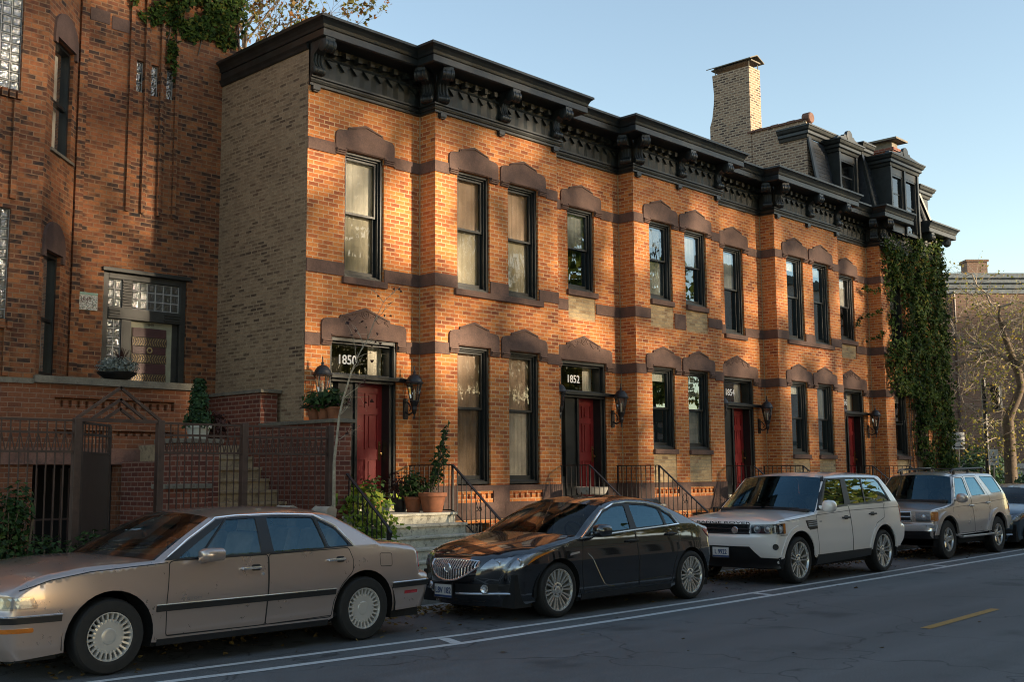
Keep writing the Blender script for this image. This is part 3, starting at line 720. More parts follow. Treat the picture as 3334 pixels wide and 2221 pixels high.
    q = MB(); q.box(34.3, 35.15, 15.75, 17.3, 12.47, 12.53); q.box(34.5, 34.9, 16.0, 17.0, 12.2405, 12.469); q.build('chimney_cap', M['coping'], c2)
    c = MB(); c.box(35.75, 36.0, 15.9, 16.2, 11.05, 11.3); c.build('chimney', M['terra'], h4)
mansard()
# low roof hatches that peep over the cornices
for k, (xa, ya) in enumerate(((14.9, 16.6), (20.1, 16.3))):
    q = MB(); q.box(xa, xa+.9, ya, ya+1.2, 9.3, 9.86+.1*k); q.box(xa-.08, xa+.98, ya-.08, ya+1.28, 9.861+.1*k, 9.91+.1*k); q.build('roof_hatch', M['coping'], houses[k])

# ------------------------------------------------------------------ wall lanterns
def lantern(x, y, z, label):
    t = empty('wall_lantern', (x, y, z), label, 'wall lamp', 'black carriage lanterns beside the doors')
    o = MB(); c = (x, y-.25)
    o.prism([(-.055, -.24), (-.04, -.28), (.04, -.28), (.055, -.24), (.055, .06), (.04, .10), (-.04, .10), (-.055, .06)], (x, y, z+.16), (1,0,0), (0,0,1), (0,-1,0), .022)
    o.tube([(x, y-.02, z+.02), (x, y-.10, z-.04), (x, y-.2, z+.0), (c[0], c[1], z+.10), (c[0], c[1], z+.2)], .016, 6)
    o.tube([(x, y-.02, z+.2), (x, y-.1, z+.17), (x, y-.16, z+.08), (x, y-.12, z+.03)], .011, 6)
    o.lathe([(0, -.12), (.02, -.11), (.012, -.05), (.035, 0), (.05, .05), (.045, .10), (.07, .16), (.085, .20), (.085, .215), (0, .22)], (c[0], c[1], z), (0,0,1), 12)
    for q in range(6):
        a = 2*PI*q/6+.3
        o.bar((c[0]+.075*math.cos(a), c[1]+.075*math.sin(a), z+.21), (c[0]+.135*math.cos(a), c[1]+.135*math.sin(a), z+.52), .013)
    o.build('lantern_arm', M['iron'], t, smooth=True)
    g = MB(); g.lathe([(.072, .215), (.108, .33), (.131, .52)], (c[0], c[1], z), (0,0,1), 6, ph=.3); g.build('lantern_glass', M['lampglass'], t)
    l = MB(); l.lathe([(0, .515), (.165, .515), (.168, .53), (.15, .55), (.135, .60), (.10, .655), (.06, .685), (.03, .69), (.022, .715), (.03, .725), (.012, .75), (.010, .83), (0, .85)], (c[0], c[1], z), (0,0,1), 12)
    l.build('lantern_cap', M['iron'], t, smooth=True, angle=50)
    b = MB(); b.lathe([(0, .22), (.02, .22), (.02, .33), (.0, .335)], (c[0], c[1], z), (0,0,1), 8); b.lathe([(0, .33), (.02, .345), (.018, .38), (0, .43)], (c[0], c[1], z), (0,0,1), 8); b.build('candle_bulb', M['white'], t)
    return t
LN = ['1850', '1852', '1854', '1856']
for k in range(4):
    x0 = X0+PITCH*k
    lantern(x0+.19, YW, 2.91, ['black glass lantern left of the 1850 door, above the ledge of red foliage', 'black glass lantern at the left edge of the 1852 door',
        'black glass lantern at the left edge of the 1854 door', 'black glass lantern at the left edge of the door numbered 1856'][k])
    lantern(x0+2.23, YW, 2.88, 'black glass carriage lantern on the brick to the right of the %s door' % LN[k])

# ------------------------------------------------------------------ stoop railings
def railing(x, level, y0, y1, y2, zl, label):
    """wrought iron rail: level from y0 to y1, then sloping down to y2"""
    m = MB(); zlow = zl-.95
    top = [(x, y0, zl), (x, y1, zl), (x, y2, zlow)]
    if not level: top = top[1:]
    for a, b in zip(top, top[1:]): m.bar(a, b, .05, .018)
    m.bar((x, y2+.005, zlow), (x, y2-.07, zlow-.09), .05, .018); m.bar((x, y2-.07, zlow-.09), (x, y2-.03, zlow-.2), .045, .018)
    base = lambda y: zl-.78 if y >= y1 else zl-.78-(y1-y)*.72
    topz = lambda y: zl if y >= y1 else zl-(y1-y)/(y1-y2)*.95
    if level: m.bar((x, y0, zl-.78), (x, y1, zl-.78), .02, .02)
    m.bar((x, y1, zl-.78), (x, y2, base(y2)), .02, .02)
    for y in ([y0-.02] if level else [])+[y1, y2]: m.bar((x, y, topz(y)), (x, y, base(y)-.16), .032)
    ys = []; y = y1-.12
    while y > y2+.05: ys.append(y); y -= .115
    y = y0-.13
    while level and y > y1+.06: ys.append(y); y -= .13
    for y in ys: m.bar((x, y, topz(y)), (x, y, base(y)), .014)
    yc = (y1+y2)/2-.05; zc = (topz(yc)+base(yc))/2
    for s in (-1, 1):
        for v in (-1, 1):
            m.tube([(x, yc+s*(.045-.04*math.cos(t_*.42)*(1-t_/22)), zc+v*(.13-.05*math.sin(t_*.42)*(1-t_/22))) for t_ in range(16)], .006, 4)
        m.tube([(x, yc+s*.01, zc+.3), (x, yc+s*.05, zc+.22), (x, yc+s*.015, zc+.13)], .006, 4); m.tube([(x, yc+s*.01, zc-.3), (x, yc+s*.05, zc-.22), (x, yc+s*.015, zc-.13)], .006, 4)
    o = m.build('stair_railing', M['iron']); tag(o, label, 'railing', 'wrought iron stoop railings'); return o
for k in range(4):
    x0 = X0+PITCH*k
    a = x0-.14 if k == 0 else x0+.03
    railing(a, k > 0, YW-.05, 14.55, 13.36, 1.93, ['sloping iron railing in front of the bright leafy plants by the 1850 steps'] and ['sloping black iron railing beside the bright leafy plant and the silver-brown sedan',
      'black iron railing at the left side of the 1852 steps, above the black sedan roof', 'black iron railing at the left of the 1854 door steps', 'black iron railing at the left of the 1856 door steps'][k])
    railing(x0+2.30, True, YW-.05, 14.55, 13.36, 1.93, ['black iron railing behind the terracotta pots on the 1850 steps', 'black iron railing right of the 1852 door, sloping down past a stone bowl', 'black iron railing right of the 1854 door, above the white off-roader', 'black iron railing beside the ivy at the right of the 1856 door'][k])
# low picket fence in front of the basement windows
for k in range(3):
    xa, xb = X0+PITCH*k+2.45, X0+PITCH*(k+1)-.12
    m = MB(); y = 13.3
    for z in (1.06, .26): m.bar((xa, y, z), (xb, y, z), .03, .02)
    n = int((xb-xa)/.12)
    for i in range(n+1): m.bar((xa+(xb-xa)*i/n, y, .15), (xa+(xb-xa)*i/n, y, 1.06), .015 if i % 8 else .03)
    tag(m.build('area_fence', M['iron']), ['low black iron fence in front of the bay behind the black sedan hood', 'low black iron fence between the black sedan and the white off-roader', 'low black iron fence behind the white off-roader, before the third bay'][k], 'fence', 'low iron fences before the basements')
SUN_AZ, SUN_EL, SUN_E, SKY_E, EXPO = -64., 11., 3.7, .10, 1.72
LEAVES, DENS = 4600, .45
SUN_DIR = (math.cos(R(SUN_AZ))*math.cos(R(SUN_EL)), math.sin(R(SUN_AZ))*math.cos(R(SUN_EL)), math.sin(R(SUN_EL)))
# X and Z ranges on the facade plane that the low sun reaches through openings cut for it in added slabs and crowns
PATCHES = [(11.42, 11.98, 5.9, 7.35), (13.05, 13.6, 6.25, 7.1), (13.3, 13.62, 5.75, 6.1), (14.0, 14.5, 5.6, 7.45), (11.35, 11.75, 2.9, 4.1), (13.4, 13.9, 3.3, 3.95), (13.95, 14.35, 2.9, 4.3),
 (17.25, 17.7, 5.3, 6.0), (17.25, 17.6, 6.2, 7.0), (17.3, 17.8, 4.25, 4.75), (25.0, 25.5, 5.9, 6.5), (25.9, 26.3, 5.8, 7.1), (29.0, 29.4, 5.6, 6.9), (26.0, 26.4, 3.0, 4.0), (20.2, 20.6, 3.1, 3.9), (15.2, 16.0, 7.9, 8.4), (11.3, 12.3, .2, 1.7), (12.9, 13.6, .5, 1.3), (22.2, 22.7, 4.3, 4.7), (18.9, 19.6, 4.4, 5.0)]
# ------------------------------------------------------------------ ground
def sheet(name, x0, x1, y0, y1, z, mat, kind='structure'):
    m = MB(); m.poly([(x0, y0, z), (x1, y0, z), (x1, y1, z), (x0, y1, z)])
    return tag(m.build(name, mat), kind=kind)
sheet('ground', -400, 700, -300, 600, -.03, M['concrete'])
sheet('road', -200, 300, -2.2, 11.75, 0., M['asphalt'])
sheet('cross_street', 37.6, 46.0, 11.75, 200, 0.002, M['asphalt'])
sheet('gutter', -60, 37.6, 11.02, 11.75, .004, M['concrete'])
m = MB(); m.box(-60, 37.4, 11.75, 11.90, -.02, .15); tag(m.build('kerb', M['concrete'], bevel=.02), kind='structure')
m = MB(); m.box(-60, 37.4, 11.902, 24, -.02, .146); tag(m.build('sidewalk', M['concrete']), kind='structure')
m = MB(); m.box(46.0, 140, 11.75, 80, -.02, .15); tag(m.build('far_sidewalk', M['concrete']), kind='structure')
m = MB(); m.box(-60, 120, -9, -2.2, -.02, .15); tag(m.build('near_sidewalk', M['concrete']), kind='structure')
def stripe(pts, w, name, mat, z=.004):
    m = MB(); L_, R_ = [], []
    for i, p in enumerate(pts):
        a = Vector(pts[max(i-1, 0)]); b = Vector(pts[min(i+1, len(pts)-1)]); d = (b-a).normalized(); n = Vector((-d.y, d.x))*w/2
        L_.append(Vector(p)+n); R_.append(Vector(p)-n)
    for i in range(len(pts)-1): m.poly([(R_[i].x, R_[i].y, z), (R_[i+1].x, R_[i+1].y, z), (L_[i+1].x, L_[i+1].y, z), (L_[i].x, L_[i].y, z)])
    return tag(m.build(name, mat), kind='structure')
stripe([(-20, 10.1), (4.2, 9.56), (6.2, 9.42), (8.8, 9.25), (11, 9.2), (13.6, 9.2), (18, 9.33), (22, 9.52), (27, 9.74), (36, 10.1)], .10, 'lane_line', M['lane'])
stripe([(-20, 9.65), (4.6, 9.13), (6.0, 8.96), (8.4, 8.79), (11, 8.77), (13.2, 8.80), (18, 8.93), (22, 9.09), (25.4, 9.2), (36, 9.6)], .11, 'lane_line', M['lane'])
for a, b in (((8.47, 9.20), (8.33, 8.85)), ((14.62, 9.20), (14.56, 8.87)), ((21.1, 9.42), (21.05, 9.1))):
    stripe([a, b], .13, 'lane_tick', M['lane'], .0042)
stripe([(12.55, 5.70), (14.9, 5.83)], .12, 'centre_dash', M['yellow']); stripe([(20.5, 6.1), (23.5, 6.25)], .12, 'centre_dash', M['yellow']); stripe([(4.5, 5.3), (7.5, 5.45)], .12, 'centre_dash', M['yellow'])

# ------------------------------------------------------------------ leaf helpers
def leaf(mb, p, n, size, rr, m=0, pts=4, curl=.25):
    n = Vector(n).normalized(); u = n.orthogonal().normalized(); a = rr.random()*6.283
    u = (u*math.cos(a)+n.cross(u)*math.sin(a)); v = n.cross(u); s = size*(.65+.7*rr.random())
    p = Vector(p)
    if pts == 4: mb.add([p, p+u*s*.5+v*s*.38+n*s*curl*.4, p+u*s, p+u*s*.5-v*s*.38+n*s*curl*.4], [(0,1,2,3)], m)
    else: mb.add([p, p+u*s*.12+v*s*.46, p+u*s*.42+v*s*.30, p+u*s-n*s*curl*.5, p+u*s*.42-v*s*.30, p+u*s*.12-v*s*.46], [(0,1,2,3), (0,3,4,5)], m)
def rnd_dir(rr):
    while True:
        v = Vector((rr.uniform(-1,1), rr.uniform(-1,1), rr.uniform(-1,1)))
        if .05 < v.length < 1: return v.normalized()
def cloud(mb, c, rad, n, size, rr, m=0, up=.3, pts=4, shell=.35):
    for _ in range(n):
        d = rnd_dir(rr); r_ = shell+(1-shell)*rr.random()**.6
        p = (c[0]+d.x*rad[0]*r_, c[1]+d.y*rad[1]*r_, c[2]+d.z*rad[2]*r_)
        leaf(mb, p, d+rnd_dir(rr)*.8+Vector((0,0,up)), size, rr, m, pts)
def pot(mb, c, r, h, m=0, taper=.68):
    mb.lathe([(0, 0), (r*taper, 0), (r*.93, h*.78), (r*1.02, h*.79), (r*1.05, h*.83), (r*1.05, h), (r*.93, h), (r*.9, h*.86), (0, h*.86)], c, (0,0,1), 24, m)

# ------------------------------------------------------------------ building on the left
lb = empty('apartment_building', (8, 18.5, 0), 'dark mottled red brick building with glass block panels, an angled bay and climbing ivy', 'house')
FY, MY = 17.5, 18.5
def lbuild():
    w = MB()
    door = (9.08, 10.68, 3.34, 5.33)
    slots = [(9.555, 9.70, 8.64, 9.22), (9.845, 9.99, 8.63, 9.21), (10.15, 10.30, 8.64, 9.22)]
    wall(w, (0, MY, 0), (1,0,0), (0,-1,0), (8.5, 11.66, 0, 13), [door]+slots, .14)
    w.poly([(11.66, MY, 0), (11.66, 30, 0), (11.66, 30, 13), (11.66, MY, 13)])
    gl = [(6.15, 7.11, 7.79, 9.9), (6.15, 7.05, 4.17, 5.90)]
    wall(w, (0, FY, 0), (1,0,0), (0,-1,0), (2.0, 7.52, 3.28, 13), gl, .12)
    # angled bay face with its two tall windows, local u along the diagonal
    q2 = math.sqrt(.5); L45 = .98*math.sqrt(2)
    aw = [(.28, 1.10, 7.04, 8.92), (.16, .86, 3.36, 5.36)]
    wall(w, (7.52, FY, 0), (q2, q2, 0), (q2, -q2, 0), (0, L45, 3.28, 13), aw, .12)
    w.box(8.46, 8.60, MY-.12, MY-.001, 3.28, 13)
    w.poly([(2, FY, 13), (7.52, FY, 13), (8.5, MY, 13), (11.66, MY, 13), (11.66, 30, 13), (2, 30, 13)]); w.poly([(2, FY, 0), (2, 30, 0), (2, 30, 13), (2, FY, 13)])
    # ribs that run down from the slots, and ribs under the glass block panels
    for x in (9.44, 9.73, 10.04, 10.34): w.box(x-.035, x+.035, MY-.055, MY-.001, 6.42, 12.9)
    for x in (6.3, 6.55, 6.8, 7.05):
        w.box(x-.045, x+.045, FY-.05, FY-.001, 6.05, 7.62); w.box(x-.045, x+.045, FY-.05, FY-.001, 3.3, 4.1)
    w.build('wall', M['leftbrick'], lb)
    # protruding header courses: rows of single bricks that catch light
    for i in range(8):
        for za in (7.64, 4.02): hd = MB(); hd.box(6.2+.12*i, 6.2+.12*i+.085, FY-.075, FY-.001, za, za+.13); hd.build('projecting_brick', M['leftbrick'], lb)
    s = MB(); s.box(8.66, 9.02, MY-.012, MY-.001, 9.72, 9.95); s.box(9.06, 9.40, MY-.012, MY-.001, 9.66, 9.9)
    s.build('stone_tablet', M['leftstone'], lb)
    # glass block
    def blocks(name, x0_, x1_, z0_, z1_, y, st, thick=.06):
        m_ = MB(); nx = max(1, round((x1_-x0_)/st)); nz = max(1, round((z1_-z0_)/st)); sx = (x1_-x0_)/nx; sz = (z1_-z0_)/nz
        m_.box(x0_, x1_, y+.035, y+.05, z0_, z1_, 1)
        for i in range(nx+1): m_.box(max(x0_, x0_+i*sx-.006), min(x1_, x0_+i*sx+.006), y+.002, y+.0345, z0_, z1_, 1)
        for j in range(nz+1): m_.box(x0_, x1_, y+.003, y+.0344, max(z0_, z0_+j*sz-.006), min(z1_, z0_+j*sz+.006), 1)
        for i in range(nx):
            for j in range(nz):
                a, b, c, d = x0_+i*sx+.008, x0_+(i+1)*sx-.008, z0_+j*sz+.008, z0_+(j+1)*sz-.008
                e = .014
                m_.add([(a, y+.03, c), (b, y+.03, c), (b, y+.03, d), (a, y+.03, d), (a+e, y, c+e), (b-e, y, c+e), (b-e, y, d-e), (a+e, y, d-e)], [(4,5,6,7), (0,1,5,4), (1,2,6,5), (2,3,7,6), (3,0,4,7)], 0)
        return m_.build(name, [M['block'], M['greycurtain']], lb)
    for a, b, c, d in gl: blocks('glass_block_panel', a, b, c, d, FY+.06, .155)
    for a, b, c, d in slots: blocks('glass_block_slot', a, b, c, d, MY+.06, .19)
    # angled windows (flat frames laid on the diagonal)
    o = Vector((7.52, FY, 0)); u = Vector((q2, q2, 0)); n = Vector((q2, -q2, 0)); z = Vector((0,0,1))
    def P(a, c, d=0): return o+u*a+z*c-n*d
    for i, (a, b, c, d) in enumerate(aw):
        f = MB()
        def bx(a0, a1, c0, c1, d0, d1): f.prism([(a0, c0), (a1, c0), (a1, c1), (a0, c1)], P(0, 0, d1), u, z, n, d1-d0)
        bx(a, a+.05, c, d, .06, .2); bx(b-.05, b, c, d, .06, .2); bx(a+.05, b-.05, c, c+.07, .06, .2); bx(a+.05, b-.05, d-.06, d, .06, .2)
        zm = c+(d-c)*.46; bx(a+.05, b-.05, zm-.025, zm+.025, .09, .18)
        bx(a, b, c, d, .5, .52)
        fw = f.build('window', M['black'], lb)
        g = MB(); g.poly([P(a+.05, c+.07, .13), P(b-.05, c+.07, .13), P(b-.05, d-.06, .13), P(a+.05, d-.06, .13)]); g.build('pane', M['wglass'], fw)
        cu = MB(); nn = 12
        for j in range(nn):
            x_, x2_ = a+.06+(b-a-.12)*.55*j/nn+.3*(b-a), a+.06+(b-a-.12)*.55*(j+1)/nn+.3*(b-a)
            cu.poly([P(x_, c+.07, .22+.02*(j % 2)), P(x2_, c+.07, .22+.02*((j+1) % 2)), P(x2_, zm if i else d-.1, .22+.02*((j+1) % 2)), P(x_, zm if i else d-.1, .22+.02*(j % 2))])
        cu.build('curtain', M['greycurtain'], fw)
        sl = MB(); sl.prism([(a-.06, c-.05), (b+.10, c-.05), (b+.10, c-.002), (a-.06, c-.002)], P(0, 0, .06), u, z, n, .10); sl.build('window_sill', M['coping'], lb)
        ar = MB(); w2 = (b-a)/2+.10; cx = (a+b)/2
        pts = [(cx-w2, d-.12), (cx-w2, d+.04)]+[(cx-w2*math.cos(t_*PI/10), d+.04+.46*math.sin(t_*PI/10)**.8) for t_ in range(1, 10)]+[(cx+w2, d+.04), (cx+w2, d-.12), (b-.0, d-.12), (b-.0, d), (a+.0, d), (a+.0, d-.12)]
        ar.prism(pts, P(0, 0, -.0), u, z, n, .045); ar.build('arched_lintel', M['leftstone'], lb)
    # --- doorway
    a, b, c, d = door; y = MY
    f = MB()
    frame_ring(f, a, b, c, d, .11, y+.04, y+.22, wt=.13, wb=.03); f.box(a-.04, b+.05, y-.05, y+.03, d-.02, d+.05)
    f.box(9.45, 9.64, y+.05, y+.22, c+.03, d-.13); f.box(a+.11, b-.11, y+.02, y+.22, 4.50, 4.70)
    f.box(10.46, b-.11, y+.12, y+.3, c+.03, 4.5)
    for k_ in range(3): f.box(a+.12, 9.40, y+.005, y+.0195, 4.53+.05*k_, 4.56+.05*k_); f.box(10.25, b-.12, y+.005, y+.0195, 4.53+.05*k_, 4.56+.05*k_)
    for k_ in range(9): f.box(9.46, 9.63, y+.03, y+.0495, 4.74+.05*k_, 4.765+.05*k_)
    fr = f.build('door_frame', plain_dark, lb, bevel=.006)
    for (x0_, x1_, z0_, z1_, st) in ((9.19, 9.45, 4.71, 5.19, .17), (9.64, 10.56, 4.71, 5.19, .165), (9.19, 9.45, 3.38, 4.49, .15)):
        blocks('glass_block_light', x0_, x1_, z0_, z1_, y+.08, st)
    dm = MB(); dm.box(9.645, 10.459, y+.12, y+.17, 3.37, 4.499, 0)
    x0_, x1_ = 9.70, 10.33; zs = [3.42, 3.57, 3.76, 3.92, 4.06, 4.22, 4.39]
    cols_ = [2, 1, 2, 1, 2, 1]
    for k_ in range(6):
        dm.box(x0_-(.02 if cols_[k_] == 2 else 0), x1_+(.02 if cols_[k_] == 2 else 0), y+.09, y+.1195, zs[k_]+.005, zs[k_+1]-.005, cols_[k_])
        if cols_[k_] == 2:
            zc, hh = (zs[k_]+zs[k_+1])/2, (zs[k_+1]-zs[k_])/2-.012; xm = (x0_+x1_)/2
            for q in range(-6, 7):
                xx = xm+q*.048; dx = .035 if q > 0 else -.035
                for sg in (-1, 1):
                    if q == 0: dm.bar((xm-.03, y+.086, zc-hh*sg), (xm+.03, y+.086, zc+hh*sg), .009, .01, 3)
                    else: dm.bar((xx, y+.086, zc+sg*.004), (xx+dx, y+.086, zc+sg*hh), .010, .01, 3)
        else:
            for q in range(9): dm.box(x0_-.018, x0_, y+.10, y+.1195, zs[k_]+.01+q*.017, zs[k_]+.018+q*.017, 1); dm.box(x1_, x1_+.018, y+.10, y+.1195, zs[k_]+.01+q*.017, zs[k_]+.018+q*.017, 1)
    dm.lathe([(.045, 0), (.06, -.012), (.045, -.02), (.03, -.012), (.045, 0)], ((x0_+x1_)/2, y+.088, 3.99), (0,1,0), 18, 3)
    dr = dm.build('door', [M['palegreen'], M['plum'], M['bandwood'], M['goldline']], lb)
    t = MB(); add_text(t, '1848', .075, (10.03, y+.1185, 4.43), (1,0,0), (0,0,1)); t.build('house_number', M['plum'], dr)
    # mosaic plaque
    p = MB(); p.box(8.565, 8.965, y-.03, y-.001, 4.59, 4.89, 0); p.box(8.565, 8.965, y-.034, y-.0305, 4.845, 4.89, 1)
    rr = random.Random(9)
    for i in range(26):
        for j in range(15):
            if rr.random() < .42: p.box(8.578+.0147*i, 8.578+.0147*i+.011, y-.034, y-.0305, 4.60+.0158*j, 4.60+.0158*j+.012, rr.choice((2, 2, 3, 1)))
    add_text(p, '1848', .10, (8.75, y-.0345, 4.74), (1,0,0), (0,0,1), 2); 
    p.build('mosaic_plaque', [M['tile'], M['tilegreen'], M['plum'], M['coping']], lb)
    # --- porch base with dentils, stone lintel band and dark openings
    b_ = MB()
    wall(b_, (0, FY, 0), (1,0,0), (0,-1,0), (2.0, 10.28, 0, 3.22), [(7.55, 8.92, 0.15, 1.95), (9.26, 9.60, 1.28, 1.95), (7.85, 9.92, 2.86, 3.01), (7.85, 9.92, 2.42, 2.50)], .16)
    b_.poly([(10.28, FY, 0), (10.28, MY, 0), (10.28, MY, 3.22), (10.28, FY, 3.22)])
    n_ = 15
    for i in range(n_): b_.box(7.85+2.07*i/n_+.012, 7.85+2.07*(i+.66)/n_, FY+.02, FY+.1, 2.862, 2.97); b_.box(7.85+2.07*i/n_+.012, 7.85+2.07*(i+.66)/n_, FY+.02, FY+.1, 2.422, 2.47)
    b_.box(7.85, 9.92, FY+.1, FY+.12, 2.42, 3.01)
    b_.build('porch_base', M['basebrick'], lb)
    s = MB(); s.box(2.0, 10.29, FY-.045, FY-.001, 1.955, 2.20); s.box(7.4, 8.95, FY-.06, FY-.0455, 1.96, 2.22)
    s.build('stone_lintel_band', stone('pink_porch_stone', (.20, .10, .07), (.06, .045, .04), amt=.6), lb)
    s = MB(); s.box(7.5, 10.34, FY-.08, MY-.02, 3.222, 3.335); s.box(2, 7.5, FY-.03, FY-.001, 3.2, 3.28); s.build('porch_coping', M['coping'], lb)
    s = MB(); s.box(7.5, 8.95, FY+.9, FY+.92, .15, 2); s.box(7.5, 7.54, FY+.16, FY+.9, .15, 2); s.box(8.93, 8.96, FY+.16, FY+.9, .15, 2); s.build('cellar_shadow_box', M['dark'], lb)
    s = MB(); frame_ring(s, 9.26, 9.60, 1.28, 1.95, .035, FY+.06, FY+.1); s.box(9.42, 9.44, FY+.065, FY+.095, 1.3, 1.93)
    for k_ in range(1, 4): s.box(9.29, 9.57, FY+.066, FY+.094, 1.28+.167*k_-.008, 1.28+.167*k_+.008)
    sw = s.build('cellar_window', M['tile'], lb)
    g = MB(); g.poly([(9.28, FY+.09, 1.3), (9.58, FY+.09, 1.3), (9.58, FY+.09, 1.93), (9.28, FY+.09, 1.93)]); g.build('pane', M['wglass'], sw)
    g = MB(); folds(9.28, 9.58, 1.3, 1.93, FY+.14, mb=g); g.build('curtain', M['greycurtain'], sw)
    # gate leaf of iron bars in the cellar opening
    g = MB()
    for i in range(10): g.bar((7.62+.13*i, FY+.3, .15), (7.62+.13*i, FY+.3, 1.9), .018)
    g.bar((7.55, FY+.3, 1.1), (8.92, FY+.3, 1.1), .03); g.build('cellar_grille', M['brownsteel'], lb)
    # --- front stairs with cheek walls
    s = MB()
    s.box(9.30, 10.90, 16.84, 18.4, .1, 2.27)
    for i in range(12):
        z_ = 2.085-.185*i; yb = 16.839-.245*i
        if z_ > .2: s.box(9.30, 10.90, yb-.245, yb-.0005, 0.1, z_); s.box(9.30, 10.90, yb-.275, yb-.2455, z_-.05, z_-.001)
    s.build('front_steps', M['yellowstep'], lb, bevel=.008)
    for nme, bx in (('stair_wall', (10.902, 11.24, 14.36, 16.40, 0.1, 2.58)), ('stair_wall', (10.902, 11.24, 16.401, 18.2, .1, 3.16)), ('stair_pier', (8.62, 9.26, 15.0, 15.62, .1, 2.24)), ('stair_wall', (8.95, 9.29, 15.621, 17.4, .1, 2.0)), ('planter_wall', (8.19, 8.85, 14.6, 14.96, .1, 1.58))):
        s = MB(); s.box(*bx); s.build(nme, M['deepbrick'], lb)
    for bx in ((10.86, 11.29, 14.30, 16.40, 2.581, 2.64), (10.86, 11.29, 16.34, 18.2, 3.161, 3.22), (8.56, 9.32, 14.965, 15.67, 2.241, 2.31), (8.15, 8.89, 14.56, 14.964, 1.581, 1.65)):
        s = MB(); s.box(*bx); s.build('stair_coping', M['coping'], lb, bevel=.01)
plain_dark = plain('dark_green_black_wood', (.026, .026, .022), .5, var=.3)
M['palegreen'] = plain('pale_green_paint', (.30, .29, .20), .6, var=.2); M['plum'] = plain('plum_panel', (.075, .028, .028), .5, var=.25)
M['bandwood'] = plain('carved_band', (.075, .045, .032), .5); M['goldline'] = plain('gilded_chevron', (.33, .23, .10), .5, .2)
M['tile'] = plain('pale_tile', (.42, .42, .38), .5, var=.2); M['tilegreen'] = plain('green_tile', (.06, .19, .14), .4)
lbuild()

# ------------------------------------------------------------------ steel fence and gate in front of it
def fence():
    f = empty('steel_fence', (8, 13.5, .15), 'tall brown steel picket fence before the mottled brick building', 'fence')
    y = 13.5
    for x in (4.2, 6.35, 7.46, 8.72, 10.17):
        p = MB(); p.box(x-.045, x+.045, y-.045, y+.045, .15, 2.475); p.build('post', M['brownsteel'], f, bevel=.006)
    for xa, xb in ((2.2, 4.155), (4.245, 6.305), (7.505, 8.675), (8.765, 10.125)):
        b = MB()
        for z_ in (2.44, 2.29, 2.06, .3): b.bar((xa, y, z_), (xb, y, z_), .028, .028)
        n = max(2, int(round((xb-xa)/.108)))
        for i in range(1, n):
            x = xa+(xb-xa)*i/n
            b.bar((x, y, .2), (x, y, 2.44), .013)
        for i in range(n):
            x = xa+(xb-xa)*i/n; w_ = (xb-xa)/n
            b.bar((x, y-.008, 2.29), (x+w_/2, y-.008, 2.06), .010); b.bar((x+w_, y-.008, 2.29), (x+w_/2, y-.008, 2.06), .010)
        b.build('picket_panel', M['brownsteel'], f)
    g = MB(); xm = 6.9; g.bar((6.395, y, 2.455), (7.415, y, 2.455), .045, .045)
    for dx, zp in ((.56, 2.88), (.36, 2.73), (.20, 2.61)):
        g.bar((xm-dx, y, 2.47), (xm+.01, y, zp), .035, .035); g.bar((xm+dx, y, 2.47), (xm-.01, y, zp), .035, .035)
    g.build('gate_arch', M['brownsteel'], f)
    gt = MB(); a = Vector((6.42, y+.03, 0)); d = Vector((.724, .69, 0)); W_ = .98
    def q(s, z_): return a+d*(W_*s)+Vector((0, 0, z_))
    for s in (0, 1): gt.bar(q(s, .2), q(s, 2.42), .04)
    for z_ in (.2, 2.05, 2.28, 2.42): gt.bar(q(0, z_), q(1, z_), .03)
    for i in range(1, 8): gt.bar(q(i/8, 2.05), q(i/8, 2.42), .013)
    nn = d.cross(Vector((0,0,1))); gt.prism([(0, .2), (W_, .2), (W_, 2.05), (0, 2.05)], a-nn*.006, d, (0,0,1), nn, .012)
    gt.build('gate_leaf', plain('gate_sheet_steel', (.030, .018, .015), .5), f)
fence()

# ------------------------------------------------------------------ ivy
def ivy_sheet(mb, stems, pts_fn, n, size, rr, thick):
    for _ in range(n):
        r_ = pts_fn(rr)
        if r_ is None: continue
        p, nrm, th = r_
        p = Vector(p)+Vector(nrm)*(.01+thick*th*rr.random()**.7)
        leaf(mb, p, Vector(nrm)+rnd_dir(rr)*.75+Vector((0,0,.25)), size, rr, 0, 6)
def lerp_poly(tab, z):
    for (z0, x0), (z1, x1) in zip(tab, tab[1:]):
        if z0 <= z <= z1: return x0+(x1-x0)*(z-z0)/(z1-z0)
    return tab[-1][1] if z > tab[-1][0] else tab[0][1]
def noise2(x, y, s=1.): return .5+.25*(math.sin(x*3.1*s+math.sin(y*2.3*s)*1.7)+math.sin(y*2.7*s+math.sin(x*3.7*s)*1.3))
rr = random.Random(21)
iv = MB()
left = [(1.2, 33.45), (2.2, 33.35), (3.4, 33.25), (3.9, 33.1), (4.15, 31.95), (4.6, 31.85), (5.2, 31.85), (6.2, 32.2), (7.0, 32.15), (7.8, 31.9), (8.5, 31.95), (8.9, 32.3)]
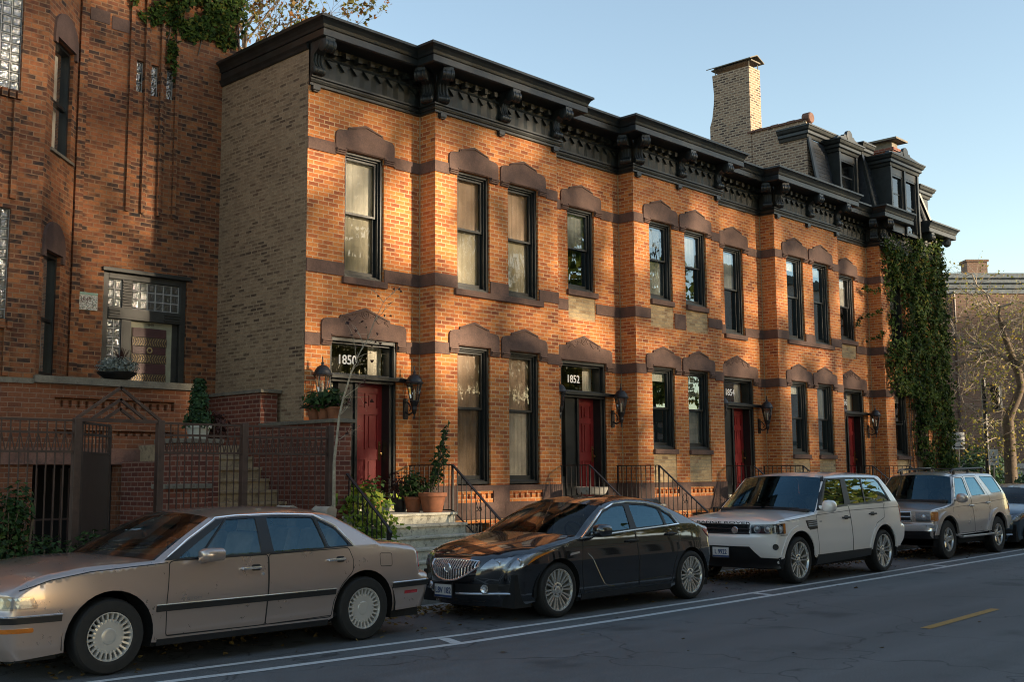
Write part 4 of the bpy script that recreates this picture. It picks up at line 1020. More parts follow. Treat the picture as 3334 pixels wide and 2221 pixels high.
def front(r_):
    z = r_.uniform(1.0, 8.95); x = r_.uniform(31.75, 36.0)
    lx = lerp_poly(left, z)+.22*(noise2(z*2, x)-.5)
    if x < lx-.05: return None
    if z > 8.5 and r_.random() > .35 and not (33.9 < x < 34.4 or x > 35.4): return None
    e = min(1, (x-lx)/.5)
    # bare patches: windows and bricks that still show
    if 32.40 < x < 32.98 and 5.7 < z < 7.35 and r_.random() < .95: return None
    if 32.45 < x < 33.2 and 2.3 < z < 4.05: return None
    if 33.42 < x < 33.72 and 5.9 < z < 7.0 and r_.random() < .8: return None
    if 33.28 < x < 33.7 and z < 3.7 and r_.random() < .62: return None
    if 34.0 < x < 34.55 and 2.35 < z < 3.1 and r_.random() < .9: return None
    if 34.6 < x < 35.05 and z < 3.1 and r_.random() < .85: return None
    dens = .35+.65*e
    if noise2(x, z, 1.2) < .22 and e < .9: return None
    if r_.random() > dens: return None
    return (x, YB-.03, z), (0, -1, 0), (.25+.75*e)*(.5+noise2(x*1.7, z*1.4, 1.3))
ivy_sheet(iv, None, front, 18000, .105, rr, .24)
def side(r_):
    z = r_.uniform(.6, 9.2); y = r_.uniform(YB-.1, YB+3.5); return (35.92, y, z), (1, -.1, 0), (.25+.6*noise2(y, z))
ivy_sheet(iv, None, side, 6000, .11, rr, .20)
for _ in range(500):
    z = rr.uniform(1., 9.1); leaf(iv, (35.92+rr.uniform(-.05, .12), YB-rr.uniform(0, .25), z), rnd_dir(rr)+Vector((.5, -.5, .2)), .11, rr, 0, 6)
for x, z0_, z1_ in ((34.15, 8.8, 9.15), (35.6, 8.9, 9.4), (31.95, 8.3, 8.75)):
    for _ in range(90): leaf(iv, (x+rr.gauss(0, .13), YB-.08-rr.random()*.18, rr.uniform(z0_, z1_)), rnd_dir(rr)+Vector((0, -1, .2)), .11, rr, 0, 6)
for pts in ([(31.8, YB-.03, 6.6), (31.5, YB+.05, 6.45), (31.2, YW-.05, 6.3), (30.9, YW-.05, 6.05)], [(31.85, YB-.03, 5.9), (31.6, YB, 5.75), (31.35, YW-.1, 5.6)], [(31.8, YB-.03, 7.15), (31.4, YB+.2, 7.12), (31.2, YW-.2, 7.2)]):
    for a, b in zip(pts, pts[1:]):
        for _ in range(26):
            f_ = rr.random(); leaf(iv, tuple(a[i]+(b[i]-a[i])*f_+rr.gauss(0, .03) for i in range(3)), rnd_dir(rr)+Vector((0, -1, .2)), .08, rr, 0, 6)
st = MB()
for i in range(16):
    x = 33.2+.16*i; p = [(x, YB-.02, .2)]
    for j in range(14): p.append((p[-1][0]+rr.uniform(-.12, .12), YB-.025, p[-1][2]+.55))
    st.tube(p, [.02-.001*q for q in range(len(p))], 4)
ivo = empty('climbing_ivy', (34, YB, .15), 'dark green ivy covering the end bay of the corner house', 'ivy')
iv.build('foliage', M['ivy'], ivo); st.build('stem', M['bark'], ivo)
iv = MB(); rr = random.Random(5)
def lf(r_):
    x = r_.uniform(9.4, 11.7); z = r_.uniform(8.9, 12.5)
    zl = lerp_poly([(9.4, 10.1), (9.83, 9.92), (10.1, 9.98), (10.4, 9.88), (10.65, 9.84), (11.04, 9.94), (11.3, 9.9), (11.7, 10.05)], x)+.16*(noise2(x*2.5, z)-.5)
    if z < zl: return None
    if noise2(x*2.2, z*2.2) < .2: return None
    return (x, MY-.02, z), (0, -1, 0), min(1, (z-zl)/.4)*(.4+noise2(x*2, z*2))
ivy_sheet(iv, None, lf, 9500, .085, rr, .22)
for _ in range(150): leaf(iv, (10.22+rr.gauss(0, .05), MY-.05-.05*rr.random(), 9.5+rr.gauss(0, .18)), rnd_dir(rr)+Vector((0, -1, .2)), .075, rr, 0, 6)
st = MB()
for i in range(6):
    p = [(10.2+.25*i, MY-.015, 12.6)]
    for j in range(9): p.append((p[-1][0]+rr.uniform(-.1, .1), MY-.02, p[-1][2]-.33))
    st.tube(p, .012, 4)
io = empty('climbing_ivy', (10.6, MY, 9.3), 'green ivy hanging at the top of the mottled brick building', 'ivy')
iv.build('foliage', M['ivy'], io); st.build('stem', M['bark'], io)
# ------------------------------------------------------------------ potted plants and shrubs
rr = random.Random(33)
def potted(name, label, cat, loc, r, h, potmat, build, leafm, group=None, stem='bark'):
    t = empty(name, loc, label, cat, group)
    p = MB(); pot(p, loc, r, h); p.build('pot', M[potmat], t, smooth=True, angle=40)
    s = MB(); s.lathe([(0, h*.862), (r*.89, h*.862)], loc, (0,0,1), 20); s.build('soil', M['soil'], t)
    f, w = MB(), MB(); build(f, w, Vector(loc)+Vector((0, 0, h*.88)))
    if f.f: f.build('foliage', M[leafm], t)
    if w.f: w.build('stem', M[stem], t)
    return t
def strap(mb, p, d, L, w, droop, m=0):
    p = Vector(p); d = Vector(d).normalized(); sd = d.cross(Vector((0,0,1)))
    sd = sd.normalized() if sd.length > .01 else Vector((1,0,0)); pts = []
    for i in range(6):
        f = i/5; q = p+d*(L*f)+Vector((0, 0, -droop*f*f)); ww = w*math.sin(PI*(.12+.88*f)**.8)*.5+.002
        pts.append((q-sd*ww, q+sd*ww+Vector((0,0,w*.15))))
    for a, b in zip(pts, pts[1:]): mb.poly([a[0], a[1], b[1], b[0]], m)
def vine(f, w, o):
    for k in range(6):
        a = rr.uniform(-1, 1); p = [o+Vector((rr.uniform(-.05, .05), rr.uniform(-.05, .05), 0))]
        hgt = rr.uniform(.55, 1.12) if k < 5 else 1.2
        for i in range(9): p.append(p[-1]+Vector((.03+rr.uniform(-.05, .05), rr.uniform(-.05, .05), hgt/9)))
        w.tube(p, .006, 4)
        for q in p[2:]:
            for _ in range(7): leaf(f, q+rnd_dir(rr)*.05, rnd_dir(rr)+Vector((0,-.5,.4)), .065, rr, 0, 6)
def shrubby(n, rad, size, up=.4):
    def g(f, w, o):
        cloud(f, (o.x, o.y, o.z+rad*.8), (rad, rad, rad), n, size, rr, 0, up, 6, .1)
        for _ in range(8): d = rnd_dir(rr); d.z = abs(d.z)+.5; w.tube([o, o+d*rad*.6, o+d*rad], .005, 4)
    return g
def straps(n, L, w):
    def g(f, wd, o):
        for _ in range(n):
            a = rr.random()*6.283; e = rr.uniform(.5, 1.4); strap(f, o, (math.cos(a), math.sin(a), e), L*rr.uniform(.6, 1.1), w, L*rr.uniform(.2, .8))
    return g
potted('potted_plant', 'tall leafy vine in a large terracotta pot at the edge of the 1850 stoop', 'plant', (13.12, 14.52, 1.126), .235, .33, 'terra', vine, 'bush', 'terracotta pots on the 1850 stoop')
potted('potted_plant', 'small leafy plant in the smaller terracotta pot beside the tall vine', 'plant', (12.98, 14.86, 1.126), .16, .26, 'terra', shrubby(260, .26, .075), 'bush', 'terracotta pots on the 1850 stoop')
potted('potted_plant', 'dark reddish twiggy plant in a black pot against the 1850 wall', 'plant', (12.98, 15.2, 1.126), .14, .24, 'plastic', shrubby(240, .27, .06), 'purple')
potted('potted_plant', 'dark spreading plant in a clay pot in front of the red 1850 door', 'plant', (12.0, 14.75, 1.126), .17, .24, 'terra', lambda f, w, o: (straps(46, .42, .05)(f, w, o), shrubby(120, .24, .07)(f, w, o)), 'bush')
potted('potted_plant', 'tall strap-leaved plant above the bright vine left of the 1850 door', 'plant', (11.6, 14.85, 1.126), .16, .3, 'plastic', straps(60, .62, .075), 'fern')
potted('potted_plant', 'purple and green plant in a dark tub at the left of the 1850 stoop', 'plant', (11.25, 14.75, 1.126), .2, .3, 'plastic', lambda f, w, o: (shrubby(320, .30, .085)(f, w, o), straps(30, .4, .05)(f, w, o)), 'bush')
t = empty('trailing_plant', (11.42, 14.35, 1.13), 'bright yellow-green vine trailing over the front of the 1850 steps', 'plant')
f = MB()
for _ in range(900):
    z = rr.uniform(.25, 1.45); x = 11.42+rr.gauss(0, .17+.08*(z > .8)); y = 14.24-(1.3-z)*.62*(z < 1.15)-.05+rr.gauss(0, .07); y = min(y, 14.28 if z < 1.1 else 14.6)
    leaf(f, (x, y, z), rnd_dir(rr)*.6+Vector((.1, -1, .5)), .085, rr, 0, 6)
f.build('foliage', M['fern'], t)
st = MB()
for i in range(9): st.tube([(11.3+.03*i, 14.4, 1.15), (11.3+.03*i+rr.uniform(-.1, .1), 14.2, 1.0), (11.3+.03*i+rr.uniform(-.15, .15), 13.8, .4)], .006, 4)
st.build('stem', M['bark'], t)
def ledge(label, loc, n):
    t = empty('window_box', loc, label, 'plant')
    b = MB(); x, y, z = loc
    for k in range(3): pot(b, (x-.0+.0*k, y+.02+.26*k, z), .125, .2)
    b.build('planter', M['terra'], t, smooth=True, angle=40)
    f, p = MB(), MB()
    for k in range(3):
        cloud(f, (x, y+.02+.26*k, z+.32), (.27, .22, .17), n, .085, rr, 0, .4, 6, .1)
        for _ in range(14): a = rr.random()*6.28; strap(p, (x, y+.26*k, z+.18), (math.cos(a), math.sin(a), .8), .36, .05, .22)
    f.build('foliage', M['bush'], t); p.build('red_foliage', M['purple'], t)
ledge('row of clay planters with red and green leaves below the left 1850 lantern', (11.06, 14.55, 2.641), 120)
t = empty('silver_plant', (8.93, 17.62, 3.336), 'silvery grey shrub in a low bowl before the carved door', 'plant')
b = MB(); b.lathe([(0, 0), (.16, 0), (.30, .10), (.32, .13), (.28, .13), (0, .1)], (8.93, 17.62, 3.336), (0,0,1), 20); b.build('bowl', M['plastic'], t, smooth=True)
f = MB(); cloud(f, (8.93, 17.62, 3.56), (.36, .24, .17), 1500, .045, rr, 0, .5, 4, .3); f.build('foliage', M['silver'], t)
f = MB()
for _ in range(40): a = rr.random()*6.28; strap(f, (9.0, 17.64, 3.6), (math.cos(a)*.5, math.sin(a)*.4, 1), rr.uniform(.2, .36), .022, .05)
f.build('dry_flower', M['purple'], t)
def evergreen(f, w, o):
    w.tube([o, o+Vector((0, 0, .7))], [.02, .006], 5)
    for _ in range(1900):
        h = rr.random()**1.2*.72; a0 = rr.random()*6.28; r_ = (.22*(1-h/.85)**.8+.03)*(.55+.6*noise2(a0*1.3, h*7))*rr.random()**.45; a = a0
        leaf(f, o+Vector((r_*math.cos(a), r_*math.sin(a), h)), Vector((math.cos(a), math.sin(a), .6))+rnd_dir(rr)*.5, .055, rr, 0, 4)
potted('potted_conifer', 'small pointed evergreen in a cream vase on the brick stair pier', 'plant', (9.08, 15.3, 2.311), .19, .20, 'palevase' if 'palevase' in M else 'tile', evergreen, 'conifer')
t = empty('shrub', (9.42, 15.45, 2.01), 'dark red leafed shrub beside the small evergreen on the brick pier', 'plant')
f = MB(); cloud(f, (9.45, 15.45, 2.48), (.22, .22, .28), 520, .07, rr, 0, .3, 6, .1); f.build('foliage', M['purple'], t)
s = MB(); s.tube([(9.3, 15.45, 2.2), (9.45, 15.45, 2.5)], .012, 5); s.build('stem', M['bark'], t)
t = empty('shrub', (5.2, 13.1, .15), 'sprawling dark green bush before the brown steel fence, behind the sedan hood', 'shrub')
f, w = MB(), MB()
for c, rad, n in (((4.6, 13.0, .75), (.6, .35, .65), 1300), ((5.15, 13.0, .95), (.42, .3, .70), 1000), ((5.45, 13.0, 1.35), (.20, .2, .38), 260), ((5.7, 13.0, .62), (.6, .35, .5), 1300), ((6.4, 13.05, .62), (.45, .3, .52), 900), ((6.95, 13.1, .75), (.28, .25, .52), 380), ((3.9, 13, .9), (.6, .4, .8), 700)):
    cloud(f, c, rad, int(n*1.7), .062, rr, 0, .5, 6, .15)
    for _ in range(7): d = rnd_dir(rr); w.tube([(c[0], c[1], .15), (c[0]+d.x*.15, c[1]+d.y*.1, c[2]*.6), (c[0]+d.x*rad[0], c[1]+d.y*rad[1], c[2]+abs(d.z)*rad[2])], .007, 4)
f.build('foliage', M['bush'], t); w.build('stem', M['bark'], t)
for k, (x, y) in enumerate(((17.95, 14.75), (23.9, 14.75))):
    b = MB(); b.lathe([(0, 0), (.17, 0), (.15, .04), (.09, .10), (.10, .14), (.28, .24), (.33, .34), (.35, .37), (.31, .37), (.25, .3), (0, .28)], (x-.35, y, 1.126), (0,0,1), 24)
    tag(b.build('stone_urn', M['concrete'], smooth=True), ['grey stone bowl planter on the 1852 landing, behind the black sedan roof', 'grey stone bowl planter on the 1854 landing, behind the white wagon'][k], 'planter')

# ------------------------------------------------------------------ trees
def twig(w, lf, p, d, L, r, depth, lm, lsize, ln, spread=.75, grav=.0):
    n = 4; pts = [Vector(p)]; rs = [r]; d = Vector(d).normalized()
    for i in range(n):
        d = (d+rnd_dir(rr)*.26+Vector((0, 0, grav))).normalized(); pts.append(pts[-1]+d*(L/n)); rs.append(r*(1-.5*(i+1)/n))
    w.tube(pts, rs, 5 if r > .02 else 3, caps=False)
    if depth == 0:
        for _ in range(ln): q = pts[rr.randint(1, n)]; leaf(lf, q+rnd_dir(rr)*.07, rnd_dir(rr), lsize, rr, 0, 6)
        return
    for i in range(rr.randint(2, 3)):
        k = rr.randint(2, n); twig(w, lf, pts[k], d+rnd_dir(rr)*spread, L*rr.uniform(.6, .82), rs[k]*.72, depth-1, lm, lsize, ln, spread, grav)
M['sunlitbark'] = plain('sunlit_toned_bark', (.30, .25, .19), .9, var=.35, scale=14, bstr=.5)  # bark colour lightened so the branches look sunlit
# bare street tree at the far corner: the limbs seen in the photograph, then twigs
t = empty('street_tree', (42.03, 15.63, .15), 'gnarled street tree with bare branches toned as sunlit and a few yellow leaves', 'tree')
w, lf = MB(), MB()
limbs = {'trunk': [(42.03, 15.65, 0.0), (42.03, 15.63, 1.48), (42.04, 15.61, 2.82), (42.03, 15.61, 3.61), (42.08, 15.48, 3.95), (42.15, 15.29, 4.4), (42.2, 15.15, 4.79), (42.18, 15.21, 5.3), (42.14, 15.34, 5.7)],
 'main': [(42.14, 15.34, 5.7), (42.1, 15.44, 6.11), (42.06, 15.55, 6.57), (42.02, 15.65, 7.09), (42.0, 15.71, 7.38), (42.02, 15.65, 7.78)],
 'right1': [(42.2, 15.15, 4.79), (42.26, 15.02, 5.18), (42.3, 14.89, 5.92), (42.3, 14.6, 6.7), (42.5, 14.2, 7.6)], 'right2': [(42.17, 15.25, 5.53), (42.21, 15.14, 5.7), (42.28, 14.95, 5.78), (42.5, 14.3, 6.1)],
 'left1': [(42.14, 15.34, 5.7), (42.06, 15.53, 5.71), (41.98, 15.77, 5.98), (41.89, 16.01, 6.13), (41.79, 16.26, 6.08), (41.68, 16.56, 5.89), (41.55, 16.92, 5.76), (41.41, 17.27, 5.83)],
 'left2': [(41.89, 15.98, 6.13), (41.85, 16.1, 6.3), (41.74, 16.39, 6.39), (41.59, 16.79, 6.51), (41.48, 17.08, 6.78), (41.41, 17.28, 7.08), (41.38, 17.37, 7.35), (41.32, 17.52, 7.3)],
 'up1': [(41.99, 15.71, 7.35), (41.87, 16.06, 7.46), (41.74, 16.4, 7.56), (41.75, 16.38, 7.88), (41.74, 16.41, 8.18)], 'up2': [(42.02, 15.65, 7.73), (42.13, 15.35, 7.83), (42.29, 14.91, 7.86)],
 'up3': [(42.04, 15.6, 7.03), (42.12, 15.38, 7.14), (42.23, 15.08, 7.35), (42.29, 14.92, 7.57)], 'up4': [(41.96, 15.8, 7.68), (41.87, 16.04, 7.92), (41.85, 16.1, 8.27), (41.77, 16.32, 8.58), (41.73, 16.43, 9.0)],
 'low1': [(42.02, 15.65, 2.82), (41.95, 15.83, 3.02), (41.89, 15.99, 3.22), (41.88, 16.03, 3.48)], 'low2': [(42.05, 15.56, 3.72), (41.96, 15.79, 3.9), (41.93, 15.88, 4.13), (41.82, 16.18, 4.19)],
 'low3': [(42.07, 15.5, 3.89), (41.97, 15.79, 4.01), (41.84, 16.14, 3.96), (41.67, 16.58, 3.97), (41.53, 16.97, 4.2), (41.49, 17.06, 4.55), (41.56, 16.88, 4.77), (41.61, 16.74, 5.0)],
 'mid': [(41.77, 16.31, 6.02), (41.74, 16.39, 6.49), (41.69, 16.53, 6.84), (41.64, 16.66, 7.43)], 'mid2': [(41.55, 16.92, 5.76), (41.52, 16.98, 5.47), (41.57, 16.86, 5.12)]}
w2 = MB()
for nme, pts in limbs.items():
    r0 = {'trunk': .21, 'main': .15, 'left1': .085, 'left2': .07, 'right1': .12}.get(nme, .05); k = len(pts)
    jit = [Vector(p)+(Vector((rr.uniform(-.25, .25), 0, 0)) if nme not in ('trunk', 'main') and i else Vector()) for i, p in enumerate(pts)]
    if nme == 'trunk': rs = [.27, .235, .21, .19, .17, .16, .15, .145, .14]
    else: rs = [r0*(1-.72*i/(k-1)) for i in range(k)]
    (w if nme in ('trunk', 'main', 'right1') else w2).tube(jit, rs, 8 if r0 > .06 else 5)
    if nme == 'trunk': continue
    for i in range(1, k):
        for _ in range(2 if nme in ('main', 'right1') else 3):
            d = rnd_dir(rr); d.z = d.z*.8+.05; twig(w2, lf, jit[i], d, rr.uniform(.6, 1.1), .019, 2, 0, .085, 2, .9, -.03)
for _ in range(420):
    leaf(lf, (42.0+rr.uniform(-.8, .8), 15.7+rr.uniform(-.9, 2.0), rr.gauss(2.9, .55)), rnd_dir(rr), .10, rr, 0, 6)
w.build('trunk', M['bark'], t, smooth=True, angle=60); w2.build('crown_branching', M['sunlitbark'], t, smooth=True, angle=60); lf.build('foliage', M['sparse'], t)
# tree whose crown shows over the roof at the left
t = empty('background_tree', (16.6, 26.5, .15), 'tree with thinning russet leaves rising behind the first roof', 'tree')
w, lf = MB(), MB()
w.tube([(16.0, 26.5, .1), (15.9, 26.4, 5), (16.0, 26.3, 9.5), (16.1, 26, 11.5)], [.3, .26, .2, .14], 8)
for p, d, L in (((16.0, 26.3, 9.5), (-.35, -.3, 1), 2.6), ((16.0, 26.1, 10.5), (.1, -.4, 1), 2.5), ((16.1, 26, 11.5), (.35, -.3, .9), 2.3), ((16.0, 26, 11.4), (-.2, -.5, 1), 2.4), ((16.0, 26.3, 9.9), (.45, -.2, .9), 2.6), ((16.0, 26.3, 10.4), (-.3, -.7, .8), 2.4), ((16.0, 26.2, 11), (.3, 0, .9), 2.6), ((16.0, 26.2, 11.2), (-.1, .1, .9), 2.6)):
    twig(w, lf, p, d, L, .08, 4, 0, .105, 10, .8, .02)
w.build('trunk', M['bark'], t); lf.build('foliage', M['autumn'], t)
# thin sapling at the kerb side of the stoop
t = empty('sapling', (10.06, 13.2, .15), 'thin bare sapling with a pale trunk leaning across the 1850 doorway', 'tree')
w, lf = MB(), MB()
pts = [(10.06, 13.2, .1), (10.03, 13.2, 1.2), (10.03, 13.2, 1.91), (10.04, 13.2, 2.04), (10.07, 13.2, 2.26), (10.11, 13.2, 2.6), (10.18, 13.2, 2.86), (10.3, 13.2, 3.19), (10.42, 13.2, 3.46), (10.53, 13.2, 3.64), (10.62, 13.2, 3.76), (10.75, 13.2, 4.05), (10.92, 13.2, 4.35)]
w.tube(pts, [.034, .028, .024, .022, .019, .017, .015, .013, .011, .009, .008, .006, .004], 7)
for i in range(4, 13):
    for _ in range(2): d = Vector((rr.uniform(-.5, 1), rr.uniform(-.6, .6), rr.uniform(.1, .9))); twig(w, lf, pts[i], d, rr.uniform(.22, .42), .006, 1, 0, .06, 1, .7)
w.build('trunk', M['birch'], t, smooth=True, angle=60); lf.build('foliage', M['purple'], t)
# shrubs at the far corner
for k, (c, rad, n, lab) in enumerate((((37.6, 15.6, .95), (1.5, .8, .95), 2600, 'dark hedge at the foot of the ivy covered corner'), ((43.6, 17.6, 1.3), (2.6, 1.6, 1.5), 3200, 'dark green bushes behind the corner signposts'), ((41.6, 14.7, .95), (1.3, .7, .75), 1800, 'clipped dark shrub around the foot of the street tree'))):
    t = empty('shrub', (c[0], c[1], .15), lab, 'shrub'); f = MB(); cloud(f, c, rad, n, .15, rr, 0, .4, 6, .35); f.build('foliage', M['conifer'], t)
    s = MB()
    for _ in range(9): s.tube([(c[0]+rr.uniform(-.6, .6)*rad[0], c[1], .1), (c[0]+rr.uniform(-.7, .7)*rad[0], c[1]+rr.uniform(-.4, .4), c[2]+.4*rad[2])], .02, 4)
    s.build('stem', M['bark'], t)

# ------------------------------------------------------------------ corner signs and signal
def signpost(loc, wdt, hgt, ztop, lines, label, arrow=False, face=(-.72, -.69)):
    t = empty('street_sign', loc, label, 'street sign', None); x, y, z = loc
    p = MB(); p.bar((x, y, z), (x, y, ztop+.05), .05, .05); p.build('post', M['steel'], t)
    n = Vector((*face, 0)).normalized(); u = Vector((-n.y, n.x, 0)); u = -u if u.dot(Vector((.69, -.72, 0))) < 0 else u
    s = MB(); s.prism([(-wdt/2, ztop-hgt), (wdt/2, ztop-hgt), (wdt/2, ztop), (-wdt/2, ztop)], Vector((x, y, 0))+n*.03, u, (0,0,1), n, .008, 0)
    for i, (txt, sz) in enumerate(lines): add_text(s, txt, sz, Vector((x, y, ztop-.06-(i+1)*hgt/(len(lines)+1.2)))+n*.0405, u, (0,0,1), 1, bold=.004)
    if arrow: s.prism([(-wdt*.34, -.012), (wdt*.12, -.012), (wdt*.12, -.045), (wdt*.36, 0), (wdt*.12, .045), (wdt*.12, .012), (-wdt*.34, .012)], Vector((x, y, ztop-hgt+.09))+n*.0385, u, (0,0,1), n, .002, 1)
    s.build('sign_panel', [M['white'], M['plastic']], t)
signpost((41.45, 17.24, .15), .46, .62, 3.20, [('NO', .15), ('TURN', .13), ('', .1)], 'white sign with a black arrow beside the ivy covered wall', True)
signpost((41.83, 16.15, .15), .36, .58, 2.56, [('2', .15), ('HR', .13), ('PARK', .10)], 'white parking sign between the bushes and the tree trunk')
t = empty('traffic_signal', (41.84, 16.14, .15), 'black traffic signal on a pole behind the bare branches', 'traffic light')
p = MB(); p.tube([(42.2, 16.5, .15), (42.2, 16.5, 5.15)], .085, 10); p.lathe([(.1, 0), (.1, .06), (0, .1)], (42.2, 16.5, 5.12), (0,0,1), 10); p.bar((42.2, 16.5, 4.9), (42.35, 16.05, 4.9), .05); p.build('post', M['iron'], t)
s = MB(); s.box(42.22, 42.5, 15.95, 16.25, 3.95, 4.85)
for q in range(3): s.lathe([(.13, 0), (.14, .2), (.12, .2), (.11, .01), (0, .01)], (42.225, 16.1, 4.7-.29*q), (-1,-.2,0), 12)
s.build('signal_head', M['plastic'], t, bevel=.02)
s = MB()
for q, mi in ((0, 0), (1, 1), (2, 2)): s.lathe([(.0, -.02), (.1, -.012)], (42.222, 16.1, 4.7-.29*q), (-1,-.2,0), 12, mi)
s.build('signal_lens', [M['redlens'], M['amber'], M['tilegreen']], t)

# ------------------------------------------------------------------ far building at the right
def farb():
    q = math.sqrt(.5); o = Vector((50.2, 25.8, 0)); u = Vector((.72, -.694, 0)).normalized(); n = Vector((-u.y*-1, -u.x, 0)); n = Vector((u.y, -u.x, 0))
    z = Vector((0,0,1)); t = empty('far_building', tuple(o), 'plain brown brick building with a grey cornice beyond the corner tree', 'house')
    W_ = 16
    w = MB(); wall(w, o, u, n, (0, W_, 0, 10.6), [(3.75, 4.25, 8.9, 10.0), (3.75, 4.25, 5.2, 6.6)], .1)
    bk = -n*8
    w.poly([o, o+bk, o+bk+z*10.6, o+z*10.6]); w.poly([o+z*10.6, o+u*W_+z*10.6, o+u*W_+bk+z*10.6, o+bk+z*10.6]); w.build('wall', M['farbrick'], t)
    c = MB(); a = offs([(o.x, o.y), (o.x+u.x*W_, o.y+u.y*W_)], 0)
    path = [tuple(o.xy), tuple((o+u*W_).xy)]
    mould(c, path, [(0, 10.3), (.06, 10.32), (.06, 10.5), (.16, 10.56), (.18, 10.75), (.30, 10.8), (.30, 10.98), (.42, 11.02), (.44, 11.25), (-.3, 11.3)]); c.build('cornice', M['bluegrey'], t)
    s = MB(); s.prism([(0, 0), (W_, 0), (W_, 1.9), (0, 1.9)], o+n*.001, u, z, n, .05); s.prism([(0, 1.9), (W_, 1.9), (W_, 2.15), (0, 2.15)], o+n*.001, u, z, n, .16); s.build('stone_base', M['concrete'], t)
    ch = MB(); p0 = o+u*6.0-n*1.0
    ch.prism([(0, 10.6), (1.0, 10.6), (1.0, 11.95), (0, 11.95)], p0, u, z, n, .7); ch.prism([(-.06, 11.95), (1.06, 11.95), (1.06, 12.05), (-.06, 12.05)], p0-n*.06, u, z, n, .82); ch.build('chimney', M['farbrick'], t)
    d = MB(); d.tube([o+u*5.1+n*.08+z*.2, o+u*5.1+n*.08+z*10.4], .06, 8); d.build('downpipe', M['brownsteel'], t)
    for (a, b, c0, c1) in [(3.75, 4.25, 8.9, 10.0), (3.75, 4.25, 5.2, 6.6)]:
        g = MB(); g.prism([(a, c0), (b, c0), (b, c1), (a, c1)], o-n*.09, u, z, -n, .03); gw = g.build('window', M['white'], t)
        g = MB(); g.prism([(a+.06, c0+.06), (b-.06, c0+.06), (b-.06, c1-.06), (a+.06, c1-.06)], o-n*.08, u, z, n, .005); g.build('pane', M['wglass'], gw)
M['bluegrey'] = plain('blue_grey_cornice', (.10, .125, .145), .6, var=.3)
farb()
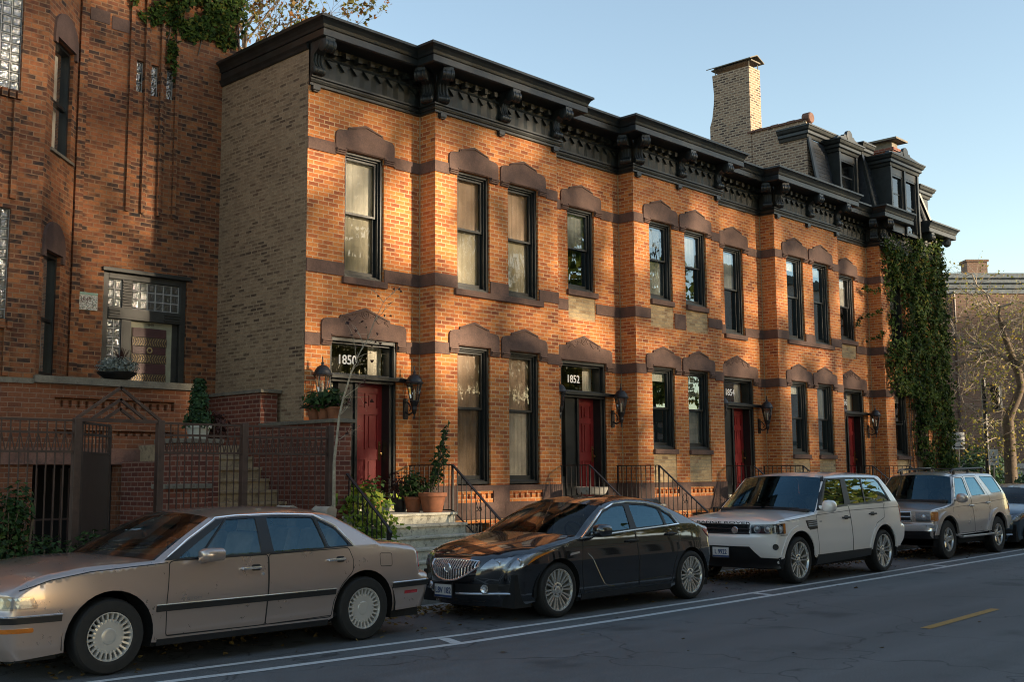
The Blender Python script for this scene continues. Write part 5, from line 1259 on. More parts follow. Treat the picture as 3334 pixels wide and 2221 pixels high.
# ------------------------------------------------------------------ unseen slabs and trees added behind the camera to block and shape the sunlight
def opposite():
    Yf = -5.0; D = Vector(SUN_DIR)   # direction towards the sun
    k = (YW-Yf)/-D.y
    dx, dz = D.x*k, D.z*k
    P = PATCHES
    segs = [(-40, -12, 6.4, Yf), (7.5, 20.7, 6.5, Yf), (20.8, 37.9, 5.3, Yf), (38.0, 53.0, 5.2, Yf), (55.0, 65.4, 6.0, -14.0), (65.5, 128.0, 17.0, -14.0)]
    lab = ['unseen brick slab added across the street at its left end', 'unseen low brick slab added opposite the first stoop to block the sun', 'unseen brick slab added across the street, with openings cut for sun patches', 'unseen brick slab added to block the sun, beside the street corner', 'unseen low brick slab added beyond the crossing street, letting sun over it', 'unseen tall brick slab added beyond the crossing street to shade the far building']
    for i, (a, b, H, Y0) in enumerate(segs):
        t = empty('sun_block_slab', (a, Y0, .15), lab[i], 'house')
        w = MB(); hs = []
        for (x0_, x1_, z0_, z1_) in P:
            h0, h1, v0, v1 = x0_+dx, x1_+dx, z0_+dz, min(z1_+dz, H-.15)
            if h0 > a+.1 and h1 < b-.1 and v1 > v0+.1: hs.append((h0, h1, v0, v1))
        wall(w, (0, Y0, 0), (-1,0,0), (0,1,0), (-b, -a, 0, H), [(-h1, -h0, v0, v1) for h0, h1, v0, v1 in hs], .22)
        wall(w, (0, Y0-.22, 0), (1,0,0), (0,-1,0), (a, b, 0, H), hs, .0)
        w.poly([(a, Y0, 0), (a, Y0-.22, 0), (a, Y0-.22, H), (a, Y0, H)]); w.poly([(b, Y0, 0), (b, Y0-.22, 0), (b, Y0-.22, H), (b, Y0, H)]); w.poly([(a, Y0, H), (b, Y0, H), (b, Y0-.22, H), (a, Y0-.22, H)])
        w.build('wall', M['oppbrick'], t)
        fx = MB(); gl = MB(); x = a+1.2
        while x < b-1.5:
            for z_ in (1.6,):
                if any(h0-.3 < x+1.0 and h1+.3 > x and v0-.3 < z_+2.0 and v1+.3 > z_ for h0, h1, v0, v1 in hs): continue
                frame_ring(fx, x, x+1.0, z_, z_+2.0, .12, Y0+.003, Y0+.06); gl.poly([(x+.12, Y0+.02, z_+.12), (x+.88, Y0+.02, z_+.12), (x+.88, Y0+.02, z_+1.88), (x+.12, Y0+.02, z_+1.88)])
            x += 2.3
        fx.box(a, b, Y0+.003, Y0+.25, H-.7, H-.02); fx.box(a, b, Y0+.003, Y0+.1, 3.9, 4.2)
        fx.build('window_surround', M['coping'] if i % 2 else M['tile'], t); gl.build('pane', M['dark'], t)
    # unseen tree crowns added to thin the sun, with gaps left for its patches
    rr = random.Random(12); Yt = -3.6; kt = (YW-Yt)/-D.y; tx, tz = D.x*kt, D.z*kt
    for q, xc in enumerate((4, 11, 18, 25, 32, 39, 46)):
        t = empty('sun_filter_tree', (xc, Yt, .15), 'unseen yellowing tree added to filter the sun, number %s of its row' % ('one','two','three','four','five','six','seven','eight')[q], 'tree', 'unseen trees added to filter the sun')
        w, f = MB(), MB(); w.tube([(xc, Yt, .1), (xc+.1, Yt, 5), (xc, Yt, 9), (xc+.2, Yt, 13)], [.24, .2, .16, .06], 7)
        for j in range(12):
            a = rr.uniform(-1, 1); z0_ = rr.uniform(6.5, 11); w.tube([(xc, Yt, z0_), (xc+a*2, Yt+rr.uniform(-.5, .5), z0_+1.5), (xc+a*3.6, Yt+rr.uniform(-1, 1), z0_+rr.uniform(2, 4))], [.09, .06, .02], 5)
        for _ in range(int(LEAVES*(.64 if xc > 44 else .89))):
            x = xc+rr.uniform(-3.7, 3.7); z = rr.uniform(5.4, 12.6 if xc > 44 else 15.4); y = Yt+rr.gauss(0, .6)
            fxn, fzn = x-tx, z-tz                                    # where the light past this leaf lands
            dens = (.55 if fzn > 4.6 else 1.) if fxn < 11.0 else (1. if fzn > 8.3 else (.72 if fzn < 3.6 else DENS))
            if rr.random() > dens: continue
            if any(c0-.12 < fxn < c1+.12 and c2-.12 < fzn < c3+.12 for c0, c1, c2, c3 in P): continue
            leaf(f, (x, y, z), Vector((-.3, 1, .2))+rnd_dir(rr)*.9, .42, rr, 0, 6)
        w.build('trunk', M['bark'], t); f.build('foliage', M['sparse'], t)
# ------------------------------------------------------------------ fallen leaves in the gutter and on the road edge
f = MB(); rr = random.Random(77)
for _ in range(6500):
    x = rr.uniform(3, 30); y = 11.55-abs(rr.gauss(0, .42))
    if rr.random() < .05: y = rr.uniform(9.6, 11)
    leaf(f, (x, y, .008+.02*rr.random()), (rr.gauss(0, .35), rr.gauss(0, .35), 1), .055, rr, 0, 6)
for _ in range(500): leaf(f, (rr.uniform(3, 30), rr.uniform(11.95, 13.4), .155), (rr.gauss(0, .3), rr.gauss(0, .3), 1), .06, rr, 0, 6)
for _ in range(26): leaf(f, (rr.uniform(4, 24), rr.uniform(4, 9), .008), (rr.gauss(0, .3), rr.gauss(0, .3), 1), .06, rr, 0, 6)
tag(f.build('fallen_leaves', M['litter']), kind='stuff')
opposite()
# ------------------------------------------------------------------ cars
def catmull(P, n=5):
    """smooth polyline through control points; a point given twice makes a corner"""
    out = []; segs = []; cur = [P[0]]
    for p in P[1:]:
        if p == cur[-1]: segs.append(cur); cur = [p]
        else: cur.append(p)
    segs.append(cur)
    for s in segs:
        A = [np.array(q, float) for q in s]
        if len(A) == 1: continue
        A = [2*A[0]-A[1]]+A+[2*A[-1]-A[-2]]
        for i in range(1, len(A)-2):
            p0, p1, p2, p3 = A[i-1:i+3]
            for j in range(n):
                t = j/n; out.append(.5*((2*p1)+(-p0+p2)*t+(2*p0-5*p1+4*p2-p3)*t*t+(-p0+3*p1-3*p2+p3)*t**3))
        out.append(A[-2])
    res = [out[0]]
    for q in out[1:]:
        if np.linalg.norm(q[:2]-res[-1][:2]) > 1e-5: res.append(q)
    return res
_tabs = {}
def interp(tab, v):
    """table lookup with its corners rounded off"""
    k = tuple(tab)
    if k not in _tabs:
        xs = [t[0] for t in tab]; ys = [t[1] for t in tab]; sp = xs[-1]-xs[0]; g = np.linspace(xs[0]-sp*.15, xs[-1]+sp*.15, 520); y = np.interp(g, xs, ys)
        w = np.hanning(61); w /= w.sum(); p = np.concatenate([np.full(30, y[0]), y, np.full(30, y[-1])]); _tabs[k] = (g, np.convolve(p, w, 'valid'))
    return np.interp(v, *_tabs[k])
def inpoly(pts, poly):
    x, y = pts[:, 0], pts[:, 1]; c = np.zeros(len(pts), bool); k = len(poly)
    for i in range(k):
        x1, y1 = poly[i]; x2, y2 = poly[(i+1) % k]
        if y1 == y2: continue
        c ^= ((y1 > y) != (y2 > y)) & (x < (x2-x1)*(y-y1)/(y2-y1)+x1)
    return c
def resample(poly, st, closed=True):
    out = []; k = len(poly)
    for i in range(k if closed else k-1):
        a = np.array(poly[i], float); b = np.array(poly[(i+1) % k], float); n = max(1, int(round(np.linalg.norm(b-a)/st)))
        for j in range(n): out.append(tuple(a+(b-a)*j/n))
    if not closed: out.append(tuple(poly[-1]))
    return out
def rounded(poly, r, n=4):
    """polygon with rounded corners"""
    out = []; k = len(poly)
    for i in range(k):
        p = np.array(poly[i], float); a = np.array(poly[i-1], float)-p; b = np.array(poly[(i+1) % k], float)-p
        la, lb_ = np.linalg.norm(a), np.linalg.norm(b); rr_ = min(r, la*.45, lb_*.45); A = p+a/la*rr_; B = p+b/lb_*rr_
        for j in range(n+1): t = j/n; out.append(tuple((1-t)**2*A+2*t*(1-t)*p+t*t*B))
    return out
class Car:
    """shell lofted over a side outline; side panels are cut from one triangulated flank"""
    def __init__(s, name, loc, label, cat, W, outline, zw, xw, belt, tumble, paint):
        s.root = empty(name, loc, label, cat, 'cars parked along the kerb'); s.L = Vector(loc)
        s.W, s.zw, s.xw, s.belt, s.tum = W, zw, xw, belt, tumble; s.paint = paint
        # outline rows: (x, z, fillet, bulge x, bulge z, label)
        num = [r[:5] for r in outline]; s.lab_at = [(r[0], r[1], r[5]) for r in outline if len(r) > 5]
        s.path = catmull([tuple(r) for r in num]); s.P2 = np.array([p[:2] for p in s.path]); s.rf = np.array([p[2] for p in s.path])
        idx = []
        for x, z, l in s.lab_at: idx.append((int(np.argmin(((s.P2-np.array([x, z]))**2).sum(1))), l))
        s.lab = []; 
        for i in range(len(s.path)):
            l = idx[0][1]
            for k, q in idx:
                if i >= k: l = q
            s.lab.append(l)
    def w0(s, x, z):
        zz = np.asarray(z, float); b = np.interp(x, [t[0] for t in s.belt], [t[1] for t in s.belt])
        w = s.W*interp(s.zw, np.minimum(zz, b))-interp(s.xw, x)
        g = np.maximum(zz-b, 0); return w-g*s.tum-g*g*.06
    def flank(s, x, z, off=0.):
        """half width at a point of the side view, rounded in towards the outline"""
        x = np.atleast_1d(np.asarray(x, float)); z = np.atleast_1d(np.asarray(z, float)); p = np.stack([x, z], 1)
        A, B = s.P2[:-1], s.P2[1:]; d = B-A; l2 = (d*d).sum(1)+1e-12
        t = np.clip(((p[:, None]-A[None])*d[None]).sum(2)/l2[None], 0, 1)
        q = A[None]+d[None]*t[..., None]; dd = np.sqrt(((p[:, None]-q)**2).sum(2)); k = dd.argmin(1); ar = np.arange(len(p))
        dist = dd[ar, k]; r = s.rf[k]*(1-t[ar, k])+s.rf[k+1]*t[ar, k]
        e = np.clip(1-dist/np.maximum(r, 1e-6), 0, 1)
        return s.w0(x, z)-r*(1-np.sqrt(np.maximum(1-e*e, 0)))+off
    def S(s, pts, off=0., side=-1):
        pts = [tuple(p) for p in pts]; y = s.flank([p[0] for p in pts], [p[1] for p in pts], off)
        return [Vector((p[0], side*yy, p[1]))+s.L for p, yy in zip(pts, y)]
    def cut(s, bottom, regions, grid=.045):
        """triangulate the flank once; regions = [(name, polygon)] in order of precedence"""
        loop = [tuple(p) for p in s.P2]+resample(bottom, .04, False)[1:-1]
        V = list(loop); E = [(i, (i+1) % len(loop)) for i in range(len(loop))]
        for _, poly in regions:
            q = resample(poly, .05); o = len(V); V += q; E += [(o+i, o+(i+1) % len(q)) for i in range(len(q))]
        mn, mx = np.min(loop, 0), np.max(loop, 0)
        gx, gz = np.meshgrid(np.arange(mn[0], mx[0], grid), np.arange(mn[1], mx[1], grid)); g = np.stack([gx.ravel(), gz.ravel()], 1)
        nrm = []
        for i in range(len(s.P2)):
            a = s.P2[max(i-1, 0)]; b = s.P2[min(i+1, len(s.P2)-1)]; t = (b-a)/(np.linalg.norm(b-a)+1e-9); n = np.array([t[1], -t[0]])
            for f in (.06, .18, .36, .6, .9): nrm.append(s.P2[i]+n*s.rf[i]*f)
        allp = np.concatenate([g, np.array(nrm)]); allp = allp[inpoly(allp, loop)]
        B = np.array(V); keep = []
        for ch in np.array_split(allp, max(1, len(allp)//500)):
            dmin = np.sqrt(((ch[:, None]-B[None])**2).sum(2)).min(1); keep.append(ch[dmin > .009])
        V = [Vector(p) for p in V]+[Vector(p) for k in keep for p in k]
        r = delaunay_2d_cdt(V, E, [], 0, 1e-5); v2 = np.array([tuple(p) for p in r[0]]); F = np.array([tuple(f) for f in r[2]])
        c = v2[F].mean(1); ins = inpoly(c, loop); F, c = F[ins], c[ins]; reg = np.full(len(F), -1)
        for i in range(len(regions)-1, -1, -1): reg[inpoly(c, regions[i][1])] = i
        s.v2, s.F, s.reg, s.names = v2, F, reg, [n for n, _ in regions]
        s.y = s.flank(v2[:, 0], v2[:, 1])
    def tris(s, mb, which, side=-1, m=0, off=0.):
        sel = s.F[np.isin(s.reg, which)]; u = np.unique(sel); mp = {k: i for i, k in enumerate(u)}
        mb.add([Vector((s.v2[k, 0], side*(s.y[k]+off), s.v2[k, 1]))+s.L for k in u], [tuple(mp[j] for j in (f if side < 0 else f[::-1])) for f in sel], m)
    def ids(s, *names): return [i for i, n in enumerate(s.names) if n in names]
    def ring(s, i, n=14, ext=0.):
        x, z, r, bx, bz = s.path[i]; hw = float(s.w0(x, z))-r; T = np.sin(np.linspace(-1, 1, n+1)*PI/2)
        return [Vector((x+bx*(1-abs(t)**2.4), t*hw, z+bz*(1-abs(t)**2.4)))+s.L for t in T]
    def loft(s, mb, labs, m=0, n=14):
        for i in range(len(s.path)-1):
            if s.lab[i] in labs:
                a, b = s.ring(i, n), s.ring(i+1, n); mb.add(a+b, [(j, j+1, n+2+j, n+1+j) for j in range(n)], m)
    def top_at(s, f, t):
        """point on the lofted centre shell: f = float path index, t = -1..1 across"""
        i = min(int(f), len(s.path)-2); q = f-i; out = []
        for k in (i, i+1):
            x, z, r, bx, bz = s.path[k]; hw = float(s.w0(x, z))-r; out.append(np.array([x+bx*(1-abs(t)**2.4), t*hw, z+bz*(1-abs(t)**2.4)]))
        return Vector(out[0]*(1-q)+out[1]*q)+s.L
    def front_f(s, z):
        """path index on the nose at height z"""
        for i in range(len(s.path)-1):
            z0, z1 = s.path[i][1], s.path[i+1][1]
            if s.lab[i] in ('nose', 'hood') and z0 <= z <= z1 and z1 > z0: return i+(z-z0)/(z1-z0)
        return 0
    def rear_f(s, z):
        for i in range(len(s.path)-2, -1, -1):
            z0, z1 = s.path[i][1], s.path[i+1][1]
            if s.lab[i] in ('tail', 'trunk') and z1 <= z <= z0 and z1 < z0: return i+(z0-z)/(z0-z1)
        return len(s.path)-2
    def wrap(s, a, z, off=0., rear=False, side=-1):
        """surface point at height z, a metres round the corner: a<0 on the nose, a>0 along the flank"""
        f = s.rear_f(z) if rear else s.front_f(z); i = min(int(f), len(s.path)-2); q = f-i; P0, P1 = s.path[i], s.path[i+1]
        x, _, r, bx, bz = [P0[k]*(1-q)+P1[k]*q for k in range(5)]
        if a >= 0:
            xx = x+(a if not rear else -a); y = float(s.flank(xx, z)[0]); nrm = Vector((0, 1, 0)); e = float(s.flank(xx+.01, z)[0])-float(s.flank(xx-.01, z)[0])
            nrm = Vector((-e/.02, 1, 0)).normalized(); p = Vector((xx, y, z))+nrm*off
        else:
            hw = float(s.w0(x, z))-r; y = hw+a; t = min(abs(y)/hw, 1.); p = Vector((x+bx*(1-t**2.4), y, z))
            dx = -2.4*bx*t**1.4/hw*(1 if y >= 0 else -1); nrm = Vector((-1, dx, 0) if not rear else (1, -dx, 0)).normalized(); p += nrm*off
        return Vector((p.x, side*p.y, p.z))+s.L
    def wpatch(s, mb, poly, off=.004, m=0, rear=False, side=-1, st=.03, thick=True):
        """patch with outline poly in (a, z) wrapped on the body"""
        q = resample(poly, st); o = len(q); mn, mx = np.min(poly, 0), np.max(poly, 0)
        gx, gz = np.meshgrid(np.arange(mn[0], mx[0], st), np.arange(mn[1], mx[1], st)); g = np.stack([gx.ravel(), gz.ravel()], 1); g = g[inpoly(g, poly)]
        if len(g):
            dmin = np.sqrt(((g[:, None]-np.array(q)[None])**2).sum(2)).min(1); g = g[dmin > st*.4]
        V = [Vector(p) for p in q]+[Vector(p) for p in g]
        r = delaunay_2d_cdt(V, [(i, (i+1) % o) for i in range(o)], [], 0, 1e-6); v2 = [tuple(p) for p in r[0]]; F = [tuple(f) for f in r[2]]
        c = np.array([np.mean([v2[i] for i in f], 0) for f in F]); ok = inpoly(c, poly)
        mb.add([s.wrap(p[0], p[1], off, rear, side) for p in v2], [f if side < 0 else f[::-1] for f, k in zip(F, ok) if k], m)
        if thick:
            a = [s.wrap(p[0], p[1], off, rear, side) for p in q]; b = [s.wrap(p[0], p[1], -.006, rear, side) for p in q]
            mb.add(a+b, [(i, (i+1) % o, o+(i+1) % o, o+i) for i in range(o)], m)
    def spatch(s, mb, poly, off=.006, m=0, side=-1, st=.04):
        """raised patch on the flank with outline poly in (x, z)"""
        q = resample(poly, st); o = len(q); mn, mx = np.min(poly, 0), np.max(poly, 0)
        gx, gz = np.meshgrid(np.arange(mn[0], mx[0], st), np.arange(mn[1], mx[1], st)); g = np.stack([gx.ravel(), gz.ravel()], 1); g = g[inpoly(g, poly)]
        if len(g): dmin = np.sqrt(((g[:, None]-np.array(q)[None])**2).sum(2)).min(1); g = g[dmin > st*.4]
        V = [Vector(p) for p in q]+[Vector(p) for p in g]; r = delaunay_2d_cdt(V, [(i, (i+1) % o) for i in range(o)], [], 0, 1e-6)
        v2 = [tuple(p) for p in r[0]]; F = [tuple(f) for f in r[2]]; c = np.array([np.mean([v2[i] for i in f], 0) for f in F]); ok = inpoly(c, poly)
        mb.add(s.S(v2, off, side), [f if side < 0 else f[::-1] for f, k in zip(F, ok) if k], m)
        a = s.S(q, off, side); b = s.S(q, -.008, side); mb.add(a+b, [(i, (i+1) % o, o+(i+1) % o, o+i) for i in range(o)], m)
    def line(s, mb, pts, r, off=.002, m=0, side=-1, st=.05, n=5):
        q = resample(pts, st, False); mb.tube(s.S(q, off, side), r, n, m)
    def seam(s, mb, pts, w=.009, m=0, side=-1, off=.0016):
        q = [np.array(p) for p in resample(pts, .04, False)]; a, b = [], []
        for i, p in enumerate(q):
            d = q[min(i+1, len(q)-1)]-q[max(i-1, 0)]; d = d/(np.linalg.norm(d)+1e-9); n = np.array([-d[1], d[0]])*w/2; a.append(p+n); b.append(p-n)
        A, B = s.S(a, off, side), s.S(b, off, side); k = len(A); mb.add(A+B, [(i, i+1, k+i+1, k+i) for i in range(k-1)], m)
    def arch_pts(s, xc, zc, r, z0, n=18):
        a0 = math.asin((z0-zc)/r); return [(xc-r*math.cos(a0+(PI-2*a0)*i/n), zc+r*math.sin(a0+(PI-2*a0)*i/n)) for i in range(n+1)]
    def wheel(s, x, y, side, r, w, rim, spoke, hub, steer=0.):
        """tyre with a rim child; axle along y"""
        c = Vector((x, y, r))+s.L; ax = Vector((0, side, 0)); t = MB(); h = w/2
        t.lathe([(rim*.98, -h*.85), (rim*1.03, -h), (r*.90, -h), (r*.97, -h*.82), (r, -h*.55), (r, h*.55), (r*.975, h*.80), (r*.93, h*.96), (rim*1.12, h*1.0), (rim*1.03, h*.97), (rim*.99, h*.86)], c, ax, 48)
        for k in range(3): t.lathe([(r*1.0, h*(-.4+.4*k)-.004), (r*1.004, h*(-.4+.4*k)), (r*1.0, h*(-.4+.4*k)+.004)], c, ax, 48)
        o = t.build('wheel', M['rubber'], s.root, smooth=True, angle=50)
        q = MB(); q.lathe([(rim*.99, h*.86), (rim*1.0, h*.93), (rim*.955, h*.93), (rim*.92, h*.70), (rim*.90, -h*.5)], c, ax, 48); q.lathe([(rim*.9, -h*.1), (0, -h*.1)], c, ax, 24, 1)
        q.lathe([(rim*.62, h*.02), (rim*.62, -.0), (rim*.1, .0)], c, ax, 30, 2)
        u = Vector((1,0,0)); v = Vector((0,0,1))
        for k in range(spoke[0]):
            for j in range(spoke[1]):
                a = 2*PI*k/spoke[0]+(j-(spoke[1]-1)/2)*spoke[3]+.11; d = u*math.cos(a)+v*math.sin(a); e = u*-math.sin(a)+v*math.cos(a); w0, w1 = spoke[2]
                lean = (j-(spoke[1]-1)/2)*spoke[4]
                pr = [hub*.8, hub*1.25, rim*.6, rim*.94]; ww = [w0*.8, w0, (w0+w1)/2, w1]; hh = [h*.62, h*.66, h*.74, h*.84]; vs = []
                for p_, w_, h_ in zip(pr, ww, hh):
                    q_ = c+d*p_+e*(lean*(1-p_/rim)); vs += [q_+e*w_/2+ax*(h_-.014), q_+e*w_*.36+ax*h_, q_-e*w_*.36+ax*h_, q_-e*w_/2+ax*(h_-.014), q_-e*w_*.4+ax*(h_-.05), q_+e*w_*.4+ax*(h_-.05)]
                q.add(vs, [(i*6+a_, i*6+(a_+1) % 6, (i+1)*6+(a_+1) % 6, (i+1)*6+a_) for i in range(3) for a_ in range(6)], 0)
        q.lathe([(hub*1.3, h*.40), (hub*1.3, h*.66), (hub*1.1, h*.70), (hub*.62, h*.70), (hub*.58, h*.73), (hub*.4, h*.76), (0, h*.77)], c, ax, 24)
        for k in range(5):
            a = 2*PI*k/5+.3
            if hub < .1: q.lathe([(.012, h*.6), (.012, h*.72), (0, h*.73)], c+u*(hub*.92*math.cos(a))+v*(hub*.92*math.sin(a)), ax, 8, 1)
        q.build('rim', [s.rimmat, M['plastic'], M['steel']], o, smooth=True, angle=35)
        return o
    def handle(s, x, z, L, mat, door, style=0):
        h = MB(); a = s.S([(x, z), (x+L, z)], .03); b = s.S([(x, z), (x+L, z)], .0)
        h.tube([b[0], a[0]*.6+b[0]*.4, a[0], a[1], a[1]*.6+b[1]*.4, b[1]], [.011, .012, .013, .015, .014, .012], 8)
        if style: sp = rounded([(x+L*.30, z-.032), (x+L*.92, z-.032), (x+L*.92, z+.03), (x+L*.30, z+.03)], .03); s.spatch(h, sp, .003, 1)
        else: sp = rounded([(x+L*.55, z-.03), (x+L+.01, z-.03), (x+L+.01, z+.03), (x+L*.55, z+.03)], .025); s.spatch(h, sp, .006, 1)
        return h.build('door_handle', [mat, M['plastic']], door, smooth=True, angle=45)
    def mirror(s, x, z, mat, size=(.14, .11, .2), down=.05):
        h = MB(); sx, sz, sy = size
        p = s.S([(x, z-down)], .0)[0]; c = p+Vector((.02, -.02-sy*.55, down+.01))
        rings = []; n = 16
        for f, k in ((-.5, .35), (-.46, .7), (-.3, .95), (0, 1.), (.3, .97), (.48, .92)):
            rings.append([c+Vector((sx*.9*f, sy*.5*k*math.copysign(abs(math.cos(a))**.75, math.cos(a)), sz*.58*k*math.copysign(abs(math.sin(a))**.75, math.sin(a)))) for a in [2*PI*j/n for j in range(n)]])
        vs = [q for rg in rings for q in rg]; h.add(vs, [(i*n+j, i*n+(j+1) % n, (i+1)*n+(j+1) % n, (i+1)*n+j) for i in range(5) for j in range(n)]+[tuple(range(n-1, -1, -1))], 0); h.add(rings[-1], [tuple(range(n))], 1)
        h.tube([p+Vector((0, .03, 0)), p+Vector((.01, -.04, down*.4)), c+Vector((0, sy*.35, -sz*.2))], [.045, .035, .03], 10, 0)
        return h.build('wing_mirror', [mat, M['chrome']], s.root, smooth=True, angle=50)
    def interior(s, x0, x1, z, rows, mat, wheel_x, h=.62):
        f = MB(); wmin = float(s.w0((x0+x1)/2, z))-.08
        f.box(x0+s.L.x, x1+s.L.x, s.L.y-wmin, s.L.y+wmin, z-.35, z-.30); f.box(x0+s.L.x-.1, x0+s.L.x+.32, s.L.y-wmin+.05, s.L.y+wmin-.05, z+.10, z+.36)
        f.build('dashboard', M['plastic'], s.root, bevel=.04)
        for x in rows:
            for sy in (-.36, .36):
                q = MB(); o = s.L+Vector((x, sy, z))
                q.prism([(-.28, -.28), (.22, -.28), (.26, -.02), (.42, .52), (.36, .56), (.26, .54), (.12, .02), (-.28, -.02)], o-Vector((0, .24, 0)), (1,0,0), (0,0,1), (0,1,0), .48)
                q.prism([(.31, .56), (.43, .56), (.46, .76), (.38, .80), (.32, .76)], o-Vector((0, .14, 0)), (1,0,0), (0,0,1), (0,1,0), .28)
                q.build('seat', mat, s.root, bevel=.03)
        w = MB(); c = s.L+Vector((wheel_x, -.36, z+.36)); ax = Vector((.9, 0, .42)).normalized(); u = ax.orthogonal().normalized(); v = ax.cross(u)
        w.tube([c+(u*math.cos(a)+v*math.sin(a))*.18 for a in [2*PI*i/20 for i in range(21)]], .014, 6); w.bar(c-u*.17, c+u*.17, .03); w.build('steering_wheel', M['plastic'], s.root)
    def under(s, x0, x1, z0=.20, z1=.5, wheels=(), ww=.26):
        m = MB(); hw = s.W-.12
        xs = sorted([x0, x1]+[e for c, r in wheels for e in (c-r, c+r)])
        for a, b in zip(xs, xs[1:]):
            mid = (a+b)/2; inw = any(abs(mid-c) < r for c, r in wheels); h = hw-ww if inw else hw
            m.box(a+s.L.x, b+s.L.x, s.L.y-h, s.L.y+h, z0, z1 if not inw else z1+.25)
        for c, r in wheels:
            for sd in (-1, 1):
                n = 14; y0, y1 = s.L.y+sd*(hw-ww), s.L.y+sd*(s.W-.035); vs = []
                for i in range(n+1):
                    a = PI*i/n*1.1-.05*PI
                    for y in (y0, y1): vs.append((c+s.L.x-r*math.cos(a), y, .33+r*math.sin(a)))
                m.add(vs, [(2*i, 2*i+1, 2*i+3, 2*i+2) for i in range(n)])
                m.poly([(c+s.L.x-r*math.cos(PI*i/n), y0, .33+r*math.sin(PI*i/n)) for i in range(n+1)])
        m.build('underbody', M['dark2'], s.root)
    def shell(s, parts, glasses, doors, extra_body=()):
        """body mesh + separate doors, hood, trunk, glass"""
        b = MB(); dn = [n for n in s.names if n.startswith('door')]; gn = [n for n in s.names if n.startswith('win')]; tn = [n for n in s.names if n == 'trim']
        body = [-1]+[i for i, n in enumerate(s.names) if n == 'skin']
        s.tris(b, body, -1); s.tris(b, body+s.ids(*dn), 1)
        s.loft(b, [l for l in ('roof', 'nose', 'tail') if l in s.lab]+list(extra_body))
        bo = b.build('body', s.paint, s.root); s._smooth(bo)
        for l, nme in (('hood', 'hood'), ('trunk', 'boot_lid')):
            if l in s.lab and l not in extra_body: q = MB(); s.loft(q, [l]); o = q.build(nme, s.paint, s.root); s._smooth(o)
        for l, nme, mt in (('shield', 'windscreen', getattr(s, 'shieldmat', M['shield'])), ('back', 'rear_window', s.glass)):
            if l in s.lab: q = MB(); s.loft(q, [l]); o = q.build(nme, mt, s.root); s._smooth(o)
        s.doors = {}
        for n in dn:
            q = MB(); s.tris(q, s.ids(n), -1, 0, .0); o = q.build('door', s.paint, s.root); s._smooth(o); s.doors[n] = o
        if tn:
            
            for sd in (-1, 1): q = MB(); s.tris(q, s.ids('trim'), sd, 0, .002); o = q.build('window_surround', s.trimmat, s.root); s._smooth(o)
        for n in gn:
            q = MB(); s.tris(q, s.ids(n), -1, 0, -.006); o = q.build('side_window', s.glass, s.root); s._smooth(o)
        
        for n in gn: q = MB(); s.tris(q, s.ids(n), 1, 0, -.006); o = q.build('side_window', s.glass, s.root); s._smooth(o)
    def _smooth(s, o):
        me = o.data; bm = bmesh.new(); bm.from_mesh(me); bmesh.ops.remove_doubles(bm, verts=bm.verts, dist=.0008); bmesh.ops.recalc_face_normals(bm, faces=bm.faces); bm.to_mesh(me); bm.free()
        me.polygons.foreach_set('use_smooth', [True]*len(me.polygons)); me.set_sharp_from_angle(angle=R(46))
        # exact surface normals on the flanks, so reflections run straight
        nv = len(me.vertices); co = np.zeros(nv*3); me.vertices.foreach_get('co', co); co = co.reshape(-1, 3)
        no = np.zeros(nv*3); me.vertices.foreach_get('normal', no); no = no.reshape(-1, 3).copy(); x, y, z = co[:, 0], co[:, 1], co[:, 2]; e = .02
        on = np.zeros(nv, bool); 
        for ch in np.array_split(np.arange(nv), max(1, nv//2500)):
            f0 = s.flank(x[ch], z[ch]); ok = np.abs(np.abs(y[ch])-f0) < .012
            dx = (s.w0(x[ch]+e, z[ch])-s.w0(x[ch]-e, z[ch]))/(2*e); dz = (s.w0(x[ch], z[ch]+e)-s.w0(x[ch], z[ch]-e))/(2*e)
            flat = np.abs(f0-s.w0(x[ch], z[ch])) < .0005; sg = np.sign(y[ch]); n = np.stack([-dx, sg, -dz], 1); n /= np.linalg.norm(n, axis=1)[:, None]
            m_ = ok & flat; no[ch[m_]] = n[m_]; on[ch[m_]] = True
        if on.any(): me.normals_split_custom_set_from_vertices([tuple(q) for q in no])
    def plate(s, txt, z, hw=.155, hh=.08, y=0., rear=False, f='nose'):
        p = s.wrap(-(float(s.w0(s.path[0][0], z))-s.rf[0])+y, z, .03, rear); q = MB(); x = p.x; yc = p.y
        q.box(x-.012, x, yc-hw, yc+hw, z-hh, z+hh, 0); q.box(x-.0125, x-.002, yc-hw+.004, yc+hw-.004, z-hh+.004, z-hh+.03, 1)
        frame_ring2(q, x-.016, x-.0005, yc-hw-.012, yc+hw+.012, z-hh-.012, z+hh+.012, .014, 2)
        add_text(q, txt, .105, (x-.0135, yc, z-.03), (0, -1, 0), (0, 0, 1), 1, wide=.78, bold=.003)
        return q.build('number_plate', [M['platewhite'], M['plateblue'], M['plastic']], s.root)
def frame_ring2(mb, x0, x1, y0, y1, z0, z1, w, m=0):
    mb.box(x0, x1, y0, y0+w, z0, z1, m); mb.box(x0, x1, y1-w, y1, z0, z1, m); mb.box(x0, x1, y0+w, y1-w, z0, z0+w, m); mb.box(x0, x1, y0+w, y1-w, z1-w, z1, m)
M['dark2'] = plain('underbody_black', (.006, .006, .006), .9); M['platewhite'] = plain('plate_white', (.62, .62, .60), .4, var=.1); M['plateblue'] = plain('plate_ink', (.03, .06, .16), .5)
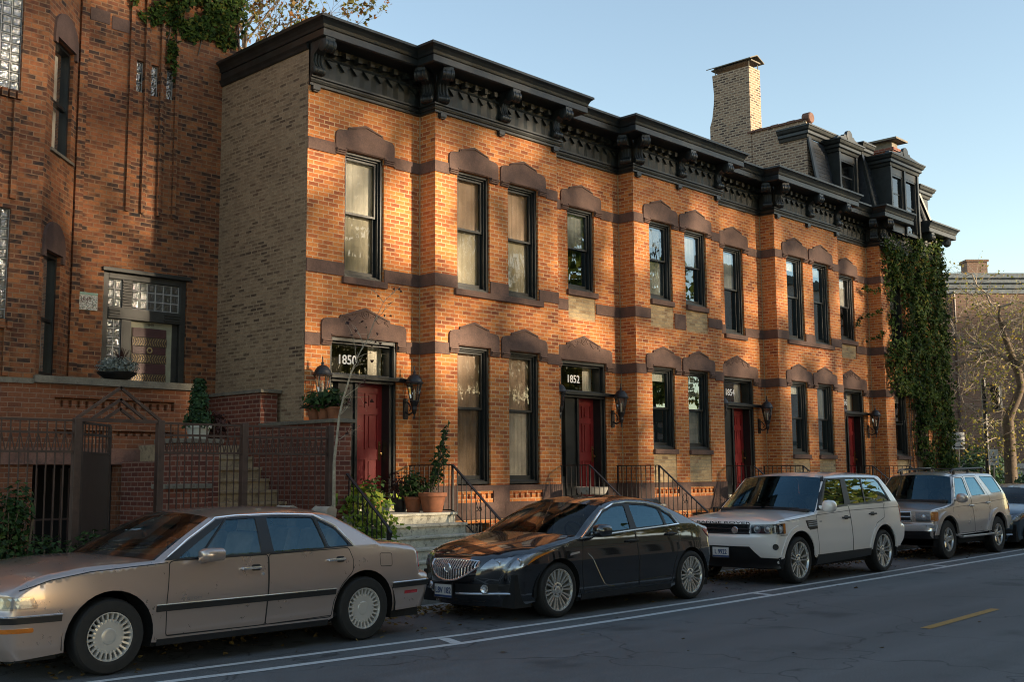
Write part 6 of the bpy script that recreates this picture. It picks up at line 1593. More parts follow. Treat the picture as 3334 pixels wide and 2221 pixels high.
# ---- silver-brown sedan
def D2(rows):
    """a row ending in '|' is a corner: repeat it"""
    out = []
    for r in rows:
        if r[-1] == '|': out += [r[:-1], r[:-1]]
        else: out.append(r)
    return out
def outline(rows):
    return [r for r in D2(rows)]
def seams_for(c, polys, extra=()):
    q = MB()
    for p in polys: c.seam(q, p, .010)
    for p in extra: c.seam(q, p, .008)
    q.build('door_gap', M['plastic'], c.root)
def sedan_a():
    rows = outline([(-.86,.20,.10,-.12,0,'nose'),(-.93,.32,.16,-.17,0),(-.95,.50,.16,-.19,0),(-.945,.59,.14,-.19,0,'|'),(-.90,.63,.10,-.17,0),(-.885,.73,.09,-.16,0),(-.86,.775,.08,-.15,.01,'hood'),(-.66,.885,.07,-.05,.035),(-.30,.945,.07,0,.05),(.10,.965,.06,-.05,.05),(.44,.975,.05,-.22,.04,'shield','|'),(.80,1.18,.05,-.16,.05),(1.12,1.345,.05,-.08,.045,'roof','|'),(1.5,1.375,.07,0,.05),(2.0,1.38,.07,0,.05),(2.45,1.355,.07,.04,.045),(2.60,1.325,.06,.07,.04,'back','|'),(2.85,1.19,.06,.10,.04),(3.14,1.02,.06,.14,.03,'trunk','|'),(3.40,1.0,.08,.08,.03),(3.62,.965,.08,.06,.02),(3.70,.92,.09,.06,.01),(3.72,.86,.10,.07,0,'tail'),(3.73,.68,.10,.08,0,'|'),(3.86,.66,.13,.10,0),(3.90,.58,.14,.11,0),(3.88,.42,.14,.1,0),(3.80,.28,.10,.08,0)])
    c = Car('parked_car', (4.96, 9.72+.945, 0), 'silver-brown metallic four door sedan nearest the viewer, with chrome fan wheel covers', 'car', .945, rows,
            [(.15,.93),(.30,.965),(.52,.99),(.62,1.0),(.75,.995),(.90,.975),(1.0,.955)], [(-1.,.10),(-.7,.035),(-.2,0),(2.6,0),(3.3,.03),(3.9,.09)], [(-1,.97),(.5,.97),(2.7,.99),(4,.98)], .55, M['beigepaint'])
    c.glass = M['carglass']; c.trimmat = M['plastic']; c.rimmat = M['hubcap']
    fa, ra = c.arch_pts(0, .325, .415, .24), c.arch_pts(2.87, .325, .415, .27)
    bottom = [tuple(c.P2[-1])]+ra[::-1]+[(2.30,.225),(.6,.225)]+fa[::-1]+[tuple(c.P2[0])]
    W1 = rounded([(.66,.985),(1.575,.985),(1.615,1.328),(1.26,1.315)], .03); W2 = rounded([(1.72,.985),(2.365,1.0),(2.31,1.308),(1.745,1.328)], .03); W3 = rounded([(2.41,1.003),(2.68,1.012),(2.55,1.19),(2.36,1.285)], .03)
    dlo = [(.51,.972),(.80,1.135),(1.17,1.325),(1.4,1.343),(1.9,1.346),(2.33,1.325),(2.57,1.20),(2.73,.997),(1.7,.972)]
    d1 = rounded([(.545,.285),(.53,.6),(.565,.955),(.62,.966),(1.645,.967),(1.62,.285)], .03); d2 = rounded([(1.625,.285),(1.655,.968),(2.66,.985),(2.715,.85),(2.70,.74),(2.55,.61),(2.455,.45),(2.43,.285)], .03)
    c.cut(bottom, [('win1', W1), ('win2', W2), ('win3', W3), ('trim', dlo), ('door1', d1), ('door2', d2)])
    c.shell(None, None, None)
    seams_for(c, [d1+[d1[0]], d2+[d2[0]]], [[(.55,.95),(.2,.935),(-.2,.915),(-.55,.865),(-.80,.79)], [(.545,.29),(1.62,.285)], [(2.43,.30),(1.6,.285)]])
    
    for pl_ in ([(.88,.98),(1.28,1.33)], [(2.385,1.0),(2.335,1.3)]): q = MB(); c.line(q, pl_, .013, .0); q.build('window_divider', M['plastic'], c.root)
    q = MB(); c.line(q, [(.55,1.0),(.80,1.150),(1.17,1.340),(1.4,1.356),(1.9,1.359),(2.34,1.338),(2.585,1.205),(2.745,.995)], .009, .0); q.build('gutter_trim', M['chrome'], c.root, smooth=True)
    q = MB()
    c.spatch(q, [(.43,.512),(2.47,.515),(2.47,.568),(.43,.568)], .012); 
    c.wpatch(q, [(-.86,.515),(.50,.515),(.50,.568),(-.86,.568)], .012); c.wpatch(q, [(-.7,.515),(.63,.515),(.63,.568),(-.7,.568)], .012, rear=True)
    q.build('rubbing_strip', M['plastic'], c.root, smooth=True)
    q = MB(); c.line(q, [(.43,.574),(2.47,.574)], .006, .008)
    for rr_ in (False, True): q.tube([c.wrap(a, .576, .008, rr_) for a in np.linspace(-.8, .5 if not rr_ else .63, 30)], .007, 5)
    q.build('bright_strip', M['chrome'], c.root, smooth=True)
    for sd in (-1, 1):
        q = MB(); c.wpatch(q, rounded([(-.47,.632),(.235,.632),(.24,.66),(.19,.742),(-.47,.748)], .03), .006, side=sd); hl = q.build('headlight', M['lens'], c.root, smooth=True)
        q = MB(); c.wpatch(q, [(-.45,.645),(.20,.645),(.16,.73),(-.45,.735)], .003, side=sd); q.build('headlight_reflector', M['reflector'], hl)
    for nme, poly, mt in (('indicator', rounded([(-.38,.435),(.27,.438),(.27,.477),(-.38,.475)], .015), 'amber'),):
        for sd in (-1, 1): q = MB(); c.wpatch(q, poly, .006, side=sd); q.build(nme, M[mt], c.root)
    for sd in (-1, 1): q = MB(); c.wpatch(q, rounded([(-.48,.715),(.04,.715),(.03,.885),(-.48,.885)], .02), .008, 0, True, sd); q.build('tail_light', M['redlens'], c.root)
    q = MB(); c.spatch(q, [(3.46,.44),(3.66,.44),(3.66,.475),(3.46,.475)], .004); q.build('side_marker', M['redlens'], c.root)
    q = MB(); c.wpatch(q, [(-.78,.63),(-.62,.63),(-.62,.73),(-.78,.73)], .004, st=.02)
    for i in range(12): q.tube([c.wrap(-1.12+.05*i, .635, .008), c.wrap(-1.12+.05*i, .735, .008)], .006, 4)
    q.build('grille', M['chrome'], c.root)
    q = MB(); fp = rounded([(3.09,.765),(3.26,.76),(3.265,.895),(3.09,.905)], .025); c.seam(q, fp+[fp[0]], .007); q.build('fuel_flap', M['plastic'], c.root)
    q = MB(); add_lab(c, q, 'CUSTOM', .62, .600, .034); q.build('badge', M['steel'], c.doors['door1'])
    c.handle(1.33, .85, .21, M['chrome'], c.doors['door1']); c.handle(2.37, .872, .21, M['chrome'], c.doors['door2'])
    q = MB(); p = c.S([(1.575, .785)], .002)[0]; q.lathe([(.016, 0), (.014, .006), (0, .006)], p, (0,-1,0), 12); q.build('door_lock', M['chrome'], c.doors['door1'])
    c.mirror(.90, 1.0, M['beigepaint'], (.24, .115, .20), .05)
    for sd in (-1, 1):
        for x in (0, 2.87): c.wheel(x, sd*(.945-.125), sd, .335, .21, .215, (24, 1, (.018, .026), 0, 0), .115)
    c.under(-.8, 3.7, .19, .55, ((0, .44), (2.87, .44))); c.interior(.5, 2.9, .62, (1.42, 2.35), M['tanseat'], .98)
    q = MB(); c.spatch(q, [(.46,.205),(2.40,.205),(2.40,.262),(.46,.262)], .004); q.build('sill_panel', M['plastic'], c.root)
    return c
def add_lab(c, q, txt, x, z, size):
    a, b = c.S([(x, z), (x+.3, z)], .004); u = (b-a).normalized(); add_text(q, txt, size, a+u*.16, u, (0,0,1), 0, wide=1.6)
sedan_a()
# ---- black sedan
def sedan_b(name, X, S, label, paintm, black=True):
    rows = outline([(-.66,.17,.14,-.22,0,'nose'),(-.72,.32,.20,-.27,0),(-.74,.50,.20,-.28,0),(-.72,.64,.18,-.27,0),(-.66,.72,.14,-.26,.01),(-.58,.77,.10,-.24,.02,'hood'),(-.38,.845,.08,-.12,.05),(-.05,.905,.07,-.05,.07),(.22,.95,.06,-.12,.06),(.40,.975,.05,-.26,.04,'shield','|'),(.75,1.17,.05,-.2,.05),(1.08,1.322,.05,-.12,.05,'roof','|'),(1.35,1.388,.07,0,.05),(1.72,1.41,.07,0,.05),(2.12,1.385,.07,.04,.05),(2.35,1.342,.06,.08,.045,'back','|'),(2.70,1.215,.06,.12,.04),(3.08,1.062,.06,.16,.03,'trunk','|'),(3.22,1.03,.07,.1,.03),(3.36,.995,.06,.12,.03,'tail','|'),(3.42,.85,.14,.16,0),(3.46,.70,.18,.18,0),(3.50,.55,.18,.18,0),(3.44,.35,.16,.16,0),(3.36,.24,.1,.14,0)])
    c = Car(name, (X, S+.928, 0), label, 'car', .928, rows, [(.15,.92),(.3,.96),(.5,.985),(.66,1.0),(.80,.985),(.95,.955),(1.05,.93)], [(-1.,.14),(-.6,.07),(-.1,0),(2.4,0),(3.0,.03),(3.6,.12)], [(-1,.95),(.4,.955),(1.6,1.01),(2.6,1.04),(4,1.02)], .52, paintm)
    c.glass = M['carglass']; c.trimmat = M['plastic']; c.rimmat = M['alloy']
    fa, ra = c.arch_pts(0, .335, .385, .22), c.arch_pts(2.80, .335, .385, .22)
    bottom = [tuple(c.P2[-1])]+ra[::-1]+[(2.35,.20),(.45,.20)]+fa[::-1]+[tuple(c.P2[0])]
    W1 = rounded([(.58,.975),(1.47,1.022),(1.535,1.328),(1.3,1.312),(1.03,1.235)], .04); W2 = rounded([(1.60,1.03),(2.235,1.05),(2.23,1.265),(2.0,1.312),(1.64,1.336)], .04); W3 = rounded([(2.285,1.052),(2.50,1.058),(2.43,1.155),(2.28,1.243)], .03)
    dlo = [(.47,.952),(.75,1.108),(1.03,1.258),(1.3,1.335),(1.6,1.357),(2.0,1.335),(2.25,1.275),(2.45,1.175),(2.55,1.06),(2.52,1.042),(1.6,1.012)]
    d1 = rounded([(.47,.28),(.41,.6),(.45,.90),(.52,.943),(1.535,1.003),(1.60,.28)], .04); d2 = rounded([(1.61,.28),(1.55,1.004),(2.5,1.028),(2.53,.88),(2.45,.70),(2.38,.5),(2.34,.28)], .04)
    c.cut(bottom, [('win1', W1), ('win2', W2), ('win3', W3), ('trim', dlo), ('door1', d1), ('door2', d2)])
    c.shell(None, None, None)
    seams_for(c, [d1+[d1[0]], d2+[d2[0]]], [[(.46,.92),(.2,.90),(-.1,.86),(-.36,.815)]])
    q = MB(); c.line(q, [(.44,.945),(.75,1.118),(1.03,1.270),(1.3,1.347),(1.6,1.368),(2.0,1.346),(2.26,1.284),(2.465,1.18),(2.565,1.055)], .014, .008); c.line(q, [(.44,.945),(1.0,.975),(1.6,1.006),(2.2,1.03),(2.565,1.05)], .012, .008); q.build('window_chrome', M['chrome'], c.root, smooth=True)
    hp = rounded([(-.25,.60),(.05,.60),(.22,.66),(.41,.835),(.33,.842),(.02,.80),(-.22,.755)], .025)
    for sd in (-1, 1):
        q = MB(); c.wpatch(q, hp, .008, 0, False, sd); hl = q.build('headlight', M['lens'], c.root, smooth=True)
        q = MB(); c.wpatch(q, [(-.22,.615),(.05,.615),(.20,.68),(.30,.775),(.28,.815),(.02,.785),(-.2,.74)], .003, 0, False, sd, st=.02); q.build('headlight_reflector', M['reflector'], hl)
        q = MB(); c.wpatch(q, [(.17,.665),(.33,.785),(.385,.826),(.31,.825),(.20,.765)], .0105, 0, False, sd, st=.02); q.build('indicator', M['amber'], hl)
        for a, z in ((-.08, .675), (.05, .70)): q = MB(); p = c.wrap(a, z, .004, False, sd); q.lathe([(.042, -.02), (.036, -.008), (.0, -.015)], p, (-1, .3*sd, 0), 14); q.build('headlight_bulb', M['chrome'], hl)
        q = MB(); c.wpatch(q, [(-.5,.33),(.06,.35),(.05,.44),(-.5,.43)], .003, 0, False, sd); q.build('lower_intake', M['plastic'], c.root)
        q = MB(); q.tube([c.wrap(a, .322+.03*max(0, (a+.1))**1, .012, False, sd) for a in np.linspace(-.5, .06, 14)], .014, 6); p = c.wrap(-.14, .385, .012, False, sd); q.lathe([(.05, 0), (.045, .012), (.02, .006), (0, .006)], p, (-1, .5*sd, 0), 16); q.build('fog_light', M['chrome'], c.root, smooth=True)
        q = MB(); c.wpatch(q, rounded([(-.30,.82),(.02,.80),(.13,.86),(.20,.955),(.05,.975),(-.3,.975)], .03), .008, 0, True, sd); q.build('tail_light', M['redlens'], c.root)
    # waterfall grille
    hw = float(c.w0(c.path[0][0], .6))-.19; q = MB(); ys = [.0]
    top = lambda y: .725-.02*(y/.4)**2; bot = lambda y: .475+.17*(abs(y)/.40)**2.2
    pl = [(y, top(y)) for y in np.linspace(-.40, .40, 17)]+[(y, bot(y)) for y in np.linspace(.40, -.40, 17)]
    def fy(y, z, off): s_ = c.front_f(z); i = min(int(s_), len(c.path)-2); w_ = s_-i; r_ = c.path[i][2]*(1-w_)+c.path[i+1][2]*w_; x_ = c.path[i][0]*(1-w_)+c.path[i+1][0]*w_; h_ = float(c.w0(x_, z))-r_; p = c.wrap(abs(y)-h_, z, off); return Vector((p.x, c.L.y+y, p.z))
    n = 33; a = [fy(y, top(y), .004) for y in np.linspace(-.4, .4, n)]; m_ = [fy(y, (top(y)+bot(y))/2, .004) for y in np.linspace(-.4, .4, n)]; b = [fy(y, bot(y), .004) for y in np.linspace(-.4, .4, n)]
    q.add(a+m_+b, [(i+k*n, i+1+k*n, n+i+1+k*n, n+i+k*n) for i in range(n-1) for k in (0, 1)], 0)
    for y in np.linspace(-.375, .375, 20): q.tube([fy(y, top(y)-.008, .012), fy(y, (top(y)+bot(y))/2, .026), fy(y, bot(y)+.006, .014)], .0085, 5, 1)
    q.tube([fy(y, z, .012) for y, z in pl+[pl[0]]], .012, 6, 1)
    p = fy(0, .625, .03); q.lathe([(.055, 0), (.06, .012), (.052, .02), (.044, .012), (0, .012)], p, (-1,0,0), 20, 1)
    for k in (-1, 0, 1): q.prism([(-.011+.022*k, .02+.008*k), (.011+.022*k, .026+.008*k), (.008+.022*k, -.02+.008*k), (0+.022*k, -.032+.008*k), (-.012+.022*k, -.022+.008*k)], p+Vector((-.014, 0, 0)), (0,-1,0), (0,0,1), (-1,0,0), .008, 1)
    q.build('grille', [M['plastic'], M['chrome']], c.root, smooth=True)
    q = MB(); n = 13; a = [fy(y, .44, .004) for y in np.linspace(-.45, .45, n)]; b = [fy(y, .22, .004) for y in np.linspace(-.45, .45, n)]; q.add(a+b, [(i, i+1, n+i+1, n+i) for i in range(n-1)]); q.build('lower_grille', M['plastic'], c.root)
    if black: c.plate('L8V 182', .345)
    q = MB(); c.line(q, [(.53,.75),(.60,.70),(.78,.46),(.88,.345),(1.0,.31),(1.08,.305)], .004, -.001); c.line(q, [(1.3,.33),(2.3,.36)], .005, .001); q.build('door_crease', paintm, c.doors['door1'], smooth=True)
    q = MB(); c.spatch(q, rounded([(.19,.74),(.37,.765),(.37,.785),(.20,.77)], .008), .005); q.build('wing_vent', M['chrome'], c.root)
    c.handle(1.33, .87, .22, M['plastic'] if black else paintm, c.doors['door1'], 1); c.handle(2.22, .925, .22, M['plastic'] if black else paintm, c.doors['door2'], 1)
    c.mirror(.66, 1.02, paintm, (.21, .14, .22), .05)
    for sd in (-1, 1):
        for x in (0, 2.80): c.wheel(x, sd*(.928-.135), sd, .335, .225, .255, (10, 2, (.020, .036), .255, .0), .07)
    c.under(-.7, 3.3, .16, .55, ((0, .41), (2.80, .41))); c.interior(.45, 2.7, .60, (1.35, 2.15), M['seat'], .95)
    q = MB(); c.spatch(q, [(.44,.18),(2.33,.18),(2.33,.25),(.44,.25)], .006); q.build('sill_panel', M['plastic'], c.root)
    return c
sedan_b('parked_car', 10.63, 9.42, 'glossy black four door sedan with a chrome waterfall grille and bright ten spoke wheels', M['blackpaint'])
# ---- white off-roader
def suv_a():
    rows = outline([(-.50,.30,.10,-.12,0,'nose'),(-.60,.44,.10,-.13,0),(-.65,.60,.10,-.14,0),(-.66,.745,.09,-.14,0,'|'),(-.655,.80,.06,-.12,0),(-.65,.94,.06,-.11,0),(-.62,.985,.06,-.10,.01,'hood'),(-.45,1.015,.05,-.05,.03),(0,1.06,.05,0,.045),(.45,1.09,.05,-.08,.04),(.56,1.105,.04,-.12,.03,'shield','|'),(.86,1.38,.04,-.10,.04),(1.15,1.655,.04,-.06,.04,'roof','|'),(1.5,1.70,.06,0,.05),(2.2,1.715,.06,0,.05),(3.0,1.70,.06,0,.05),(3.16,1.68,.05,.03,.04,'back','|'),(3.40,1.46,.05,.05,.03),(3.62,1.20,.05,.05,.02,'tail','|'),(3.66,1.05,.07,.06,0),(3.66,.845,.07,.06,0,'|'),(3.82,.82,.10,.08,0),(3.86,.70,.11,.08,0),(3.80,.52,.10,.07,0),(3.66,.42,.08,.05,0)])
    c = Car('parked_car', (16.35, 9.40+.965, 0), 'boxy pearl white off-road wagon with dark pillars and a mesh grille', 'car', .965, rows, [(.2,.93),(.35,.97),(.6,1.0),(.85,1.0),(1.05,.985),(1.2,.965)], [(-.8,.06),(-.5,.02),(0,0),(3.2,0),(3.9,.05)], [(-1,1.10),(.55,1.15),(3.6,1.21)], .30, M['whitepaint'])
    c.shieldmat = M['shieldblue']; c.glass = M['darkglass']; c.trimmat = M['plastic']; c.rimmat = M['alloy']
    fa, ra = c.arch_pts(0, .37, .465, .40), c.arch_pts(2.90, .37, .465, .43)
    bottom = [tuple(c.P2[-1])]+ra[::-1]+[(2.40,.40),(.52,.38)]+fa[::-1]+[(-.48,.40),tuple(c.P2[0])]
    W1 = rounded([(.78,1.185),(1.555,1.212),(1.68,1.632),(1.20,1.628)], .03); W2 = rounded([(1.765,1.218),(2.27,1.23),(2.385,1.636),(1.85,1.636)], .03); W3 = rounded([(2.315,1.232),(3.22,1.245),(3.03,1.57),(2.93,1.63),(2.435,1.636)], .04)
    dlo = [(.60,1.135),(.88,1.40),(1.17,1.652),(2.0,1.664),(2.95,1.652),(3.07,1.59),(3.29,1.225),(1.7,1.198)]
    d1 = rounded([(.62,.385),(.54,.8),(.55,1.135),(1.655,1.188),(1.76,.385)], .03); d2 = rounded([(1.77,.385),(1.67,1.189),(2.96,1.212),(2.93,.95),(2.62,.86),(2.44,.66),(2.39,.42)], .03)
    c.cut(bottom, [('win1', W1), ('win2', W2), ('win3', W3), ('trim', dlo), ('door1', d1), ('door2', d2)], .055)
    c.shell(None, None, None)
    seams_for(c, [d1+[d1[0]], d2+[d2[0]]], [[(-.55,.985),(0,1.02),(.53,1.06)], [(.55,1.06),(1.66,1.105),(2.95,1.12),(3.60,1.125)], [(-.56,.775),(-.30,.775)], [(2.95,1.12),(3.0,1.2)]])
    q = MB()
    for p in ((.46,.26),): pass
    c.spatch(q, [(.50,.265),(2.38,.32),(2.38,.445),(.56,.425)], .022); q.build('sill_cladding', M['plastic'], c.root, smooth=True)
    q = MB(); c.spatch(q, [(-.46,.23),(-.42,.42),(-.50,.45),(-.56,.43),(-.48,.30)], .01); c.wpatch(q, [(-1.7,.26),(.06,.26),(.06,.42),(-.18,.43),(-.34,.60),(-1.35,.60),(-1.5,.43),(-1.7,.42)], .012, st=.05); q.build('lower_bumper', M['plastic'], c.root, smooth=True)
    for xc in (0, 2.90):
        q = MB(); ro = [(xc-.545*math.cos(a), .37+.545*math.sin(a)) for a in np.linspace(.05, PI-.05, 24)]; ri = [(xc-.462*math.cos(a), .37+.462*math.sin(a)) for a in np.linspace(PI-.12, .12, 24)]
        c.spatch(q, ro+ri, .012, st=.06); q.build('wheel_arch_flare', M['whitepaint'], c.root, smooth=True, angle=60)
    hwf = float(c.w0(-.65, .88))-.06
    q = MB(); c.wpatch(q, [(-hwf-.48,.80),(-hwf+.48,.80),(-hwf+.50,.935),(-hwf-.50,.935)], .006, st=.05)
    n = 0
    for z in np.linspace(.815, .92, 6):
        n += 1
        for y in np.arange(-.46, .461, .045): p = c.wrap(abs(y+.0225*(n % 2))-hwf, z, .008); q.lathe([(.019, 0), (.014, .010), (.008, .0)], (p.x, c.L.y+y+.0225*(n % 2), p.z), (-1,0,0), 6, 1)
    for z in (.80, .868, .938): q.tube([Vector((c.wrap(abs(y)-hwf, z, .012).x, c.L.y+y, z)) for y in np.linspace(-.5, .5, 9)], .011, 5, 1)
    p = c.wrap(-.32-hwf+.0, .845, .02); q.lathe([(.06, 0), (.055, .008), (0, .008)], (c.wrap(.25-hwf, .85, .018).x, c.L.y-.25, .85), (-1,0,0), 16, 2); q.build('grille', [M['plastic'], M['iron'], M['chrome']], c.root)
    for sd in (-1, 1):
        q = MB(); c.wpatch(q, rounded([(-.36,.795),(.22,.795),(.225,.965),(-.36,.945)], .025), .010, 0, False, sd); hl = q.build('headlight', M['lens'], c.root, smooth=True)
        q = MB(); c.wpatch(q, [(-.34,.805),(.16,.805),(.16,.955),(-.34,.935)], .003, 0, False, sd, st=.03); q.build('headlight_reflector', M['plastic'], hl)
        for a in (-.24, -.08, .07): q = MB(); p = c.wrap(a, .872, .006, False, sd); q.lathe([(.060, 0), (.055, .006), (.042, .001), (.024, .004), (0, .006)], p, (-1, .25*sd, 0), 18); q.build('headlight_bulb', M['steel'], hl)
        q = MB(); c.wpatch(q, [(.17,.802),(.222,.802),(.222,.955),(.17,.955)], .0125, 0, False, sd, st=.03); q.build('indicator', M['amber'], hl)
        q = MB(); p = c.wrap(.02, .60, .01, False, sd); q.lathe([(.048, 0), (.045, .012), (.03, .004), (0, .004)], p, (-1, .55*sd, 0), 16); q.build('fog_light', M['plastic'], c.root)
        q = MB(); c.wpatch(q, rounded([(-.10,.86),(.06,.86),(.06,1.16),(-.1,1.16)], .02), .01, 0, True, sd); q.build('tail_light', M['redlens'], c.root)
    q = MB(); vs, fs = text_shape('RANGE ROVER', .095)
    mxx = max(v.x for v in vs); i0 = c.front_f(.985)
    i0 = c.front_f(.945)
    def hp(y, z): f = i0+z*42; return c.top_at(f, y/(c.W-.1))
    for k in range(3): q.add([hp(-v.x*1.62, v.y)+Vector((-.002-.0005*k, .0015*k, .004+.0004*k)) for v in vs], fs, 0)
    q.build('bonnet_lettering', M['plastic'], c.root)
    c.plate('L 9922', .50, y=.0)
    q = MB(); vp = [(.22,.80),(.56,.83),(.55,.98),(.18,.985)]; c.spatch(q, [(.26,.83),(.545,.845),(.54,.985),(.19,.985)], .006, 0); 
    for k in range(3): c.line(q, [(.23+.01*k, .955-.032*k), (.53, .965-.032*k)], .009, .010, 1)
    q.build('wing_vent', [M['plastic'], M['steel']], c.root)
    q = MB(); c.spatch(q, rounded([(.63,.945),(.70,.945),(.70,.965),(.63,.965)], .006), .004); q.build('badge', M['steel'], c.doors['door1'])
    c.handle(1.40, .995, .22, M['plastic'], c.doors['door1'], 1); c.handle(2.36, 1.03, .22, M['plastic'], c.doors['door2'], 1)
    c.mirror(.72, 1.19, M['whitepaint'], (.17, .175, .22), .02)
    q = MB(); q.bar(c.S([(1.17, 1.665)], -.02)[0], c.S([(1.10, 1.61)], .0)[0], .05, .03); c.seam(q, [(1.15,1.69),(1.14,1.655)], .03); q.build('roof_joint', M['plastic'], c.root)
    q = MB()
    for y0, y1 in ((-.62, -.05), (.02, .62)):
        pts = []; f0 = next(i for i, l in enumerate(c.lab) if l == 'shield'); q.tube([c.top_at(f0+.4, (y0+(y1-y0)*t)/.85)+Vector((-.005, 0, .02+.0*t)) for t in (0, .25, .5, .75, 1)], .012, 5)
    q.build('wiper', M['plastic'], c.root)
    for sd in (-1, 1):
        for x in (0, 2.90): c.wheel(x, sd*(.965-.14), sd, .372, .25, .285, (7, 2, (.030, .036), .30, .01), .07)
    c.under(-.5, 3.6, .24, .6, ((0, .49), (2.90, .49)), .3); c.interior(.55, 3.3, .80, (1.45, 2.35), M['seat'], 1.0)
    return c
suv_a()
# ---- sand coloured off-roader
def suv_b():
    rows = outline([(-.60,.42,.07,-.06,0,'nose'),(-.655,.52,.07,-.07,0),(-.66,.70,.07,-.07,0,'|'),(-.61,.72,.05,-.05,0),(-.615,.82,.05,-.05,0),(-.615,.95,.05,-.05,0),(-.59,.985,.05,-.05,.01,'hood'),(-.4,1.015,.05,0,.03),(0,1.055,.05,0,.045),(.34,1.10,.05,-.08,.03,'shield','|'),(.56,1.38,.04,-.08,.03),(.76,1.645,.04,-.06,.04,'roof','|'),(1.1,1.70,.06,0,.05),(1.9,1.725,.06,0,.05),(2.7,1.71,.06,0,.05),(2.86,1.685,.05,.03,.04,'back','|'),(3.05,1.50,.05,.03,.03),(3.28,1.20,.05,.03,.02,'tail','|'),(3.37,1.05,.06,.04,0),(3.42,.81,.06,.04,0,'|'),(3.45,.79,.06,.05,0),(3.42,.58,.06,.04,0),(3.34,.50,.05,.03,0)])
    c = Car('parked_car', (22.89, 9.80+.895, 0), 'sand coloured off-road wagon with chrome bumper, side steps and roof rails', 'car', .895, rows, [(.3,.95),(.5,.985),(.7,1.0),(.95,.99),(1.15,.965),(1.3,.95)], [(-.7,.05),(-.45,.02),(0,0),(3.0,0),(3.5,.05)], [(-1,1.10),(.3,1.14),(3.4,1.27)], .34, M['sandpaint'])
    c.shieldmat = M['shieldblue']; c.glass = M['carglass']; c.trimmat = M['plastic']; c.rimmat = M['alloy']
    fa, ra = c.arch_pts(0, .40, .475, .47), c.arch_pts(2.60, .40, .475, .50)
    bottom = [tuple(c.P2[-1])]+ra[::-1]+[(2.0,.48),(.6,.46)]+fa[::-1]+[tuple(c.P2[0])]
    W1 = rounded([(.50,1.195),(1.19,1.232),(1.235,1.622),(.85,1.622)], .04); W2 = rounded([(1.35,1.24),(2.08,1.265),(1.88,1.63),(1.37,1.63)], .05); W3 = rounded([(2.42,1.285),(3.02,1.305),(2.83,1.635),(2.12,1.652)], .04)
    d1 = rounded([(.45,.49),(.27,.85),(.31,1.14),(.82,1.645),(1.29,1.655),(1.25,1.2),(1.34,.49)], .03); d2 = rounded([(1.35,.49),(1.26,1.2),(1.30,1.655),(1.93,1.66),(2.24,1.2),(2.22,1.0),(2.10,.78),(2.10,.5)], .03)
    c.cut(bottom, [('win1', W1), ('win2', W2), ('win3', W3), ('door1', d1), ('door2', d2)], .055)
    c.shell(None, None, None)
    seams_for(c, [d1+[d1[0]], d2+[d2[0]]], [[(-.5,.985),(0,1.03),(.3,1.07)], W1+[W1[0]], W2+[W2[0]], W3+[W3[0]], [(1.88,1.63),(2.0,1.27)], [(.3,1.02),(1.3,1.06),(2.2,1.10),(3.3,1.16)]])
    for xc in (0, 2.60):
        q = MB(); zb = .50; ro = [(xc-.60*math.cos(a)*(1 if a < PI/2 else 1), .40+.56*math.sin(a)) for a in np.linspace(.17, PI-.17, 24)]; ri = [(xc-.470*math.cos(a), .40+.472*math.sin(a)) for a in np.linspace(PI-.2, .2, 24)]
        c.spatch(q, ro+ri, .035, st=.06); q.build('wheel_arch_flare', M['sandpaint'], c.root, smooth=True, angle=60)
    q = MB(); c.wpatch(q, [(-1.8,.575),(.20,.575),(.20,.695),(-1.8,.695)], .02, st=.06); q.build('front_bumper', M['chrome'], c.root, smooth=True)
    q = MB(); c.wpatch(q, [(-1.8,.40),(.18,.42),(.18,.572),(-1.8,.572)], .014, st=.06); q.build('bumper_apron', M['plastic'], c.root, smooth=True)
    hwf = float(c.w0(-.615, .85))-.05
    q = MB(); c.wpatch(q, [(-hwf-.42,.75),(-hwf+.42,.75),(-hwf+.42,.95),(-hwf-.42,.95)], .006, st=.06)
    for z in (.76, .85, .945): q.tube([Vector((c.wrap(abs(y)-hwf, z, .014).x, c.L.y+y, z)) for y in np.linspace(-.42, .42, 7)], .017, 6, 1)
    for y in (-.42, 0, .42): q.tube([Vector((c.wrap(abs(y)-hwf, z, .014).x, c.L.y+y, z)) for z in (.76, .85, .945)], .017, 6, 1)
    q.build('grille', [M['plastic'], M['chrome']], c.root, smooth=True)
    for sd in (-1, 1):
        q = MB(); c.wpatch(q, rounded([(-.30,.755),(-.005,.755),(-.005,.95),(-.30,.95)], .02), .010, 0, False, sd); hl = q.build('headlight', M['lens'], c.root, smooth=True)
        q = MB(); c.wpatch(q, [(-.29,.765),(-.015,.765),(-.015,.94),(-.29,.94)], .003, 0, False, sd, st=.04); p = c.wrap(-.15, .855, .006, False, sd); q.lathe([(.07, 0), (.05, -.0), (.02, .008), (0, .008)], p, (-1, .1*sd, 0), 16); q.build('headlight_reflector', M['reflector'], hl)
        q = MB(); c.wpatch(q, rounded([(.0,.765),(.19,.775),(.19,.945),(.0,.95)], .02), .010, 0, False, sd, st=.03); q.build('indicator', M['amber'], c.root)
        q = MB(); c.wpatch(q, rounded([(-.10,.84),(.08,.84),(.08,1.12),(-.1,1.12)], .02), .008, 0, True, sd); q.build('tail_light', M['redlens'], c.root)
        q = MB(); c.wpatch(q, [(-.8,.58),(.34,.58),(.34,.78),(-.8,.78)], .02, 0, True, sd, st=.06); q.build('rear_bumper', M['steel'], c.root, smooth=True)
    c.plate('K 4127', .49)
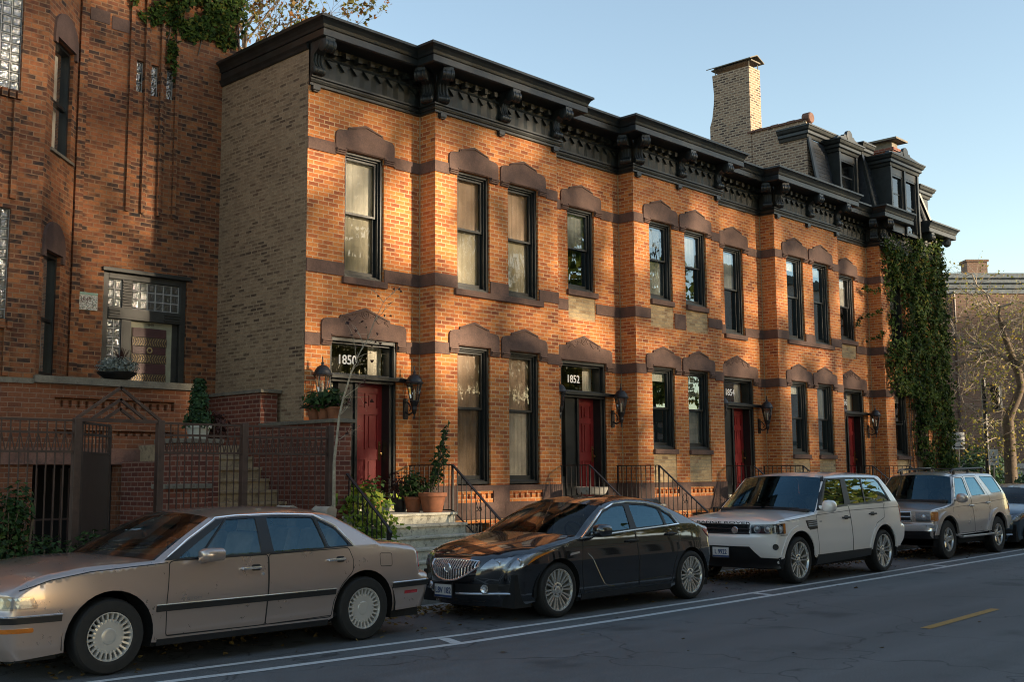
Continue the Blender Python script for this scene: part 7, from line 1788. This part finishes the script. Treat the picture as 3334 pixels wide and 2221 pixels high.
    q = MB(); a = c.L+Vector((.55, -.93, .42)); q.prism([(-.07, 0), (.02, .0), (.03, .035), (-.07, .045)], c.L+Vector((.52, -.90, .40)), (0,1,0), (0,0,1), (1,0,0), 1.62); q.bar(c.L+Vector((.44, -.80, .48)), c.L+Vector((.56, -.93, .42)), .06, .04); q.bar(c.L+Vector((2.22, -.80, .48)), c.L+Vector((2.1, -.93, .42)), .06, .04); q.build('side_step', M['steel'], c.root, bevel=.012)
    q = MB()
    for sy in (-1, 1):
        pts = [c.L+Vector((x, sy*.58, z)) for x, z in ((.95, 1.74), (1.1, 1.80), (2.6, 1.83), (2.8, 1.76))]; q.tube(pts, .022, 8)
        for x in (1.1, 1.85, 2.6): q.bar(c.L+Vector((x, sy*.58, 1.70)), c.L+Vector((x, sy*.58, 1.81)), .06, .04)
    for x in (1.3, 2.4): q.bar(c.L+Vector((x, -.58, 1.815)), c.L+Vector((x, .58, 1.815)), .05, .025)
    q.build('roof_rack', M['plastic'], c.root, smooth=True)
    c.handle(1.08, 1.045, .20, M['sandpaint'], c.doors['door1'], 1); c.handle(2.0, 1.085, .18, M['sandpaint'], c.doors['door2'], 1)
    c.mirror(.46, 1.20, M['sandpaint'], (.16, .17, .22), .02)
    q = MB(); f0 = next(i for i, l in enumerate(c.lab) if l == 'shield'); q.tube([c.top_at(f0+.4, t)+Vector((-.005, 0, .02)) for t in (-.7, -.3, .1)], .012, 5); q.tube([c.top_at(f0+.4, t)+Vector((-.005, 0, .02)) for t in (.15, .5, .75)], .012, 5); q.build('wiper', M['plastic'], c.root)
    for sd in (-1, 1):
        for x in (0, 2.60): c.wheel(x, sd*(.895-.13), sd, .388, .25, .235, (5, 1, (.085, .105), 0, 0), .075)
    c.under(-.5, 3.3, .28, .65, ((0, .50), (2.60, .50)), .3); c.interior(.35, 3.0, .82, (1.15, 2.0), M['seat'], .75)
    return c
suv_b()
c5 = sedan_b('parked_car', 27.35, 9.75, 'dark blue sedan half hidden behind the sand coloured off-roader at the edge of the view', M['bluepaint'], False)
c6 = copy_tree(c5.root); c6.location = (34.4, 12.0-.9, 0); c6['label'] = 'second dark blue sedan at the picture edge, parked beyond the first blue one'
# ------------------------------------------------------------------ camera, sun, sky
f_, pit, yaw, rol = 3703., R(6.77), R(43.89), R(.417)
fh = Vector((math.cos(yaw), math.sin(yaw), 0)); rt = Vector((math.sin(yaw), -math.cos(yaw), 0)); upv = Vector((0,0,1))
fw = fh*math.cos(pit)+upv*math.sin(pit); uu = -fh*math.sin(pit)+upv*math.cos(pit)
r2 = rt*math.cos(rol)-uu*math.sin(rol)*-1 if False else rt*math.cos(rol)+uu*-math.sin(rol)
u2 = uu*math.cos(rol)+rt*math.sin(rol)
cam = bpy.data.objects.new('camera', bpy.data.cameras.new('camera')); col.objects.link(cam)
mw = Matrix((( r2.x, u2.x, -fw.x, 0), (r2.y, u2.y, -fw.y, 0), (r2.z, u2.z, -fw.z, 1.73), (0, 0, 0, 1)))
cam.matrix_world = mw; cam.data.sensor_width = 36; cam.data.lens = f_/3334*36; cam.data.clip_end = 3000; cam.data.clip_start = .05
scn.camera = cam
sun = bpy.data.objects.new('sun', bpy.data.lights.new('sun', 'SUN')); col.objects.link(sun)
sun.data.energy = SUN_E; sun.data.angle = R(2.); sun.data.color = (1., .80, .56)
sun.rotation_euler = Vector(SUN_DIR).to_track_quat('Z', 'Y').to_euler()
w = bpy.data.worlds.new('World'); scn.world = w; w.use_nodes = True; nt = w.node_tree; nt.nodes.clear()
sk = nt.nodes.new('ShaderNodeTexSky'); sk.sky_type = 'NISHITA'; sk.sun_disc = False; sk.sun_elevation = R(SUN_EL); sk.sun_rotation = R(90-SUN_AZ)
sk.air_density = 1.0; sk.dust_density = .5; sk.ozone_density = .4
bg = nt.nodes.new('ShaderNodeBackground'); bg.inputs[1].default_value = SKY_E; wo = nt.nodes.new('ShaderNodeOutputWorld')
nt.links.new(sk.outputs[0], bg.inputs[0]); nt.links.new(bg.outputs[0], wo.inputs[0])
scn.render.engine = 'CYCLES'; scn.cycles.pixel_filter_type = 'BLACKMAN_HARRIS'; scn.cycles.filter_width = 1.05; scn.cycles.use_denoising = True; scn.cycles.max_bounces = 10; scn.cycles.transparent_max_bounces = 16; scn.cycles.sample_clamp_indirect = 6
vs_ = scn.view_settings; vs_.view_transform = 'Standard'; vs_.look = 'None'; vs_.exposure = EXPO; vs_.gamma = 1
